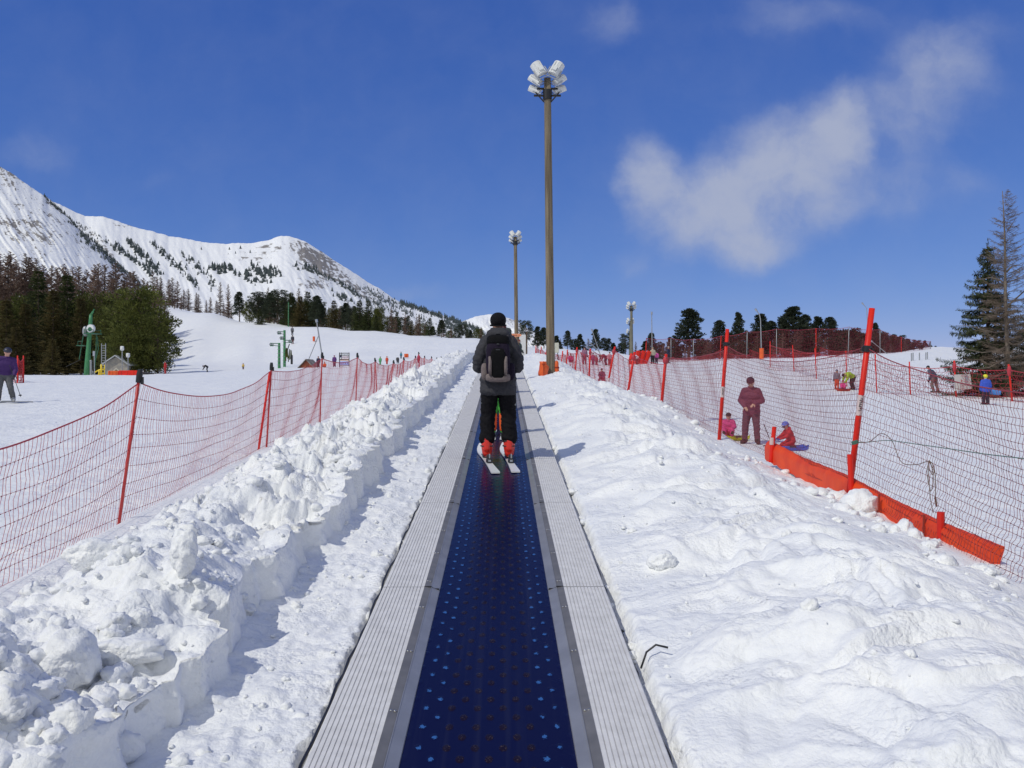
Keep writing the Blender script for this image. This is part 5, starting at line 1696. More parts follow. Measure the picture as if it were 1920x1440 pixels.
# behind the crest of the ramp and to its right
row([(985, 599, 150, 'pine', 1, .85, 'flat topped pine with a bare trunk between the two nearest lamp masts'),
     (962, 625, 155, 'pine', 0, .9, 'small pine half hidden behind the second lamp mast'),
     (1008, 611, 158, 'pine', 2, 1.0, 'pine whose top shows just left of the nearest mast'), (1020, 613, 160, 'pine', 0, 1.0, 'pine hidden behind the nearest mast'), (1044, 628, 150, 'small_pine', 0, 1.2, None), (1051, 634, 158, 'larch', 0, 1.0, None),
     (1064, 619, 152, 'pine', 0, .95, None), (1077, 634, 155, 'small_pine', 1, 1.2, None), (1088, 625, 158, 'small_pine', 0, 1.0, None), (1103, 634, 160, 'larch', 2, 1.2, None), (1117, 616, 150, 'pine', 2, 1.0, None), (1136, 632, 148, 'small_pine', 1, 1.3, None), (1151, 642, 146, 'small_pine', 0, 1.3, None),
     (1173, 624, 142, 'pine', 1, .9, None), (1166, 642, 150, 'small_pine', 1, 1.2, None), (1192, 640, 150, 'larch', 1, 1.0, None), (1210, 638, 146, 'small_pine', 0, 1.2, None), (1222, 623, 140, 'pine', 0, .9, None), (1236, 640, 150, 'small_pine', 1, 1.1, None),
     (1256, 631, 142, 'pine', 2, .8, 'small pine at the left foot of the big dark pine'), (1292, 577, 130, 'pine', 2, 1.45, 'big dark layered pine standing left on the right hand crest'), (1268, 640, 136, 'small_pine', 0, 1.3, 'bush like pine under the left boughs of the big dark pine'), (1318, 636, 138, 'small_pine', 1, 1.3, 'bush like pine under the right boughs of the big dark pine'),
     (1349, 599, 136, 'pine', 0, 1.0, 'round pine left of the slim pointed one on the right crest'), (1383, 584, 134, 'pine', 2, .75, 'slim pointed pine in the middle of the right crest group'), (1365, 622, 138, 'small_pine', 0, 1.4, 'low pine between the round and the pointed pine'), (1400, 616, 138, 'small_pine', 1, 1.4, 'low pine right of the pointed pine')],
    'tree from the left in the low row right of the nearest mast', 'pines behind the right crest')
row([(1427, 587, 138, 'pine', 2, 1.2, 'pine right behind the pale pole with the orange base'), (1446, 600, 140, 'pine', 0, 1.0, 'second pine of the dense dark clump above the high net'), (1468, 594, 142, 'pine', 2, 1.1, 'third pine of the dense dark clump above the high net'),
     (1490, 573, 138, 'pine', 2, 1.5, 'tallest pine of the dense dark clump above the high net'), (1510, 588, 142, 'pine', 0, 1.0, 'pine just right of the tallest one in the dense dark clump'), (1532, 592, 140, 'pine', 2, 1.1, 'next to last pine of the dense dark clump above the high net'), (1555, 593, 138, 'pine', 0, 1.05, 'rounded last pine at the right end of the dense dark clump'),
     (1641, 604, 150, 'pine', 2, .8, 'lone taller pine right behind the head of the tall red post')],
    'pine', 'pines of the dense clump on the right crest')
specs = []
line = [(1415, 612), (1570, 612), (1600, 618), (1640, 622), (1680, 629), (1720, 637), (1750, 645), (1762, 650)]
for k in range(33):
    px = 1572 + k * 5.9 + rs_.uniform(-3, 3)
    ty = np.interp(px, [q[0] for q in line], [q[1] for q in line]) + rs_.uniform(-4, 7)
    specs.append((px, ty, 152 + rs_.uniform(0, 18), ('small_pine', 'small_pine', 'spruce')[k % 3], k % 2, rs_.uniform(1.1, 1.5), None))
row(specs, 'small dark conifer from the left in the row sinking behind the snow', 'small conifers sinking behind the right crest')
specs = []
for k in range(36):
    px = 1240 + k * 14 + rs_.uniform(-5, 5)
    ty = (640 if px < 1420 else 625) + rs_.uniform(-6, 12) + max(0, (px - 1600) * .18)
    specs.append((px, ty, 116 + rs_.uniform(0, 10), ('larch', 'larch', 'small_pine')[k % 3], k % 2, rs_.uniform(1.3, 1.8), None))
row(specs, 'scrubby tree from the left seen through the tall dark red net', 'scrub seen through the tall net')


# the two big trees at the right edge
def right_trees():
    b = on_ground(1852, 49)
    h = P(1852, 452, 49).z - b.z
    o = empty('spruce_tree', tuple(b), 0, 'big ragged green spruce behind the red net at the right edge', 'tree', 'trees at the right edge')
    c, t = near_spruce(901, h, 2.75)
    link('crown', c, o, [M['spruce_near']]); t.build('trunk', M['bark'], o, smooth=True)
    b = on_ground(1890, 47.0)
    h = P(1880, 358, 47.0).z - b.z
    o = empty('larch_tree', tuple(b), 0, 'tall bare larch with a pale trunk in front of the big spruce', 'tree', 'trees at the right edge')
    c, t = larch_meshes(905, h, 2.4, 4.6, .013, bare=.05, up=.18)
    link('crown', c, o, [M['twig_grey']])
    t = MB(); n = 10
    t.tube([Vector((-.28 * (k / n) ** 1.3 + .03 * math.sin(k), 0, -.3 + (h + .3) * k / n)) for k in range(n + 1)], [.14 * (1 - .93 * k / n) + .006 for k in range(n + 1)], 10)
    t.build('trunk', M['bark_grey'], o, smooth=True)
    m = MB(); rr = random.Random(3)
    for z, a, L_, dz in ((3.6, 3.0, 2.6, .1), (2.6, 2.9, 2.5, -.1), (4.4, 3.3, 1.9, .2), (5.0, .2, 2.2, 1.1), (3.2, .1, 2.2, -.3), (2.0, 3.4, 2.3, -.5), (1.6, -.2, 1.9, -.4), (6.0, 2.8, 1.6, .5), (6.6, .4, 1.4, .8), (1.2, 3.0, 1.7, -.3), (2.9, -1.2, 1.5, .1), (3.9, -1.9, 1.4, .1)):
        d = Vector((math.cos(a), math.sin(a) * .8, 0))
        m.tube([Vector((-.1 * z / h, 0, z)) + d * L_ * q + Vector((0, 0, dz * q + .18 * math.sin(q * 5 + z))) for q in (0, .25, .5, .75, 1)], [.05, .04, .03, .02, .008], 6)
    m.build('limb', M['bark_grey'], o)
    b = on_ground(1945, 51)
    o = empty('spruce_tree', tuple(b), 0, 'dark spruce cut off by the right edge behind the bare larch', 'tree', 'trees at the right edge')
    h = P(1945, 520, 51).z - b.z
    c, t = near_spruce(911, h, 2.5)
    link('crown', c, o, [M['spruce_near']]); t.build('trunk', M['bark'], o, smooth=True)
right_trees()


# trees scattered over the mountain flanks, far too many to tell apart
def mountain_wood():
    rs = random.Random(5); V = []; Fq = []
    def cone(p, h, w):
        i = len(V)
        for k in range(3):
            z0 = h * (.10 + .27 * k); z1 = h * (.55 + .225 * k); r0 = w * (1 - .27 * k) * rs.uniform(.85, 1.15)
            a0 = rs.uniform(0, 6.28); b0 = len(V)
            for q in range(6):
                V.append((p[0] + math.cos(a0 + q * 1.047) * r0 * rs.uniform(.75, 1.2), p[1] + math.sin(a0 + q * 1.047) * r0, p[2] + z0 + rs.uniform(-.04, .04) * h))
            V.append((p[0], p[1], p[2] + z1))
            for q in range(6):
                Fq.append((b0 + q, b0 + (q + 1) % 6, b0 + 6))
    def line(mt, pts, n, jx, jy, size):
        seg = [0.0]
        for a, b in zip(pts[:-1], pts[1:]): seg.append(seg[-1] + math.hypot(b[0] - a[0], b[1] - a[1]))
        for k in range(int(n * 1.45) if n > 1 else 1):
            s = seg[-1] * rs.random(); i = max(q for q in range(len(seg) - 1) if seg[q] <= s)
            t = (s - seg[i]) / max(1e-6, seg[i + 1] - seg[i])
            px = pts[i][0] + (pts[i + 1][0] - pts[i][0]) * t + rs.gauss(0, jx) * .7; py = pts[i][1] + (pts[i + 1][1] - pts[i][1]) * t + rs.gauss(0, jy) * .7
            p = mt.at(px, py); sc = p[1] / F
            h = size * .82 * rs.uniform(.5, 1.3) * sc
            cone(p - np.array([0, 0, .1 * h]), h, h * rs.uniform(.22, .36))
    A, B = MT_A, MT_B
    line(B, [(80, 368), (110, 394), (150, 432), (190, 468), (225, 500), (260, 530)], 120, 2, 4, 8)
    line(B, [(150, 440), (190, 475), (230, 510), (262, 540)], 110, 5, 6, 9)
    line(A, [(128, 412), (160, 430), (200, 455), (235, 478)], 50, 6, 4, 6)
    line(A, [(235, 450), (262, 475), (285, 500), (300, 515)], 80, 4, 5, 10)
    line(A, [(212, 463), (240, 482), (268, 500), (282, 515)], 60, 4, 4, 10)
    line(A, [(283, 455), (298, 470), (325, 495), (352, 520), (372, 540)], 90, 3, 5, 9)
    line(A, [(340, 480), (365, 500), (395, 525), (400, 545)], 46, 6, 6, 9)
    line(A, [(392, 505), (410, 510), (428, 505), (445, 512)], 26, 6, 5, 15)
    line(A, [(458, 520), (475, 505), (490, 515), (505, 510), (520, 512)], 60, 7, 8, 13)
    line(A, [(470, 530), (490, 525), (505, 527)], 20, 8, 4, 10)
    line(A, [(545, 500), (565, 502), (590, 508)], 16, 7, 5, 11)
    line(A, [(582, 505), (605, 518), (640, 534), (680, 560), (720, 582)], 110, 4, 3, 8)
    line(A, [(625, 553), (645, 560), (660, 566)], 30, 6, 4, 9)
    line(A, [(700, 548), (730, 570), (770, 590), (800, 605)], 110, 8, 5, 7)
    line(A, [(680, 540), (705, 560), (740, 585)], 50, 8, 5, 6)
    line(A, [(750, 568), (780, 579), (810, 589), (850, 602), (885, 616), (910, 628)], 260, 4, 3, 9)
    line(A, [(830, 605), (860, 618), (890, 630)], 120, 8, 5, 9)
    for (px, py) in ((429, 468), (449, 466), (441, 476), (425, 477), (376, 468), (468, 474)):
        line(A, [(px, py), (px + 1, py)], 1, .2, .2, 8)
    for (px, py) in ((848, 606), (853, 609), (960, 606), (975, 614), (905, 630), (925, 632), (880, 626)):
        line(MT_C, [(px, py), (px + 8, py + 3)], 4, 3, 2, 5)
    v = np.array(V); f = np.array([q + (q[2],) for q in Fq])
    me = bpy.data.meshes.new('mountain_wood'); me.from_pydata(V, [], Fq)
    o = link('mountain_wood', me, None, [M['far_wood']]); tag(o, 'thin dark wood scattered over the snowy mountain flanks', kind='stuff')
M['far_wood'] = mat('far_wood', (.060, .078, .080), .9)  # colour lifted towards blue to imitate air haze
mountain_wood()
# ------------------------------------------------------------------ people
QUEUE = []          # (temporary object, callback) : voxel-joined bodies, converted together


def capsule(mb, a, b, r0, r1, flat=None):
    a = Vector(a); b = Vector(b)
    d = b - a
    n = 5
    if d.length < 1e-5:
        mb.ellipsoid(a, (r0, r0, r0), nu=12, nv=8); return
    pts = [a - d.normalized() * r0 * .98]; rad = [r0 * .2]
    pts = []; rad = []
    u = d.normalized()
    for k in range(4):
        q = math.pi / 2 * (k + .3) / 4
        pts.append(a - u * r0 * math.cos(q)); rad.append(r0 * math.sin(q))
    for k in range(n + 1):
        pts.append(a + d * k / n); rad.append(r0 + (r1 - r0) * k / n)
    for k in range(3, -1, -1):
        q = math.pi / 2 * (k + .3) / 4
        pts.append(b + u * r1 * math.cos(q)); rad.append(r1 * math.sin(q))
    mb.tube(pts, rad, 12)


def seg_dist(v, a, b, r0, r1):
    a = np.array(a); b = np.array(b); d = b - a; L2 = max(1e-9, d @ d)
    t = np.clip(((v - a) @ d) / L2, 0, 1)
    return np.linalg.norm(v - (a + t[:, None] * d), axis=1) - (r0 + (r1 - r0) * t)


def body_mesh(name, caps, voxel, mats, parent, smooth=4, extra=None):
    """caps: (a, b, r0, r1, material index); becomes one continuous skin"""
    mb = MB()
    for (a, b, r0, r1, mi) in caps:
        capsule(mb, a, b, r0, r1)
    if extra:
        extra(mb)
    o = mb.build(name, mats, parent, smooth=True)
    mats_ = list(o.data.materials)
    md = o.modifiers.new('r', 'REMESH'); md.mode = 'VOXEL'; md.voxel_size = voxel
    ms = o.modifiers.new('s', 'SMOOTH'); ms.iterations = smooth; ms.factor = .5
    QUEUE.append((o, caps, mats_))
    return o


def flush():
    dg = bpy.context.evaluated_depsgraph_get(); dg.update()
    done = []
    for o, caps, mats_ in QUEUE:
        me = bpy.data.meshes.new_from_object(o.evaluated_get(dg), depsgraph=dg)
        done.append((o, me, caps, mats_))
    for o, me, caps, mats_ in done:
        o.modifiers.clear()
        old = o.data
        me.materials.clear()
        for m in mats_: me.materials.append(m)
        o.data = me; me.name = o.name
        bpy.data.meshes.remove(old)
        n = len(me.polygons)
        c = np.empty(n * 3, np.float32); me.polygons.foreach_get('center', c); c = c.reshape(-1, 3).astype(float)
        if len(mats_) > 1 and caps:
            D = np.stack([seg_dist(c, a, b, r0, r1) for (a, b, r0, r1, mi) in caps], 1)
            mi = np.array([q[4] for q in caps])[np.argmin(D, 1)]
            me.polygons.foreach_set('material_index', mi.astype(np.int32))
        if o.name.startswith(('body', 'hood')):
            nv = len(me.vertices); co = np.empty(nv * 3, np.float32); me.vertices.foreach_get('co', co); co = co.reshape(-1, 3).astype(float)
            nn = np.empty(nv * 3, np.float32); me.vertices.foreach_get('normal', nn); nn = nn.reshape(-1, 3)
            ht = max(.5, co[:, 2].max())
            q = co / ht * 1.75
            cr = .0085 * ridged(q[:, 0] * 7 + q[:, 1] * 4 + 3, q[:, 2] * 11 + q[:, 0] * 5, 3, 71) + .004 * fbm(q[:, 0] * 25, q[:, 2] * 22 + q[:, 1] * 20, 2, 73)
            skin = q[:, 2] > 1.50
            co = co + nn * (cr * np.where(skin, .12, 1) * ht / 1.75)[:, None]
            me.vertices.foreach_set('co', co.astype(np.float32).ravel()); me.update()
        me.polygons.foreach_set('use_smooth', np.ones(n, bool))
    QUEUE.clear()


STAND = dict(pel=(0, 0, .515), che=(0, .0, .71), nec=(0, -.005, .835), hea=(0, .012, .925),
             shL=(-.115, 0, .795), shR=(.115, 0, .795), elL=(-.155, -.02, .625), elR=(.155, -.02, .625), haL=(-.145, .07, .495), haR=(.145, .07, .495),
             hiL=(-.055, 0, .50), hiR=(.055, 0, .50), knL=(-.065, .015, .275), knR=(.065, .015, .275), anL=(-.068, -.01, .045), anR=(.068, -.01, .045), toL=(-.075, .10, .02), toR=(.075, .10, .02))


def pose(**k):
    p = dict(STAND); p.update(k); return p


def bend(p, ang, side=0.0):
    """lean the upper body forward by ang degrees about the hips"""
    q = dict(p); c = Vector(p['pel'])
    Rm = Matrix.Rotation(R(-ang), 3, 'X') @ Matrix.Rotation(R(side), 3, 'Y')
    for k in ('che', 'nec', 'hea', 'shL', 'shR', 'elL', 'elR', 'haL', 'haR'):
        q[k] = tuple(c + Rm @ (Vector(p[k]) - c))
    return q


HAND = None
def hand_mesh():
    global HAND
    if HAND is None:
        caps = [((0, 0, 0), (0, .05, 0), .026, .036, 0), ((-.022, .06, 0), (.022, .06, 0), .017, .017, 0), ((-.018, .03, 0), (.018, .03, 0), .018, .018, 0)]
        for x, L_, c in ((-.030, .060, .9), (-.010, .074, .8), (.011, .070, .85), (.030, .054, 1.0)):
            p = Vector((x, .078, 0)); d = Vector((x * .5, 1, -.25)).normalized(); r = .0098
            for s in range(3):
                q = p + d * L_ * (.45, .32, .25)[s]
                caps.append((tuple(p), tuple(q), r, r * .92, 0)); r *= .92; p = q
                d = Matrix.Rotation(R(-38 * c), 3, 'X') @ d
        p = Vector((.030, .022, -.004)); d = Vector((.75, .62, -.25)).normalized(); r = .0125
        for L_ in (.036, .030, .024):
            q = p + d * L_; caps.append((tuple(p), tuple(q), r, r * .9, 0)); r *= .9; p = q; d = (d + Vector((-.28, .15, -.22))).normalized()
        o = body_mesh('hand', caps, .0055, [M['skin']], None, 2)
        flush()
        HAND = o.data; HAND_OBJ = o; bpy.data.objects.remove(o)
    return HAND


def add_hand(parent, wrist, elbow, m, scale, mirror, name, palm=Vector((0, 0, 1))):
    me = hand_mesh()
    key = 'hand_' + m.name
    k = bpy.data.meshes.get(key)
    if k is None:
        k = me.copy(); k.name = key; k.materials.clear(); k.materials.append(m)
    o = bpy.data.objects.new(name, k); COL.objects.link(o); o.parent = parent
    d = (Vector(wrist) - Vector(elbow)).normalized()
    o.rotation_mode = 'QUATERNION'; o.rotation_quaternion = d.to_track_quat('Y', 'Z')
    o.location = wrist; o.scale = (-scale if mirror else scale, scale, scale)
    return o


def figure(label, base, yaw, H, p, col, voxel=.03, hat=None, hatcol=(.02, .02, .025), glove=None, puff=1.0, group=None, goggles=None, hood=None, skirt=0.0, hands=True, boots=None, face=False):
    """col: jacket, trousers, shoes ; p: pose in units of the height"""
    root = empty('person', tuple(base), R(yaw), label, 'person', group)
    J = {k: Vector(v) * H for k, v in p.items()}
    mj, mt, msn, mb_ = cloth('j%.2f_%.2f_%.2f' % col[0], col[0]), cloth('t%.2f_%.2f_%.2f' % col[1], col[1]), M['skin'], cloth('s%.2f_%.2f_%.2f' % col[2], col[2])
    g = puff * H
    caps = []
    def C(a, b, r0, r1, mi):
        caps.append((tuple(a if isinstance(a, Vector) else J[a]), tuple(b if isinstance(b, Vector) else J[b]), r0 * g, r1 * g, mi))
    for s in 'LR':
        C('hi' + s, 'kn' + s, .062, .046, 1); C('kn' + s, 'an' + s, .046, .038, 1); C('an' + s, 'to' + s, .034, .026, 3)
        C('sh' + s, 'el' + s, .044, .037, 0); C('el' + s, 'ha' + s, .037, .026, 0)
    C('hiL', 'hiR', .064, .064, 1)
    up = (J['che'] - J['pel']).normalized()
    side = (J['shR'] - J['shL']).normalized()
    lo = J['pel'] + up * .035 * H
    C(lo - side * .045 * H, lo + side * .045 * H, .076, .076, 0)
    mid = J['pel'].lerp(J['che'], .6)
    C(mid - side * .045 * H, mid + side * .045 * H, .072, .072, 0)
    C(J['che'] - side * .055 * H, J['che'] + side * .055 * H, .074, .074, 0)
    C(J['shL'].lerp(J['shR'], .1), J['shL'].lerp(J['shR'], .9), .046, .046, 0)
    if skirt: C(J['pel'] - up * skirt * H - side * .05 * H, J['pel'] - up * skirt * H + side * .05 * H, .074, .074, 0)
    C('nec', 'hea', .033, .034, 2)
    C(J['che'].lerp(J['nec'], .75), 'nec', .050, .042, 0)
    hf = (J['hea'] - J['nec']).normalized(); fw = side.cross(hf) * -1
    fw = hf.cross(side) if True else fw
    if fw.y < 0 and abs(fw.y) > .3 and p is STAND: fw = -fw
    hs = H if H > 1.45 else H * (1.0 + (1.45 - H) * .55)
    a = J['hea']
    caps.append((tuple(a + hf * .022 * hs), tuple(a + hf * .020 * hs), .052 * hs, .052 * hs, 2))
    caps.append((tuple(a + fw * .008 * hs - hf * .022 * hs), tuple(a + fw * .014 * hs - hf * .030 * hs), .040 * hs, .034 * hs, 2))
    caps.append((tuple(a + fw * .046 * hs + hf * .006 * hs), tuple(a + fw * .056 * hs - hf * .010 * hs), .008 * hs, .010 * hs, 2))
    for sg in (-1, 1): caps.append((tuple(a + side * sg * .051 * hs), tuple(a + side * sg * .053 * hs - hf * .012 * hs), .010 * hs, .008 * hs, 2))
    body = body_mesh('body', caps, voxel, [mj, mt, msn, mb_], root)
    rot = Matrix((side, fw, hf)).transposed()
    if hat:
        m = MB(); big = {'beanie': 1.13, 'helmet': 1.30, 'hood': 1.32}[hat]
        m.ellipsoid(a + hf * .030 * hs - fw * .004 * hs, (.053 * hs * big, .056 * hs * big, .052 * hs * big), rot, 18, 12)
        # cut the lower front away
        keep = [i for i, q in enumerate(m.v) if (Vector(q) - a).dot(hf) > (.027 if hat != 'hood' else -.05) * hs or ((Vector(q) - a).dot(fw) < -.010 * hs and (Vector(q) - a).dot(hf) > -.035 * hs)]
        ks = set(keep); idx = {k: n for n, k in enumerate(keep)}
        f2 = [tuple(idx[i] for i in f) for f in m.f if all(i in ks for i in f)]
        v2 = [m.v[i] for i in keep]
        m2 = MB(); m2.add(v2, f2)
        nm = {'beanie': 'hat', 'helmet': 'helmet', 'hood': 'hood'}[hat]
        h = m2.build(nm, cloth('h%.2f_%.2f_%.2f' % hatcol, hatcol, .4 if hat == 'helmet' else .85), root, smooth=True)
        if goggles:
            q = MB(); q.box(a + fw * .050 * hs + hf * .012 * hs, (.085 * hs, .03 * hs, .03 * hs), rot, bev=.008 * hs); q.build('goggles', cloth('gog', (.02, .02, .03), .15), root)
            q = MB(); q.box(a + fw * .056 * hs + hf * .040 * hs, (.075 * hs, .02 * hs, .02 * hs), rot, bev=.006 * hs); q.build('helmet_stripe', M['white_print'], h)
    if hood is not None:
        m = MB(); m.ellipsoid(J['nec'] - fw * .045 * H + hf * .005 * H, (.075 * H, .055 * H, .05 * H), rot); m.build('hood', mj, root, smooth=True)
    if face:
        for sg in (-1, 1):
            q = MB(); q.ellipsoid(a + fw * .050 * hs + side * sg * .020 * hs + hf * .010 * hs, (.007 * hs, .004 * hs, .0045 * hs), rot, 8, 6); q.build('eye', M['cap_black'], root, smooth=True)
        q = MB(); q.ellipsoid(a + fw * .050 * hs - hf * .030 * hs, (.014 * hs, .004 * hs, .004 * hs), rot, 8, 6); q.build('mouth', cloth('lip', (.35, .10, .08)), root, smooth=True)
        q = MB(); q.ellipsoid(a + hf * .012 * hs - fw * .010 * hs, (.0555 * hs, .050 * hs, .045 * hs), rot); q.build('hair', M['hair'], root, smooth=True)
    if hands:
        gm = M['skin'] if glove is None else cloth('g%.2f_%.2f_%.2f' % glove, glove)
        for s, mir in (('L', True), ('R', False)):
            add_hand(root, J['ha' + s], J['el' + s], gm, H / 1.75 * (1.0 if glove is None else 1.25), mir, 'hand' if glove is None else 'glove')
    return root, J


def G(px, d, py=None):
    b = on_ground(px, d)
    b.z = max(b.z, b.z)
    return b


# ---------------------------------------------------------------- the skier on the belt
def main_skier():
    H = 1.74
    y0 = 10.55; x0 = P(934, 865, y0).x; z0 = float(belt_z(y0)) + .045
    root = empty('person', (x0, y0, z0), R(.5), 'skier in charcoal jacket and black trousers seen from behind on the belt', 'person')
    mats = [M['jacket_grey'], M['trouser_black'], M['skin']]
    caps = []
    def C(a, b, r0, r1, mi): caps.append((a, b, r0, r1, mi))
    for s in (-1, 1):
        fx = .132 * s
        C((.098 * s, 0, .78), (.124 * s, .035, .52), .100, .086, 1)
        C((.124 * s, .035, .52), (fx, 0, .27), .086, .085, 1)
        C((fx, 0, .30), (fx, -.005, .245), .088, .094, 1)
        # arm: upper arm out and down, forearm forward in front of the body
        C((.140 * s, .00, 1.385), (.222 * s, -.035, 1.18), .080, .076, 0)
        C((.222 * s, -.035, 1.18), (.228 * s, .0, 1.09), .076, .072, 0)
        C((.228 * s, .0, 1.09), (.150 * s, .22, 1.09), .068, .055, 0)
    C((-.10, 0, .93), (.10, 0, .93), .115, .115, 0)
    for k in range(26):                                            # flared hem of the long jacket
        a = 2 * math.pi * k / 26
        C((.135 * math.cos(a), .088 * math.sin(a) - .01, .95), (.172 * math.cos(a), .128 * math.sin(a) - .012, .80), .058, .044, 0)
    C((-.095, .0, 1.12), (.095, .0, 1.12), .114, .114, 0)
    C((-.10, .005, 1.28), (.10, .005, 1.28), .112, .112, 0)
    C((-.105, 0, 1.40), (.105, 0, 1.40), .076, .076, 0)
    C((-.06, -.01, 1.46), (.06, -.01, 1.46), .085, .085, 0)
    C((0, .0, 1.46), (0, .02, 1.58), .062, .062, 2)
    C((0, .025, 1.615), (0, .03, 1.625), .082, .082, 2)
    C((0, .05, 1.58), (0, .065, 1.555), .062, .052, 2)
    C((0, .110, 1.60), (0, .118, 1.585), .014, .016, 2)
    body_mesh('body', caps, .011, mats, root, 3)
    # folds of the hood on the shoulders
    hc = [((-.075, -.085, 1.475), (.075, -.085, 1.475), .052, .052, 0), ((-.06, -.06, 1.515), (.06, -.06, 1.515), .042, .042, 0), ((-.095, -.03, 1.485), (-.08, .05, 1.49), .045, .04, 0), ((.095, -.03, 1.485), (.08, .05, 1.49), .045, .04, 0), ((0, -.105, 1.45), (0, -.12, 1.42), .05, .04, 0)]
    body_mesh('hood', hc, .010, [M['jacket_grey']], root, 3)
    m = MB(); m.ellipsoid((0, .02, 1.645), (.096, .108, .095), nu=24, nv=16, pw=.95)
    m.tube([(.092 * math.cos(a), .02 + .104 * math.sin(a), 1.585 + .012 * math.sin(a)) for a in np.linspace(0, 2 * math.pi, 25)], .010, 8, caps=False)
    m.build('hat', M['black_cloth'], root, smooth=True)
    for s in (-1, 1):
        add_hand(root, (.150 * s, .22, 1.09), (.238 * s, .0, 1.09), M['black_cloth'], 1.18, s < 0, 'glove')
    # ski boots
    for s in (-1, 1):
        fx = .132 * s
        bc = [((fx, .00, .30), (fx, -.01, .16), .078, .070, 0), ((fx, -.02, .14), (fx, -.02, .075), .070, .060, 0), ((fx, -.03, .07), (fx, .15, .055), .055, .050, 0), ((fx, -.045, .24), (fx, -.055, .12), .052, .05, 0)]
        b = body_mesh('ski_boot', bc, .009, [M['boot_red']], root, 2)
        q = MB()
        for z in (.15, .21): q.tube([(fx + .075 * math.cos(a), -.012 + .078 * math.sin(a), z) for a in np.linspace(0, 2 * math.pi, 17)], .008, 6, caps=False)
        q.box((fx, -.088, .20), (.04, .012, .09), bev=.004)
        q.build('buckle', M['binding'], b, smooth=False)
    # zip pulls on the trousers
    q = MB(); q.box((-.20, -.04, .66), (.02, .004, .006)); q.box((.205, -.03, .64), (.012, .004, .02)); q.build('zip', M['grey_metal'], root)
    # rucksack
    pk = empty('backpack', (x0, y0, z0), R(.5), 'dark purple and black backpack with grey straps on the skier on the belt', 'backpack')
    def shell(name, c, r, mt_, par, pw=.62, rotx=0, nu=24, nv=14):
        q = MB(); q.ellipsoid(c, r, Matrix.Rotation(R(rotx), 3, 'X'), nu, nv, pw=pw); return q.build(name, mt_, par, smooth=True)
    bag = shell('bag_body', (0, -.215, 1.16), (.142, .092, .236), M['pack_purple'], pk, .55, 4)
    shell('front_pocket', (0, -.295, 1.12), (.088, .045, .180), M['pack_black'], pk, .5, 3)
    shell('lid', (.0, -.205, 1.385), (.135, .105, .066), M['pack_black'], pk, .6, -10)
    shell('bottom_panel', (0, -.225, .965), (.146, .096, .055), M['pack_grey'], pk, .6, 8)
    for s in (-1, 1):
        shell('side_pocket', (.155 * s, -.19, 1.03), (.045, .065, .10), M['pack_grey'] if s < 0 else M['pack_purple'], pk, .7)
        q = MB(); q.tube([(.088 * s, -.315, .99), (.092 * s, -.335, 1.06), (.090 * s, -.338, 1.14), (.095 * s, -.315, 1.20)], [.017, .020, .019, .015], 8); q.build('grey_strap', M['pack_grey'], pk, smooth=True)
        q = MB()
        q.sheet([[Vector((s * (.085 + w), y, z)) for w in (-.026, .026)] for (y, z) in ((-.14, 1.40), (-.10, 1.46), (-.05, 1.495), (.02, 1.50), (.09, 1.46), (.125, 1.38), (.14, 1.26), (.12, 1.12))])
        o = q.build('shoulder_strap', M['pack_grey'], pk); sm = o.modifiers.new('t', 'SOLIDIFY'); sm.thickness = .016; sm.offset = 1
        q = MB(); q.tube([(.10 * s, -.29, 1.30), (.06 * s, -.315, 1.24), (.085 * s, -.325, 1.14)], .006, 6); q.tube([(.05 * s, -.30, 1.33), (.09 * s, -.315, 1.10), (.08 * s, -.335, .96)], .004, 6)
        q.build('cord', M['cap_black'], pk)
        q = MB(); q.tube([(.13 * s, -.17, 1.06), (.19 * s, -.06, 1.05), (.17 * s, .06, 1.04)], .016, 6); q.build('hip_belt', M['pack_black'], pk)
    q = MB(); q.tube([(-.03, -.13, 1.44), (-.02, -.15, 1.475), (.02, -.15, 1.475), (.03, -.13, 1.44)], .008, 6); q.build('handle', M['cap_black'], pk)
    q = MB(); q.box((0, -.318, 1.345), (.03, .012, .02), bev=.004); q.box((.0, -.34, 1.28), (.05, .006, .012)); q.build('buckle', M['binding'], pk)
    # skis
    def ski(label, bx, by, yaw_, L_tail, L_front, seed):
        r = empty('ski', (bx, by, float(belt_z(by)) + .012), R(yaw_), label, 'ski', 'skis of the skier on the belt')
        slope = .073
        rows = []
        n = 34
        for i in range(n + 1):
            t = i / n; yl = -L_tail + (L_tail + L_front) * t
            w = .052 - .016 * math.sin(math.pi * min(1, t * 1.05)) ** 1.0
            if t > .93: w *= max(.12, math.cos((t - .93) / .07 * 1.35))
            if t < .015: w *= .9
            z = slope * yl + (.0 if t < .88 else .09 * ((t - .88) / .12) ** 1.8)
            rows.append([Vector((-w, yl, z)), Vector((-w, yl, z + .014)), Vector((w, yl, z + .014)), Vector((w, yl, z)), Vector((-w, yl, z))])
        q = MB(); q.sheet(rows); q.add([rows[0][k] for k in range(4)], [(0, 1, 2, 3)])
        s = q.build('ski_board', M['ski_white'], r)
        q = MB()
        q.box((0, -.21, slope * -.21 + .035), (.066, .10, .05), bev=.01); q.box((0, -.175, slope * -.17 + .075), (.05, .05, .06), bev=.012); q.box((0, -.245, slope * -.24 + .07), (.028, .035, .09), bev=.008)
        q.build('heel_binding', M['binding'], r)
        q = MB(); q.box((0, .19, slope * .19 + .03), (.066, .10, .045), bev=.01); q.build('toe_binding', M['binding'], r)
        q = MB(); q.box((0, -.262, slope * -.26 + .10), (.016, .01, .05)); q.box((0, -.265, slope * -.26 + .045), (.03, .012, .022)); q.build('heel_lever', M['steel'], r)
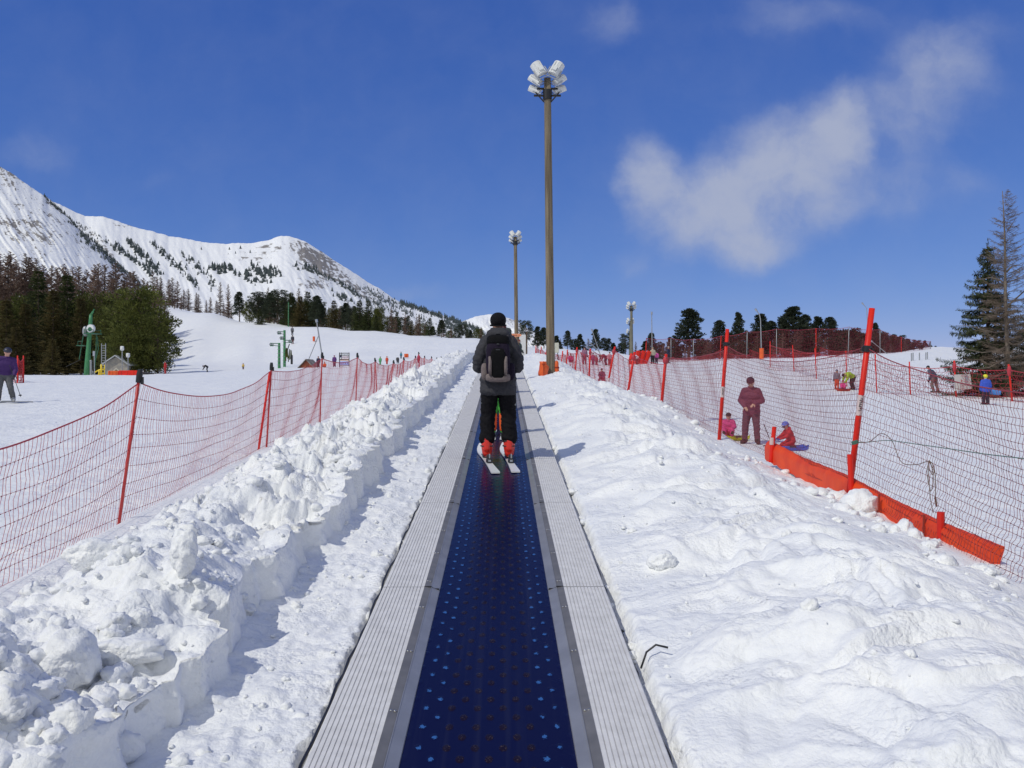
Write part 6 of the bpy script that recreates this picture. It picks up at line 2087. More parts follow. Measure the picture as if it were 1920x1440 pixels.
        q = MB(); q.box((0, .45, slope * .45 + .0155), (.05, .25, .002)); q.build('top_graphic', M['binding'], r)
    lx = x0 - .132; rx = x0 + .132
    ski('left white ski under the skier on the belt, tail pointing right', lx, y0, 8.0, .86, .80, 1)
    ski('right white ski under the skier on the belt', rx, y0, 5.5, .80, .86, 2)
    # a pole held at the right side
    r = empty('ski_pole', (x0 + .20, y0 + .05, z0 + .95), 0, 'black ski pole held at the right hip of the skier on the belt', 'ski pole')
    q = MB(); q.tube([(0, 0, .18), (.012, -.05, -.36)], .007, 6); q.build('shaft', M['binding'], r)
    q = MB(); q.tube([(-.012, .02, .20), (0, 0, .06)], .016, 8); q.build('grip', M['cap_black'], r)
main_skier()

# ---------------------------------------------------------------- others on the belt
def belt_person(y, H, col, label, hat, hatcol, dx=0.0):
    b = Vector((float(belt_x(y)) + dx, y, float(belt_z(y)) + .03))
    r, J = figure(label, b, 0, H, pose(elL=(-.14, .02, .64), elR=(.14, .02, .64), haL=(-.07, .13, .62), haR=(.07, .13, .62)), col, .02, hat, hatcol, glove=(.02, .02, .02), puff=1.1)
    for s in (-1, 1):
        bx_ = s * .068 * H
        body_mesh('ski_boot', [((bx_, -.015, .27), (bx_, -.015, .12), .060, .056, 0), ((bx_, -.02, .08), (bx_, .11, .06), .052, .046, 0)], .012, [M['bag_orange'] if H < 1.1 else M['binding']], r, 2)
    for s, lab in ((-1, 'left'), (1, 'right')):
        k = empty('ski', (b.x + s * .07 * H, y, float(belt_z(y)) + .01), 0, f'{lab} white ski of the ' + label.split(' on the belt')[0], 'ski', 'skis of the people farther up the belt')
        q = MB(); L = .55 * H
        rows = [[Vector((-w, yl, .073 * yl + z)), Vector((-w, yl, .073 * yl + z + .012)), Vector((w, yl, .073 * yl + z + .012)), Vector((w, yl, .073 * yl + z))] for (yl, w, z) in ((-L * .8, .045, 0), (-L * .3, .035, 0), (L * .4, .034, 0), (L * .85, .045, .0), (L, .03, .05), (L * 1.06, .008, .09))]
        q.sheet(rows); q.add(rows[0], [(0, 1, 2, 3)]); q.build('ski_board', M['ski_white'], k)
        q = MB(); q.box((0, 0, .03), (.06, .30, .03)); q.build('binding', M['binding'], k)
belt_person(12.9, 1.05, ((.06, .42, .05), (.07, .40, .06), (.02, .02, .02)), 'child in bright green jacket on the belt just ahead of the skier', 'helmet', (.05, .3, .06), -.01)
belt_person(16.3, 1.60, ((.05, .05, .10), (.02, .02, .03), (.02, .02, .02)), 'person in dark blue on the belt ahead of the green child', 'beanie', (.1, .02, .02), .03)
belt_person(20.0, 1.25, ((.30, .05, .05), (.03, .03, .05), (.02, .02, .02)), 'child in red on the belt, third ahead of the skier', 'helmet', (.4, .4, .4), -.02)
belt_person(24.5, 1.70, ((.04, .05, .05), (.03, .03, .03), (.02, .02, .02)), 'person in black farthest up the belt', 'beanie', (.02, .02, .02), .02)


# ---------------------------------------------------------------- sledges
def sled(label, base, yaw, L, W_, col, group=None, cat='sledge', name='sled'):
    r = empty(name, tuple(base), R(yaw), label, cat, group)
    m = MB(); rows = []
    for i in range(15):
        t = i / 14; y = -L / 2 + L * t
        w = W_ / 2 * (math.sin(math.pi * min(max(t * .92 + .06, .0), 1)) ** .35)
        up = .10 * max(0, t - .72) ** 1.4 * 6 * L + .03 * max(0, .12 - t) * 8
        rows.append([Vector((w * c, y, z * (.5 + .5 * W_ / .45) + up)) for c, z in ((-1.06, .10), (-1, .115), (-.86, .02), (-.4, .0), (0, .012), (.4, .0), (.86, .02), (1, .115), (1.06, .10))])
    m.sheet(rows)
    o = m.build('sled_shell', cloth('sled%.2f_%.2f_%.2f' % col, col, .35), r, smooth=True)
    s = o.modifiers.new('t', 'SOLIDIFY'); s.thickness = .012
    q = MB(); q.tube([(-W_ * .3, L * .44, .14), (0, L * .62, .10), (W_ * .3, L * .44, .14)], .008, 6); q.build('pull_cord', M['cap_black'], r)
    for sg in (-1, 1):
        q = MB(); q.box((sg * W_ * .52, -L * .05, .10), (.025, .16, .05), bev=.01); q.build('brake_lever', M['binding'], r)
    return r


# ---------------------------------------------------------------- right field
b = on_ground(1409, 22.2)
figure('man in dark maroon jacket and knit cap standing behind the right net, looking down', b, 158, 1.70, bend(pose(elL=(-.155, -.02, .635), elR=(.160, -.02, .635), haL=(-.055, .115, .60), haR=(.075, .12, .56), shL=(-.092, .005, .785), shR=(.092, .005, .785), anL=(-.085, -.01, .045), anR=(.10, -.03, .045), toL=(-.11, .09, .02), toR=(.13, .07, .02), knL=(-.075, .02, .275), knR=(.085, .01, .275), hea=(0, .045, .912)), 9),
       ((.17, .040, .075), (.12, .045, .07), (.03, .02, .02)), .018, 'beanie', (.03, .012, .03), puff=1.04, face=True, skirt=.045)
b = on_ground(1366, 23.2)
sit = pose(pel=(0, 0, .10), che=(0, .03, .29), nec=(0, .05, .41), hea=(0, .075, .50), shL=(-.11, .04, .375), shR=(.11, .04, .375), elL=(-.16, .10, .24), elR=(.16, .10, .24), haL=(-.10, .21, .20), haR=(.10, .21, .20),
           hiL=(-.06, .02, .10), hiR=(.06, .02, .10), knL=(-.10, .24, .16), knR=(.10, .24, .16), anL=(-.09, .40, .06), anR=(.09, .40, .06), toL=(-.11, .44, .13), toR=(.11, .44, .13))
figure('small child in pink snowsuit and black bobble hat sitting behind the second tall post', b + Vector((0, 0, .10)), 165, 1.02, sit, ((.62, .06, .22), (.62, .05, .20), (.03, .02, .02)), .02, 'beanie', (.02, .015, .02), glove=(.5, .1, .2), puff=1.3)
m_y = sled('yellow sledge with pale markings under the pink child behind the net', b + Vector((.10, -.12, 0)), 100, .80, .42, (.72, .70, .02))
mm = MB()
for x in (-.06, .02, .10): mm.box((.218, x, .095), (.012, .03, .11), Matrix.Rotation(R(x * 200), 3, 'X'))
mm.build('print', M['white_print'], m_y)
b = on_ground(1484, 20.6)
kneel = pose(pel=(0, 0, .19), che=(0, .07, .36), nec=(0, .11, .47), hea=(0, .15, .55), shL=(-.11, .09, .43), shR=(.11, .09, .43), elL=(-.14, .20, .30), elR=(.14, .20, .30), haL=(-.09, .34, .24), haR=(.09, .34, .24),
             hiL=(-.06, 0, .18), hiR=(.06, 0, .18), knL=(-.09, .22, .07), knR=(.09, .22, .07), anL=(-.08, -.02, .05), anR=(.08, -.02, .05), toL=(-.08, -.10, .03), toR=(.08, -.10, .03))
figure('small child in red snowsuit with a blue and white helmet kneeling on a blue sledge', b + Vector((0, 0, .05)), 98, .93, kneel, ((.52, .022, .03), (.50, .02, .03), (.05, .05, .3)), .018, 'helmet', (.10, .16, .55), glove=(.05, .06, .3), puff=1.25, goggles=True, hood=1)
sled('blue sledge under the kneeling red child behind the orange padding', b + Vector((-.10, 0, 0)), 97, .95, .40, (.05, .14, .62))
r = empty('ski_pole', tuple(on_ground(1440, 21.0)), 0, 'thin dark stick leaning in the snow between the man and the red child', 'stick')
q = MB(); q.tube([(-.10, 0, .58), (.12, 0, .02)], .010, 6); q.build('shaft', M['binding'], r)

# group halfway up the right field
b = on_ground(1569, 55.5)
figure('child in grey jacket and orange trousers standing beside the lime jacket adult', b, 150, 1.18, pose(), ((.16, .13, .17), (.60, .06, .02), (.03, .02, .02)), .03, 'helmet', (.10, .10, .16), glove=(.03, .03, .03), puff=1.2)
b = on_ground(1597, 55)
crouch = pose(pel=(0, -.05, .46), che=(0, .12, .56), nec=(0, .22, .56), hea=(0, .30, .53), shL=(-.11, .19, .56), shR=(.11, .19, .56), elL=(-.14, .24, .40), elR=(.14, .24, .40), haL=(-.08, .32, .26), haR=(.08, .32, .26), hiL=(-.06, -.05, .45), hiR=(.06, -.05, .45), knL=(-.08, .03, .24), knR=(.08, -.01, .24), anL=(-.08, -.05, .04), anR=(.08, -.08, .04), toL=(-.09, .05, .02), toR=(.09, .02, .02))
figure('adult in lime jacket bending down over the pink child on the right field', b, 100, 1.72, crouch, ((.34, .48, .03), (.02, .012, .02), (.02, .02, .02)), .03, 'beanie', (.03, .015, .02), glove=(.02, .02, .02), puff=1.15)
b = on_ground(1580, 54.2)
figure('toddler in pink snowsuit on the red sledge below the lime jacket adult', b + Vector((0, 0, .08)), 170, .95, sit, ((.62, .05, .22), (.62, .05, .20), (.03, .02, .02)), .025, 'beanie', (.3, .05, .1), glove=(.4, .05, .1), puff=1.3)
sled('red sledge of the toddler in pink on the right field', b, 100, .95, .42, (.60, .05, .02))
# adult walking up, bent forward
b = on_ground(1752, 53)
figure('adult in slate blue jacket and grey trousers walking uphill bent forward', b, 35, 1.72, bend(pose(anL=(-.09, -.03, .045), anR=(.10, -.10, .045), toL=(-.09, .08, .02), toR=(.10, .01, .02), knL=(-.07, .06, .275), knR=(.08, -.02, .275), haL=(-.12, .14, .52), haR=(.13, .12, .52)), 30), ((.06, .085, .13), (.16, .12, .115), (.03, .02, .02)), .03, 'beanie', (.02, .02, .025), glove=(.02, .02, .02), puff=1.1)
b = on_ground(1848, 40)
figure('child in royal blue jacket with a yellow helmet seen from behind at the right', b, 5, 1.34, pose(elL=(-.165, -.01, .63), elR=(.16, -.02, .64), haL=(-.15, .05, .50), haR=(.17, .02, .52)), ((.04, .09, .50), (.035, .015, .03), (.03, .03, .03)), .022, 'helmet', (.72, .66, .02), glove=(.03, .05, .08), puff=1.25, skirt=.02)
sled('light blue plastic sledge carried under the arm of the child with the yellow helmet', b + Vector((.34, .0, .57)), 62, .62, .30, (.08, .25, .62)).rotation_euler = (R(20), R(62), R(68))
r = empty('banner', tuple(P(1805, 733, 46.5)), 0, 'white banner tied to the red net beside the child with the yellow helmet', 'banner')
m = MB(); m.prism([(-.42, .0), (.50, .12), (.40, .88), (-.44, .86)], .012); m.build('sheet', cloth('banner', (.55, .52, .50)), r)
m = MB(); m.box((.20, -.012, .62), (.16, .006, .40)); m.build('print', cloth('banner_print', (.30, .29, .32)), r)

# grey marker stakes at the top right
for i, (px, ty, by_) in enumerate(((1709, 666, 678), (1712, 665, 674), (1724, 667, 679), (1736, 666, 676), (1739, 664, 680))):
    d = 84 + i
    b_ = on_ground(px, d)
    r = empty('marker_stake', tuple(b_), 0, f'{ORD[i]} thin grey stake from the left on the snow left of the big spruce', 'stake', 'grey stakes left of the big spruce')
    m = MB(); m.tube([(0, 0, -.2), (0, 0, .75)], .055, 6); m.build('rod', M['grey_metal'], r)

# ---------------------------------------------------------------- people and things behind the right net, towards the crest
def small(label, px, d, H, yaw, p, col, hat='beanie', hatcol=(.05, .02, .03), puff=1.15, dz=0.0, group=None):
    b = on_ground(px, d)
    return figure(label, b + Vector((0, 0, dz)), yaw, H, p, col, .035, hat, hatcol, glove=(.03, .03, .03), puff=puff, group=group)
small('child in pink snowsuit sitting in the snow right of the nearest mast', 1070, 84, 1.45, 180, sit, ((.50, .04, .18), (.45, .04, .16), (.03, .02, .02)), puff=1.4)
small('adult in mauve jacket standing among children below the right pines', 1096, 84, 1.62, 190, STAND, ((.28, .13, .20), (.20, .06, .12), (.03, .02, .02)))
small('child in plum clothes right of the adult in mauve', 1112, 83.5, 1.15, 170, STAND, ((.30, .05, .14), (.22, .04, .12), (.03, .02, .02)), puff=1.25)
small('smallest child in dark red, right of the child in plum', 1118, 83, .95, 190, STAND, ((.32, .05, .09), (.25, .04, .08), (.03, .02, .02)), puff=1.25)
small('adult in dark red bending over beside the snow gun', 1135, 83, 1.70, 110, crouch, ((.20, .02, .05), (.10, .02, .05), (.02, .02, .02)))
small('child in pale pink next to the bending adult in dark red', 1143, 82, 1.30, 200, STAND, ((.55, .25, .30), (.35, .03, .05), (.03, .02, .02)), puff=1.2)
small('tube rider in dark clothes sliding towards the net', 1128, 60, 1.35, 180, sit, ((.13, .04, .09), (.25, .05, .12), (.03, .02, .02)), dz=.08)
sled('low red sledge under the tube rider behind the net', on_ground(1128, 59.9), 170, .95, .5, (.45, .06, .12))
small('person in white crouching left of the red mats', 1194, 83.5, 1.45, 120, crouch, ((.75, .75, .78), (.30, .04, .04), (.03, .02, .02)), 'beanie', (.5, .5, .5))
small('person in beige jacket standing right of the red mats', 1224, 86, 1.62, 20, STAND, ((.44, .38, .29), (.025, .02, .02), (.02, .02, .02)), hatcol=(.30, .22, .15))
small('child in bright pink beside the person in beige', 1231, 86.5, 1.20, 10, STAND, ((.66, .10, .36), (.10, .03, .06), (.03, .02, .02)), puff=1.2)
small('person in navy with a pale cap standing on the crest below the big dark pine', 1253, 90, 1.70, 250, STAND, ((.015, .018, .05), (.02, .02, .03), (.02, .02, .02)), hatcol=(.25, .25, .27))
small('child in dark red sitting at the crest right of the white panel', 988, 82, 1.25, 180, sit, ((.30, .04, .07), (.16, .03, .06), (.03, .02, .02)), puff=1.4)
small('lift attendant in dark green jacket in front of the white panel', 973, 66, 1.72, 200, STAND, ((.03, .05, .05), (.03, .03, .035), (.02, .02, .02)), hatcol=(.25, .03, .03))

# stacked red mats
r = empty('crash_mat', tuple(on_ground(1207, 85.5)), R(8), 'stack of bright red crash mats set upright below the right pines', 'crash mats')
for i, (x, a) in enumerate(((-.62, 10), (-.15, 16), (.35, 20))):
    m = MB(); m.box((x, .05 * i, .62), (.42, .35, 1.35), Matrix.Rotation(R(a), 3, 'Y'), bev=.05); o = m.build('mat', M['post_red'], r)
    m = MB(); m.box((x + .12, -.19 + .05 * i, .65), (.03, .01, 1.1), Matrix.Rotation(R(a), 3, 'Y')); m.build('seam', cloth('pad_dark', (.3, .03, .012)), o)
r = empty('foam_mat', tuple(on_ground(1183, 84)), 0, 'upright red mat left of the crouching person in white', 'padding')
m = MB(); m.tube([(0, 0, -.1), (0, 0, .5), (.05, 0, .95), (.03, 0, 1.1)], [.20, .22, .17, .08], 10); m.build('foam_body', M['post_red'], r, smooth=True)
m = MB(); m.tube([(0, 0, .45), (0, 0, .52)], .235, 10); m.build('strap', cloth('pad_dark', (.3, .03, .012)), r)

# snow guns on slanting lances
def lance(label, base, pts, r=.05, pad=None, group='snow making lances'):
    root = empty('snow_lance', tuple(base), 0, label, 'snow lance', group)
    m = MB(); m.tube([Vector(q) for q in pts], [r, r * .8] if len(pts) == 2 else [r] + [r * .8] * (len(pts) - 1), 8); m.build('pipe', M['grey_metal'], root)
    h = MB(); d = (Vector(pts[-1]) - Vector(pts[-2])).normalized(); h.tube([Vector(pts[-1]), Vector(pts[-1]) + d * .30], r * 1.7, 8); h.build('nozzle', M['steel'], root)
    if pad:
        q = MB(); q.tube([(0, 0, -.1), (0, 0, pad[0])], pad[1], 10); q.build('foam_sleeve', M['bag_orange'], root)
    return root
b = on_ground(1132, 84.5)
def rel(px, py, d, b): return P(px, py, d) - b
rt = lance('slanting grey snow lance above the children, with a second arm to the left', b, [(0, 0, -.2), rel(1124, 660, 84.5, b), rel(1111, 622, 84.5, b)], .045)
m = MB(); m.tube([rel(1124, 660, 84.5, b), rel(1101, 637, 84.5, b)], .04, 6); m.tube([rel(1126, 668, 84.5, b), rel(1098, 648, 84.5, b)], .03, 6); m.build('strut', M['grey_metal'], rt)
b = on_ground(1223, 92)
lance('thin vertical pale lance behind the person in beige', b, [(0, 0, -.2), rel(1222, 590, 92, b)], .055)
b = on_ground(1428, 94)
rt = lance('pale pole with a short hooked tip and an orange foam base', b, [(0, 0, -.2), rel(1426, 600, 94, b), rel(1424, 590, 94, b), rel(1419, 583, 94, b)], .065, (1.15, .24))
b = on_ground(1630, 103)
lance('thin hooked pole just left of the head of the tall red post', b, [(0, 0, -.2), rel(1625, 578, 103, b), rel(1619, 571, 103, b)], .05)
b = on_ground(1643, 101)
rt = lance('slanting thin pipe at the right of the tall red post, pointing down into the snow', b + Vector((1.5, 0, 0)), [(0, 0, -.2), rel(1636, 641, 101, b + Vector((1.5, 0, 0)))], .05)

# direction sign, white panel and wooden post beyond the skier
r = empty('direction_sign', tuple(on_ground(967, 64)), 0, 'small orange direction board above the shoulder of the skier', 'sign')
zt = P(968, 629, 64).z - r.location.z
m = MB(); m.prism([(-.36, -.10), (.32, -.08), (.44, .02), (.32, .12), (-.36, .13)], .04, Matrix.Translation((0, 0, zt))); m.build('board', cloth('sign_orange', (.85, .36, .20)), r)
m = MB(); m.box((-.05, -.012, zt + .02), (.34, .006, .06)); m.box((.24, -.012, zt + .02), (.06, .006, .08)); m.build('print', cloth('sign_print', (.42, .14, .08)), r)
m = MB(); m.tube([(-.34, .06, -.3), (-.34, .06, zt + .1)], .03, 8); m.tube([(.22, .06, -.3), (.22, .06, zt + .1)], .03, 8); m.build('stand', M['bark'], r)
r = empty('foam_mat', tuple(P(962, 641, 63.5)), 0, 'round orange mat hung below the direction board', 'padding')
m = MB(); m.ellipsoid((0, 0, 0), (.28, .12, .34), pw=.8); m.build('foam_body', M['bag_orange'], r, smooth=True)
m = MB(); m.ellipsoid((.03, -.08, -.05), (.12, .06, .12)); m.build('hole', cloth('pad_dark', (.3, .03, .012)), r, smooth=True)
r = empty('notice_board', tuple(on_ground(980, 66)), 0, 'tall white panel on a wooden post right of the skier', 'panel')
zz = P(980, 630, 66).z - r.location.z
m = MB(); m.box((0, 0, (zz + .1) / 2), (.48, .05, zz + .1), bev=.01); m.build('board', M['lamp_white'], r)
m = MB(); m.box((.30, .0, (zz + .35) / 2 - .1), (.11, .11, zz + .5)); m.build('stand', M['bark'], r)

# ---------------------------------------------------------------- left field
b = on_ground(4, 29)
skp = bend(pose(elR=(.19, .06, .62), haR=(.24, .16, .56), elL=(-.17, .05, .62), haL=(-.16, .18, .56), knL=(-.10, .07, .27), knR=(.08, .07, .27), anL=(-.14, -.02, .05), anR=(.10, -.02, .05), toL=(-.15, .10, .03), toR=(.11, .10, .03)), 16, -8)
rp, Jp = figure('skier in purple jacket and grey trousers cut off by the left edge', b + Vector((.08, 0, .03)), 205, 1.78, skp, ((.055, .018, .12), (.11, .11, .115), (.45, .45, .45)), .022, 'helmet', (.03, .03, .05), glove=(.02, .02, .03), puff=1.1)
for i, (dx, lab) in enumerate(((-.25, 'left'), (.20, 'right'))):
    k = empty('ski', tuple(b + Vector((dx, -.05, .02))), R(105), f'{lab} dark ski of the skier in purple', 'ski', 'skis of the skier in purple')
    q = MB(); q.box((0, 0, .01), (.09, 1.5, .02)); q.tube([(0, .74, .01), (0, .82, .05), (0, .88, .12)], [.04, .03, .01], 6); q.build('ski_board', M['binding'], k)
    q = MB(); q.box((0, 0, .035), (.07, .34, .03)); q.build('binding', M['steel'], k)
k = empty('ski_pole', tuple(P(39, 744, 28.6)), 0, 'ski pole stretched out to the right by the skier in purple', 'ski pole')
q = MB(); q.tube([(-.42, .1, 1.02), (0, 0, 0)], .010, 6); q.build('shaft', M['binding'], k)
q = MB(); q.ellipsoid((-.02, 0, .05), (.05, .05, .025)); q.build('basket', M['cap_black'], k)

r = empty('safety_net', tuple(on_ground(38, 47)), 0, 'short piece of red net between two stakes beside the skier in purple', 'net')
o0 = Vector(r.location)
pA, pB, pC = on_ground(33, 47), on_ground(44, 47.5), on_ground(8, 50)
for q_ in (pA, pB):
    post(r, q_, q_ + Vector((0, 0, 1.45)), .035, M['post_red'], o0)
net_panel('net_panel', r, pA + Vector((0, 0, 1.35)), pA, pB + Vector((0, 0, 1.3)), pB, 9, 6, sag=.2, r=.018, rope=.03, seed=301, origin=o0)
net_panel('net_panel', r, pC + Vector((0, 0, .9)), pC, pA + Vector((0, 0, 1.3)), pA, 9, 9, sag=.1, r=.014, rope=.025, seed=302, origin=o0)

# green lift station pylon at the wood's edge
def lift_pylon():
    d = 92; b = on_ground(166, d)
    root = empty('lift_pylon', tuple(b), R(-12), 'big green drag lift pylon with wheel and platforms at the left wood', 'lift pylon')
    k = d / F
    def L(px, py, dy=0): return Vector(((px - 166) * k, dy, (720 - py) * k - b.z))
    m = MB(); m.tube([L(162, 715), L(164, 680), L(167, 640), L(170.5, 600), L(171, 590)], [.34, .28, .22, .18, .15], 14); m.build('mast', M['green_paint'], root, smooth=True)
    m = MB(); m.tube([L(170, 592), L(176, 584)], .10, 8); m.tube([L(176, 584), L(178, 580)], .05, 6); m.build('arm', M['green_paint'], root)
    m = MB(); m.tube([L(176, 616.5) + Vector((.0, -.5, 0)), L(176, 616.5) + Vector((0, -.2, 0))], .42, 20); w = m.build('wheel', M['lamp_white'], root)
    m = MB(); m.tube([L(176, 618) + Vector((0, -.55, 0)), L(176, 618) + Vector((0, -.1, 0))], .22, 12); m.build('hub', M['green_dark'], w)
    m = MB(); m.ellipsoid(L(159, 621), (.28, .3, .55)); m.build('counterweight', M['grey_metal'], root, smooth=True)
    m = MB()
    m.box(L(175, 626), (1.3, 1.2, .08)); m.box(L(154, 648), (.9, .9, .07))
    for x in (165.5, 184): m.tube([L(x, 626, -.6), L(x, 618, -.6)], .03, 5); m.tube([L(x, 626, .6), L(x, 618, .6)], .03, 5)
    m.tube([L(165.5, 619, -.6), L(184, 619, -.6)], .03, 5); m.tube([L(165.5, 619, .6), L(184, 619, .6)], .03, 5)
    m.tube([L(149, 648, -.4), L(149, 640, -.4), L(159, 640, -.4)], .03, 5)
    m.tube([L(158, 628, -.2), L(149, 674, -.2)], .05, 6); m.tube([L(183, 628), L(182, 660), L(178, 703)], .05, 6); m.tube([L(185, 632), L(187, 655), L(181, 675)], .04, 6)
    m.build('platform', M['green_dark'], root)
    m = MB(); m.tube([L(149, 674), L(118, 687)], .025, 5); m.build('tow_cable', M['cap_black'], root)
    m = MB(); m.tube([L(171, 706), L(171, 678)], .12, 8); m.ellipsoid(L(171, 677), (.14, .14, .12)); m.build('bollard', M['grey_metal'], root)
    m = MB(); m.tube([L(179, 706), L(178.5, 660)], .06, 6); m.box(L(178.5, 663), (.25, .2, .5)); m.build('control_box', M['steel'], root)
lift_pylon()


def ladder():
    d = 91; b = on_ground(193.5, d); k = d / F
    root = empty('ladder', tuple(b), 0, 'grey metal ladder standing upright between the green pylon and the stone hut', 'ladder')
    def L(px, py): return Vector(((px - 193.5) * k, 0, (720 - py) * k - b.z))
    m = MB(); m.tube([L(190.5, 708), L(190.5, 644)], .05, 6); m.tube([L(198, 708), L(198, 644)], .05, 6); m.build('rail', M['grey_metal'], root)
    m = MB()
    for y in np.arange(648, 706, 4.6): m.tube([L(190.5, y), L(198, y)], .03, 5)
    m.build('rung', M['grey_metal'], root)
    r2 = empty('barrier', tuple(on_ground(188, 89.5)), 0, 'yellow tubular barrier at the foot of the ladder', 'barrier')
    b2 = Vector(r2.location); k2 = 89.5 / F
    def L2(px, py): return Vector(((px - 188) * k2, 0, (720 - py) * k2 - b2.z))
    m = MB(); m.tube([L2(190, 706), L2(190, 683)], .10, 8); m.tube([L2(186, 706), L2(186, 693)], .08, 8); m.tube([L2(178, 698), L2(186, 693.5), L2(197, 692)], .07, 8); m.tube([L2(196, 706), L2(196, 684)], .05, 8); m.tube([L2(184, 702), L2(197, 700)], .06, 8); m.build('rail', M['yellow'], r2, smooth=True)
    m = MB(); m.box(L2(190, 704.5), (.3, .3, .06)); m.box(L2(186, 704.5), (.28, .3, .06)); m.build('foot', M['yellow'], r2)
ladder()


def stone_hut():
    d = 98; b = on_ground(217, d); k = d / F
    root = empty('stone_hut', tuple(b), R(6), 'small rendered hut with a grey gable roof beside the left wood', 'hut')
    def Z(py): return (720 - py) * k - b.z
    w = 1.25; e = Z(682); t = Z(667.5)
    m = MB(); m.prism([(-w, -.3), (w, -.3), (w, e), (0, t - .12), (-w, e)], 2.6); m.build('wall', mat('hut_render', (.40, .36, .29), .9, noise=(2.5, (.26, .25, .24))), root)
    m = MB()
    for s in (-1, 1):
        a = Vector((0, -.35, t)); c = Vector((s * (w + .30), -.35, e - .22)); n = Vector((0, 0, .10))
        vs = [a, c, c + n, a + n]; vs += [q + Vector((0, 3.3, 0)) for q in vs]
        m.add(vs, [(0, 1, 2, 3), (7, 6, 5, 4), (0, 4, 5, 1), (1, 5, 6, 2), (2, 6, 7, 3), (3, 7, 4, 0)])
    m.build('roof', mat('hut_roof', (.30, .32, .33), .6, noise=(1.5, (.55, .57, .6))), root)
    m = MB(); m.box((.05, -.012, .30), (.62, .05, .75)); dd = m.build('door', M['green_dark'], root)
    m = MB(); m.box((.25, -.045, .32), (.05, .03, .05)); m.build('handle', M['steel'], dd)
    m = MB(); m.prism([(-.42, -.2), (-.42, .55), (0, .98), (.5, .55), (.5, -.2), (.36, -.2), (.36, .50), (0, .80), (-.28, .5), (-.28, -.2)], .05, Matrix.Translation((.05, -.055, 0))); m.build('door_frame', cloth('hut_trim', (.52, .48, .40)), root)
stone_hut()

for i, (px, ty, lab) in enumerate(((229, 652, 'taller of the two snow capped street lamps in front of the stone hut'), (240, 665, 'street lamp with a round snow cap, the shorter of two right of the stone hut'))):
    d = 93 + i; b = on_ground(px, d)
    r = empty('street_lamp', tuple(b), 0, lab, 'lamp', 'snow capped lamps by the stone hut')
    h = P(px, ty, d).z - b.z
    m = MB(); m.tube([(0, 0, -.3), (0, 0, h - .28)], .055, 8); m.build('pole', M['grey_metal'], r)
    m = MB(); m.ellipsoid((0, 0, h - .10), (.19, .19, .22), pw=.75); m.build('lamp_globe', M['lamp_white'], r, smooth=True)
    m = MB(); m.ellipsoid((0, 0, h + .10), (.20, .20, .07)); m.build('snow_cap', M['bank_snow'], r, smooth=True)

for i, (x0, x1, cm, lab) in enumerate(((203, 222, 'bag_orange', 'orange padded barrier in front of the stone hut'), (222.5, 258, 'post_red', 'long red padded barrier right of the orange one by the stone hut'))):
    d = 90.5; b = on_ground((x0 + x1) / 2, d); L_ = (x1 - x0) * d / F
    r = empty('padded_barrier', tuple(b), 0, lab, 'padding', 'padded barriers by the stone hut')
    m = MB(); m.box((0, 0, .26), (L_, .22, .62), bev=.05); m.build('foam_body', M[cm], r)
    m = MB()
    for q in range(3): m.box((L_ * (q - 1) * .33, -.115, .26), (.03, .012, .56))
    m.build('seam', cloth('pad_dark', (.3, .03, .012)), r)
small('person in red standing at the right of the big olive pine', 310, 93, 1.35, 90, STAND, ((.55, .03, .03), (.45, .03, .03), (.03, .02, .02)), hatcol=(.12, .12, .13))
lie = pose(pel=(0, 0, .08), che=(0, .19, .10), nec=(0, .30, .13), hea=(0, .38, .16), shL=(-.11, .26, .11), shR=(.11, .26, .11), elL=(-.2, .2, .07), elR=(.2, .2, .07), haL=(-.24, .06, .05), haR=(.24, .06, .05), hiL=(-.06, 0, .08), hiR=(.06, 0, .08), knL=(-.08, -.22, .10), knR=(.08, -.22, .08), anL=(-.08, -.44, .05), anR=(.08, -.44, .05), toL=(-.1, -.45, .12), toR=(.1, -.45, .12))
small('person in black lying in the snow left of the person in red', 276, 92, 1.6, 70, lie, ((.02, .02, .03), (.02, .02, .03), (.02, .02, .02)))
small('person in black crouching alone on the open left slope', 388, 103, 1.3, 120, crouch, ((.02, .02, .03), (.02, .03, .05), (.02, .02, .02)))
small('small child in yellow on the left slope, right of the crouching person in black', 456, 100, .75, 180, STAND, ((.60, .40, .10), (.10, .05, .03), (.03, .02, .02)), puff=1.3)


# drag lift pylons with arms on the slope
def t_bar(px, ty, by, d, label, arms):
    b = on_ground(px, d); k = d / F
    root = empty('drag_lift_pylon', tuple(b), 0, label, 'lift pylon', 'green drag lift pylons on the left slope')
    h = (720 - ty) * k - b.z
    m = MB(); m.tube([(0, 0, -.4), (0, 0, h)], [.17, .13], 10); m.build('mast', M['green_paint'], root)
    m = MB()
    for (dx, py, dr) in arms:
        z = (720 - py) * k - b.z
        m.tube([(0, 0, z), (dx * k, 0, z)], .05, 6); m.tube([(0, 0, z - .30), (dx * k, 0, z - .18)], .04, 6)
        m.box((dx * k, 0, z - .12 + dr), (.35, .3, .36), bev=.03)
    m.build('arm', M['green_dark'], root)
    m = MB()
    for (dx, py, dr) in arms:
        z = (720 - py) * k - b.z
        for s in (-1, 1): m.tube([(dx * k + s * .12, -.20, z - .10), (dx * k + s * .12, -.12, z - .10)], .11, 10)
    m.build('pulley', M['grey_metal'], root)
    m = MB()
    for z in np.arange(.4, h - .2, .42): m.tube([(-.2, -.16, z), (.2, -.16, z)], .022, 5)
    m.build('rung', M['grey_metal'], root)
    return root
t_bar(523.5, 643, 692, 97, 'shorter green drag lift pylon with one arm to the left, beside the red hut', [(-14, 644, 0)])
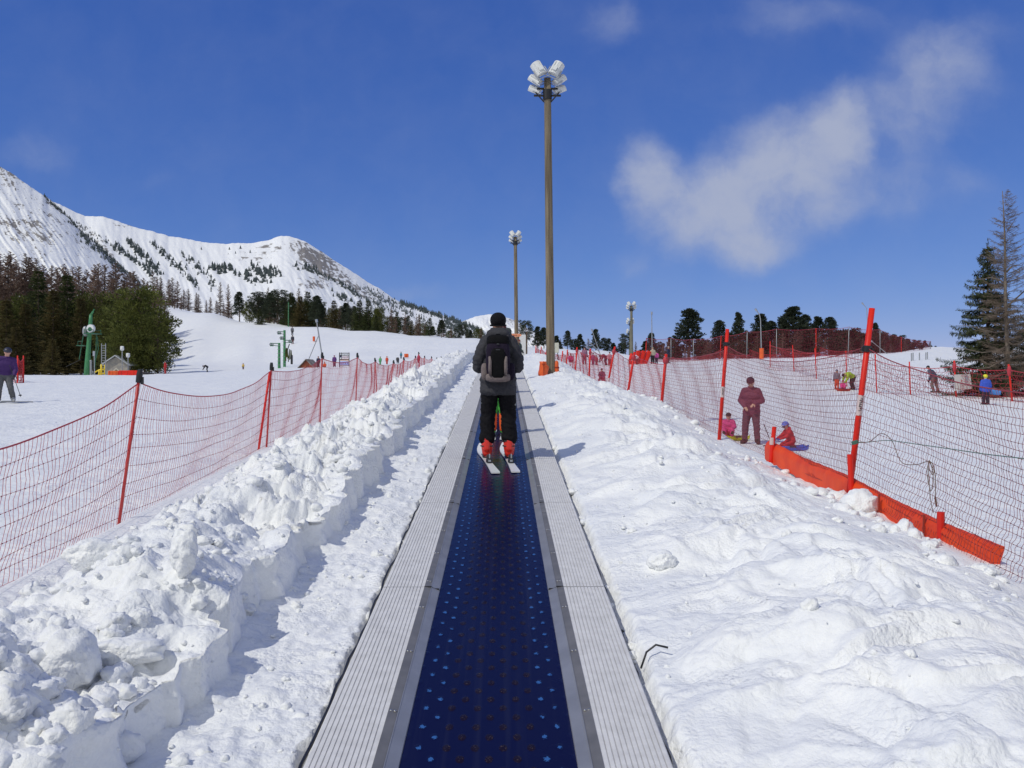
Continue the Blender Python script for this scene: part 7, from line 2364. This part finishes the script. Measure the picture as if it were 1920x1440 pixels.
t_bar(533.5, 619, 692, 100, 'taller green drag lift pylon with arms on both sides, beside the red hut', [(-10, 622, 0), (11, 638, 0), (-5, 632, 0)])
t_bar(541, 567, 604, 228, 'green drag lift pylon far up at the crest trees', [(5, 573, 0)])
r = empty('drag_bar', tuple(on_ground(541, 96)), 0, 'cluster of dark drag bars hanging beside the taller green pylon', 'drag bars')
m = MB(); rr = random.Random(8)
for i in range(12):
    x = rr.uniform(-.35, .35); z = rr.uniform(.9, 1.5)
    m.tube([(x, rr.uniform(-.2, .2), z + .7), (x + rr.uniform(-.08, .08), 0, z - .3)], .05, 6)
m.build('tow_bar', M['pine_olive'], r); m = MB(); m.tube([(-.1, 0, 2.0), (.1, 0, 2.6)], .05, 6); m.box((.35, 0, .9), (.2, .2, 1.0)); m.build('hanger', M['cap_black'], r)
lift_people = [('person in dark clothes dragged uphill, lower of the two on the drag lift track', 548.5, 108, 1.4), ('person in grey dragged uphill, higher of the two on the drag lift track', 548, 140, 1.5)]
for lab, px, d, H in lift_people:
    b = on_ground(px, d)
    py_t = {548.5: 646, 548: 629}[px]
    # the track climbs: find the depth whose ground shows at that row
    for dd in np.arange(95, 235, 1.0):
        g = on_ground(px, dd)
        if 720 - F * g.z / dd < py_t: break
    small(lab, px, float(dd), H * 1.2, 0, STAND, ((.03, .03, .05) if H < 1.45 else (.12, .12, .14), (.12, .03, .03) if H < 1.45 else (.05, .05, .06), (.02, .02, .02)), hatcol=(.04, .04, .05))


def red_hut():
    d = 93; b = on_ground(574.5, d); k = d / F
    root = empty('wooden_hut', tuple(b), R(-10), 'small reddish wooden hut with a snow dusted gable roof behind the left fence', 'hut')
    e = (720 - 690) * k - b.z; t = (720 - 674.5) * k - b.z; w = .80
    m = MB(); m.prism([(-w, -.3), (w, -.3), (w, e), (0, t - .10), (-w, e)], 1.6); m.build('wall', mat('hut_wood', (.33, .09, .035), .7, noise=(4, (.25, .06, .03))), root)
    m = MB()
    for s in (-1, 1):
        a = Vector((0, -.2, t)); c = Vector((s * (w + .16), -.2, e - .10)); n = Vector((0, 0, .08))
        vs = [a, c, c + n, a + n]; vs += [q + Vector((0, 2.0, 0)) for q in vs]
        m.add(vs, [(0, 1, 2, 3), (7, 6, 5, 4), (0, 4, 5, 1), (1, 5, 6, 2), (2, 6, 7, 3), (3, 7, 4, 0)])
    m.build('roof', mat('hut_roof_brown', (.16, .13, .10), .8, noise=(2, (.3, .27, .25))), root)
    m = MB(); m.box((.1, -.012, .1), (.32, .05, .7)); m.build('door', cloth('hut_door', (.18, .05, .025)), root)
red_hut()


def info_board():
    d = 80; b = on_ground(645.5, d); k = d / F
    root = empty('info_board', tuple(b), 0, 'framed piste board with coloured rows seen above the left fence', 'sign')
    def L(px, py, y=0): return Vector(((px - 645.5) * k, y, (720 - py) * k - b.z))
    m = MB()
    for px in (636.5, 654.5): m.tube([L(px, 700), L(px, 661)], .035, 6)
    for py in (662, 667, 674, 685, 688): m.tube([L(636.5, py), L(654.5, py)], .028, 6)
    m.tube([L(640.5, 661), L(640.5, 674)], .025, 6); m.build('frame', M['cap_black'], root)
    for (y0, y1, x0, x1, c, nm) in ((662.6, 666.4, 641.2, 654, (.75, .77, .78), 'white_plate'), (668, 672.5, 641.2, 654, (.75, .62, .66), 'pink_plate'), (673, 676.4, 636.6, 654.4, (.75, .45, .33), 'orange_plate'), (677.5, 684.5, 636.6, 655, (.35, .42, .80), 'blue_plate'), (662.6, 672.5, 637, 640, (.80, .80, .82), 'white_plate')):
        m = MB(); m.box((L(x0, y0) + L(x1, y1)) / 2 + Vector((0, .02, 0)), ((x1 - x0) * k, .02, (y1 - y0) * k)); p = m.build(nm, cloth(nm, c, .5), root)
        q = MB(); rr = random.Random(int(y0))
        for i in range(4):
            xx = x0 + (x1 - x0) * (.15 + .22 * i)
            q.box((L(xx, (y0 + y1) / 2)) + Vector((0, .004, rr.uniform(-.03, .03))), (.05, .006, (y1 - y0) * k * .45))
        q.build('symbol', cloth('ink', (.12, .12, .25)), p)
info_board()

b = on_ground(605, 94)
rt = lance('leaning grey snow lance with a brace above the red hut', b, [rel(604.5, 672, 94, b) - Vector((0, 0, 1.2)), rel(604, 668, 94, b), rel(594, 604, 94, b)], .085)
m = MB(); m.tube([rel(578, 676, 96, b), rel(597.5, 629, 94, b)], .04, 6); m.build('brace', M['grey_metal'], rt)
for i, (px, d, h, lab) in enumerate(((588.5, 150, 1.5, 'orange padding round a pipe on the slope left of the leaning lance'), (579, 216, 1.7, 'orange padded base at the crest trees, right of the far green pylon'))):
    for dd in np.arange(95, 240, 1.0):
        g = on_ground(px, dd)
        if 720 - F * g.z / dd < (640, 609)[i]: break
    g = on_ground(px, float(dd))
    r = empty('foam_mat', tuple(g), 0, lab, 'padding', 'orange pads on the left slope')
    k = dd / F
    m = MB(); m.tube([(0, 0, 0), (0, 0, h * k * 9.0 / 1.5)], k * 2.2 if i == 0 else k * 3.2, 10); m.build('foam_body', M['bag_orange'], r)
    m = MB(); m.tube([(0, 0, .2), (k * 5, 0, -.1)] if i == 0 else [(0, 0, 1.0), (k * 3, 0, k * 26)], .05 if i == 0 else .12, 6); m.build('pipe', M['grey_metal'], r)

for (lab, px, d, H, p, c, hc) in (('person in dark blue half hidden behind the fence right of the red hut', 597, 88, 1.10, STAND, ((.02, .02, .05), (.03, .02, .04), (.02, .02, .02)), (.2, .1, .1)),
                                  ('child in orange behind the fence right of the red hut', 609, 87, .95, sit, ((.70, .10, .02), (.6, .08, .02), (.02, .02, .02)), (.6, .1, .02)),
                                  ('person in violet standing between the red hut and the piste board', 627, 87, 1.15, STAND, ((.10, .03, .16), (.12, .03, .08), (.02, .02, .02)), (.3, .15, .25)),
                                  ('child in green behind the left fence', 713, 82, .75, STAND, ((.10, .36, .14), (.08, .30, .12), (.02, .02, .02)), (.1, .25, .1)),
                                  ('child in orange red behind the left fence, right of the child in green', 725.5, 82, .75, STAND, ((.60, .07, .03), (.5, .05, .03), (.02, .02, .02)), (.5, .06, .03)),
                                  ('person in grey stooping behind the left fence', 746, 83, .9, crouch, ((.08, .09, .10), (.06, .06, .08), (.02, .02, .02)), (.06, .06, .07)),
                                  ('person in teal standing left of the orange box on the slope', 752, 99, .75, STAND, ((.05, .22, .30), (.05, .10, .15), (.02, .02, .02)), (.1, .1, .1)),
                                  ('child in crimson near the far end of the left fence', 785, 79, .8, STAND, ((.45, .03, .12), (.3, .02, .1), (.02, .02, .02)), (.3, .03, .1))):
    small(lab, px, d, H, 180, p, c, hatcol=hc, puff=1.3)
r = empty('foam_mat', tuple(on_ground(762, 99.5)), 0, 'orange box shaped mat on the slope above the left fence', 'padding')
m = MB(); m.box((0, 0, .25), (.46, .4, .42), bev=.05); m.build('foam_body', M['bag_orange'], r); m = MB(); m.box((0, -.21, .25), (.05, .012, .38)); m.build('strap', cloth('pad_dark', (.3, .03, .012)), r)

flush()
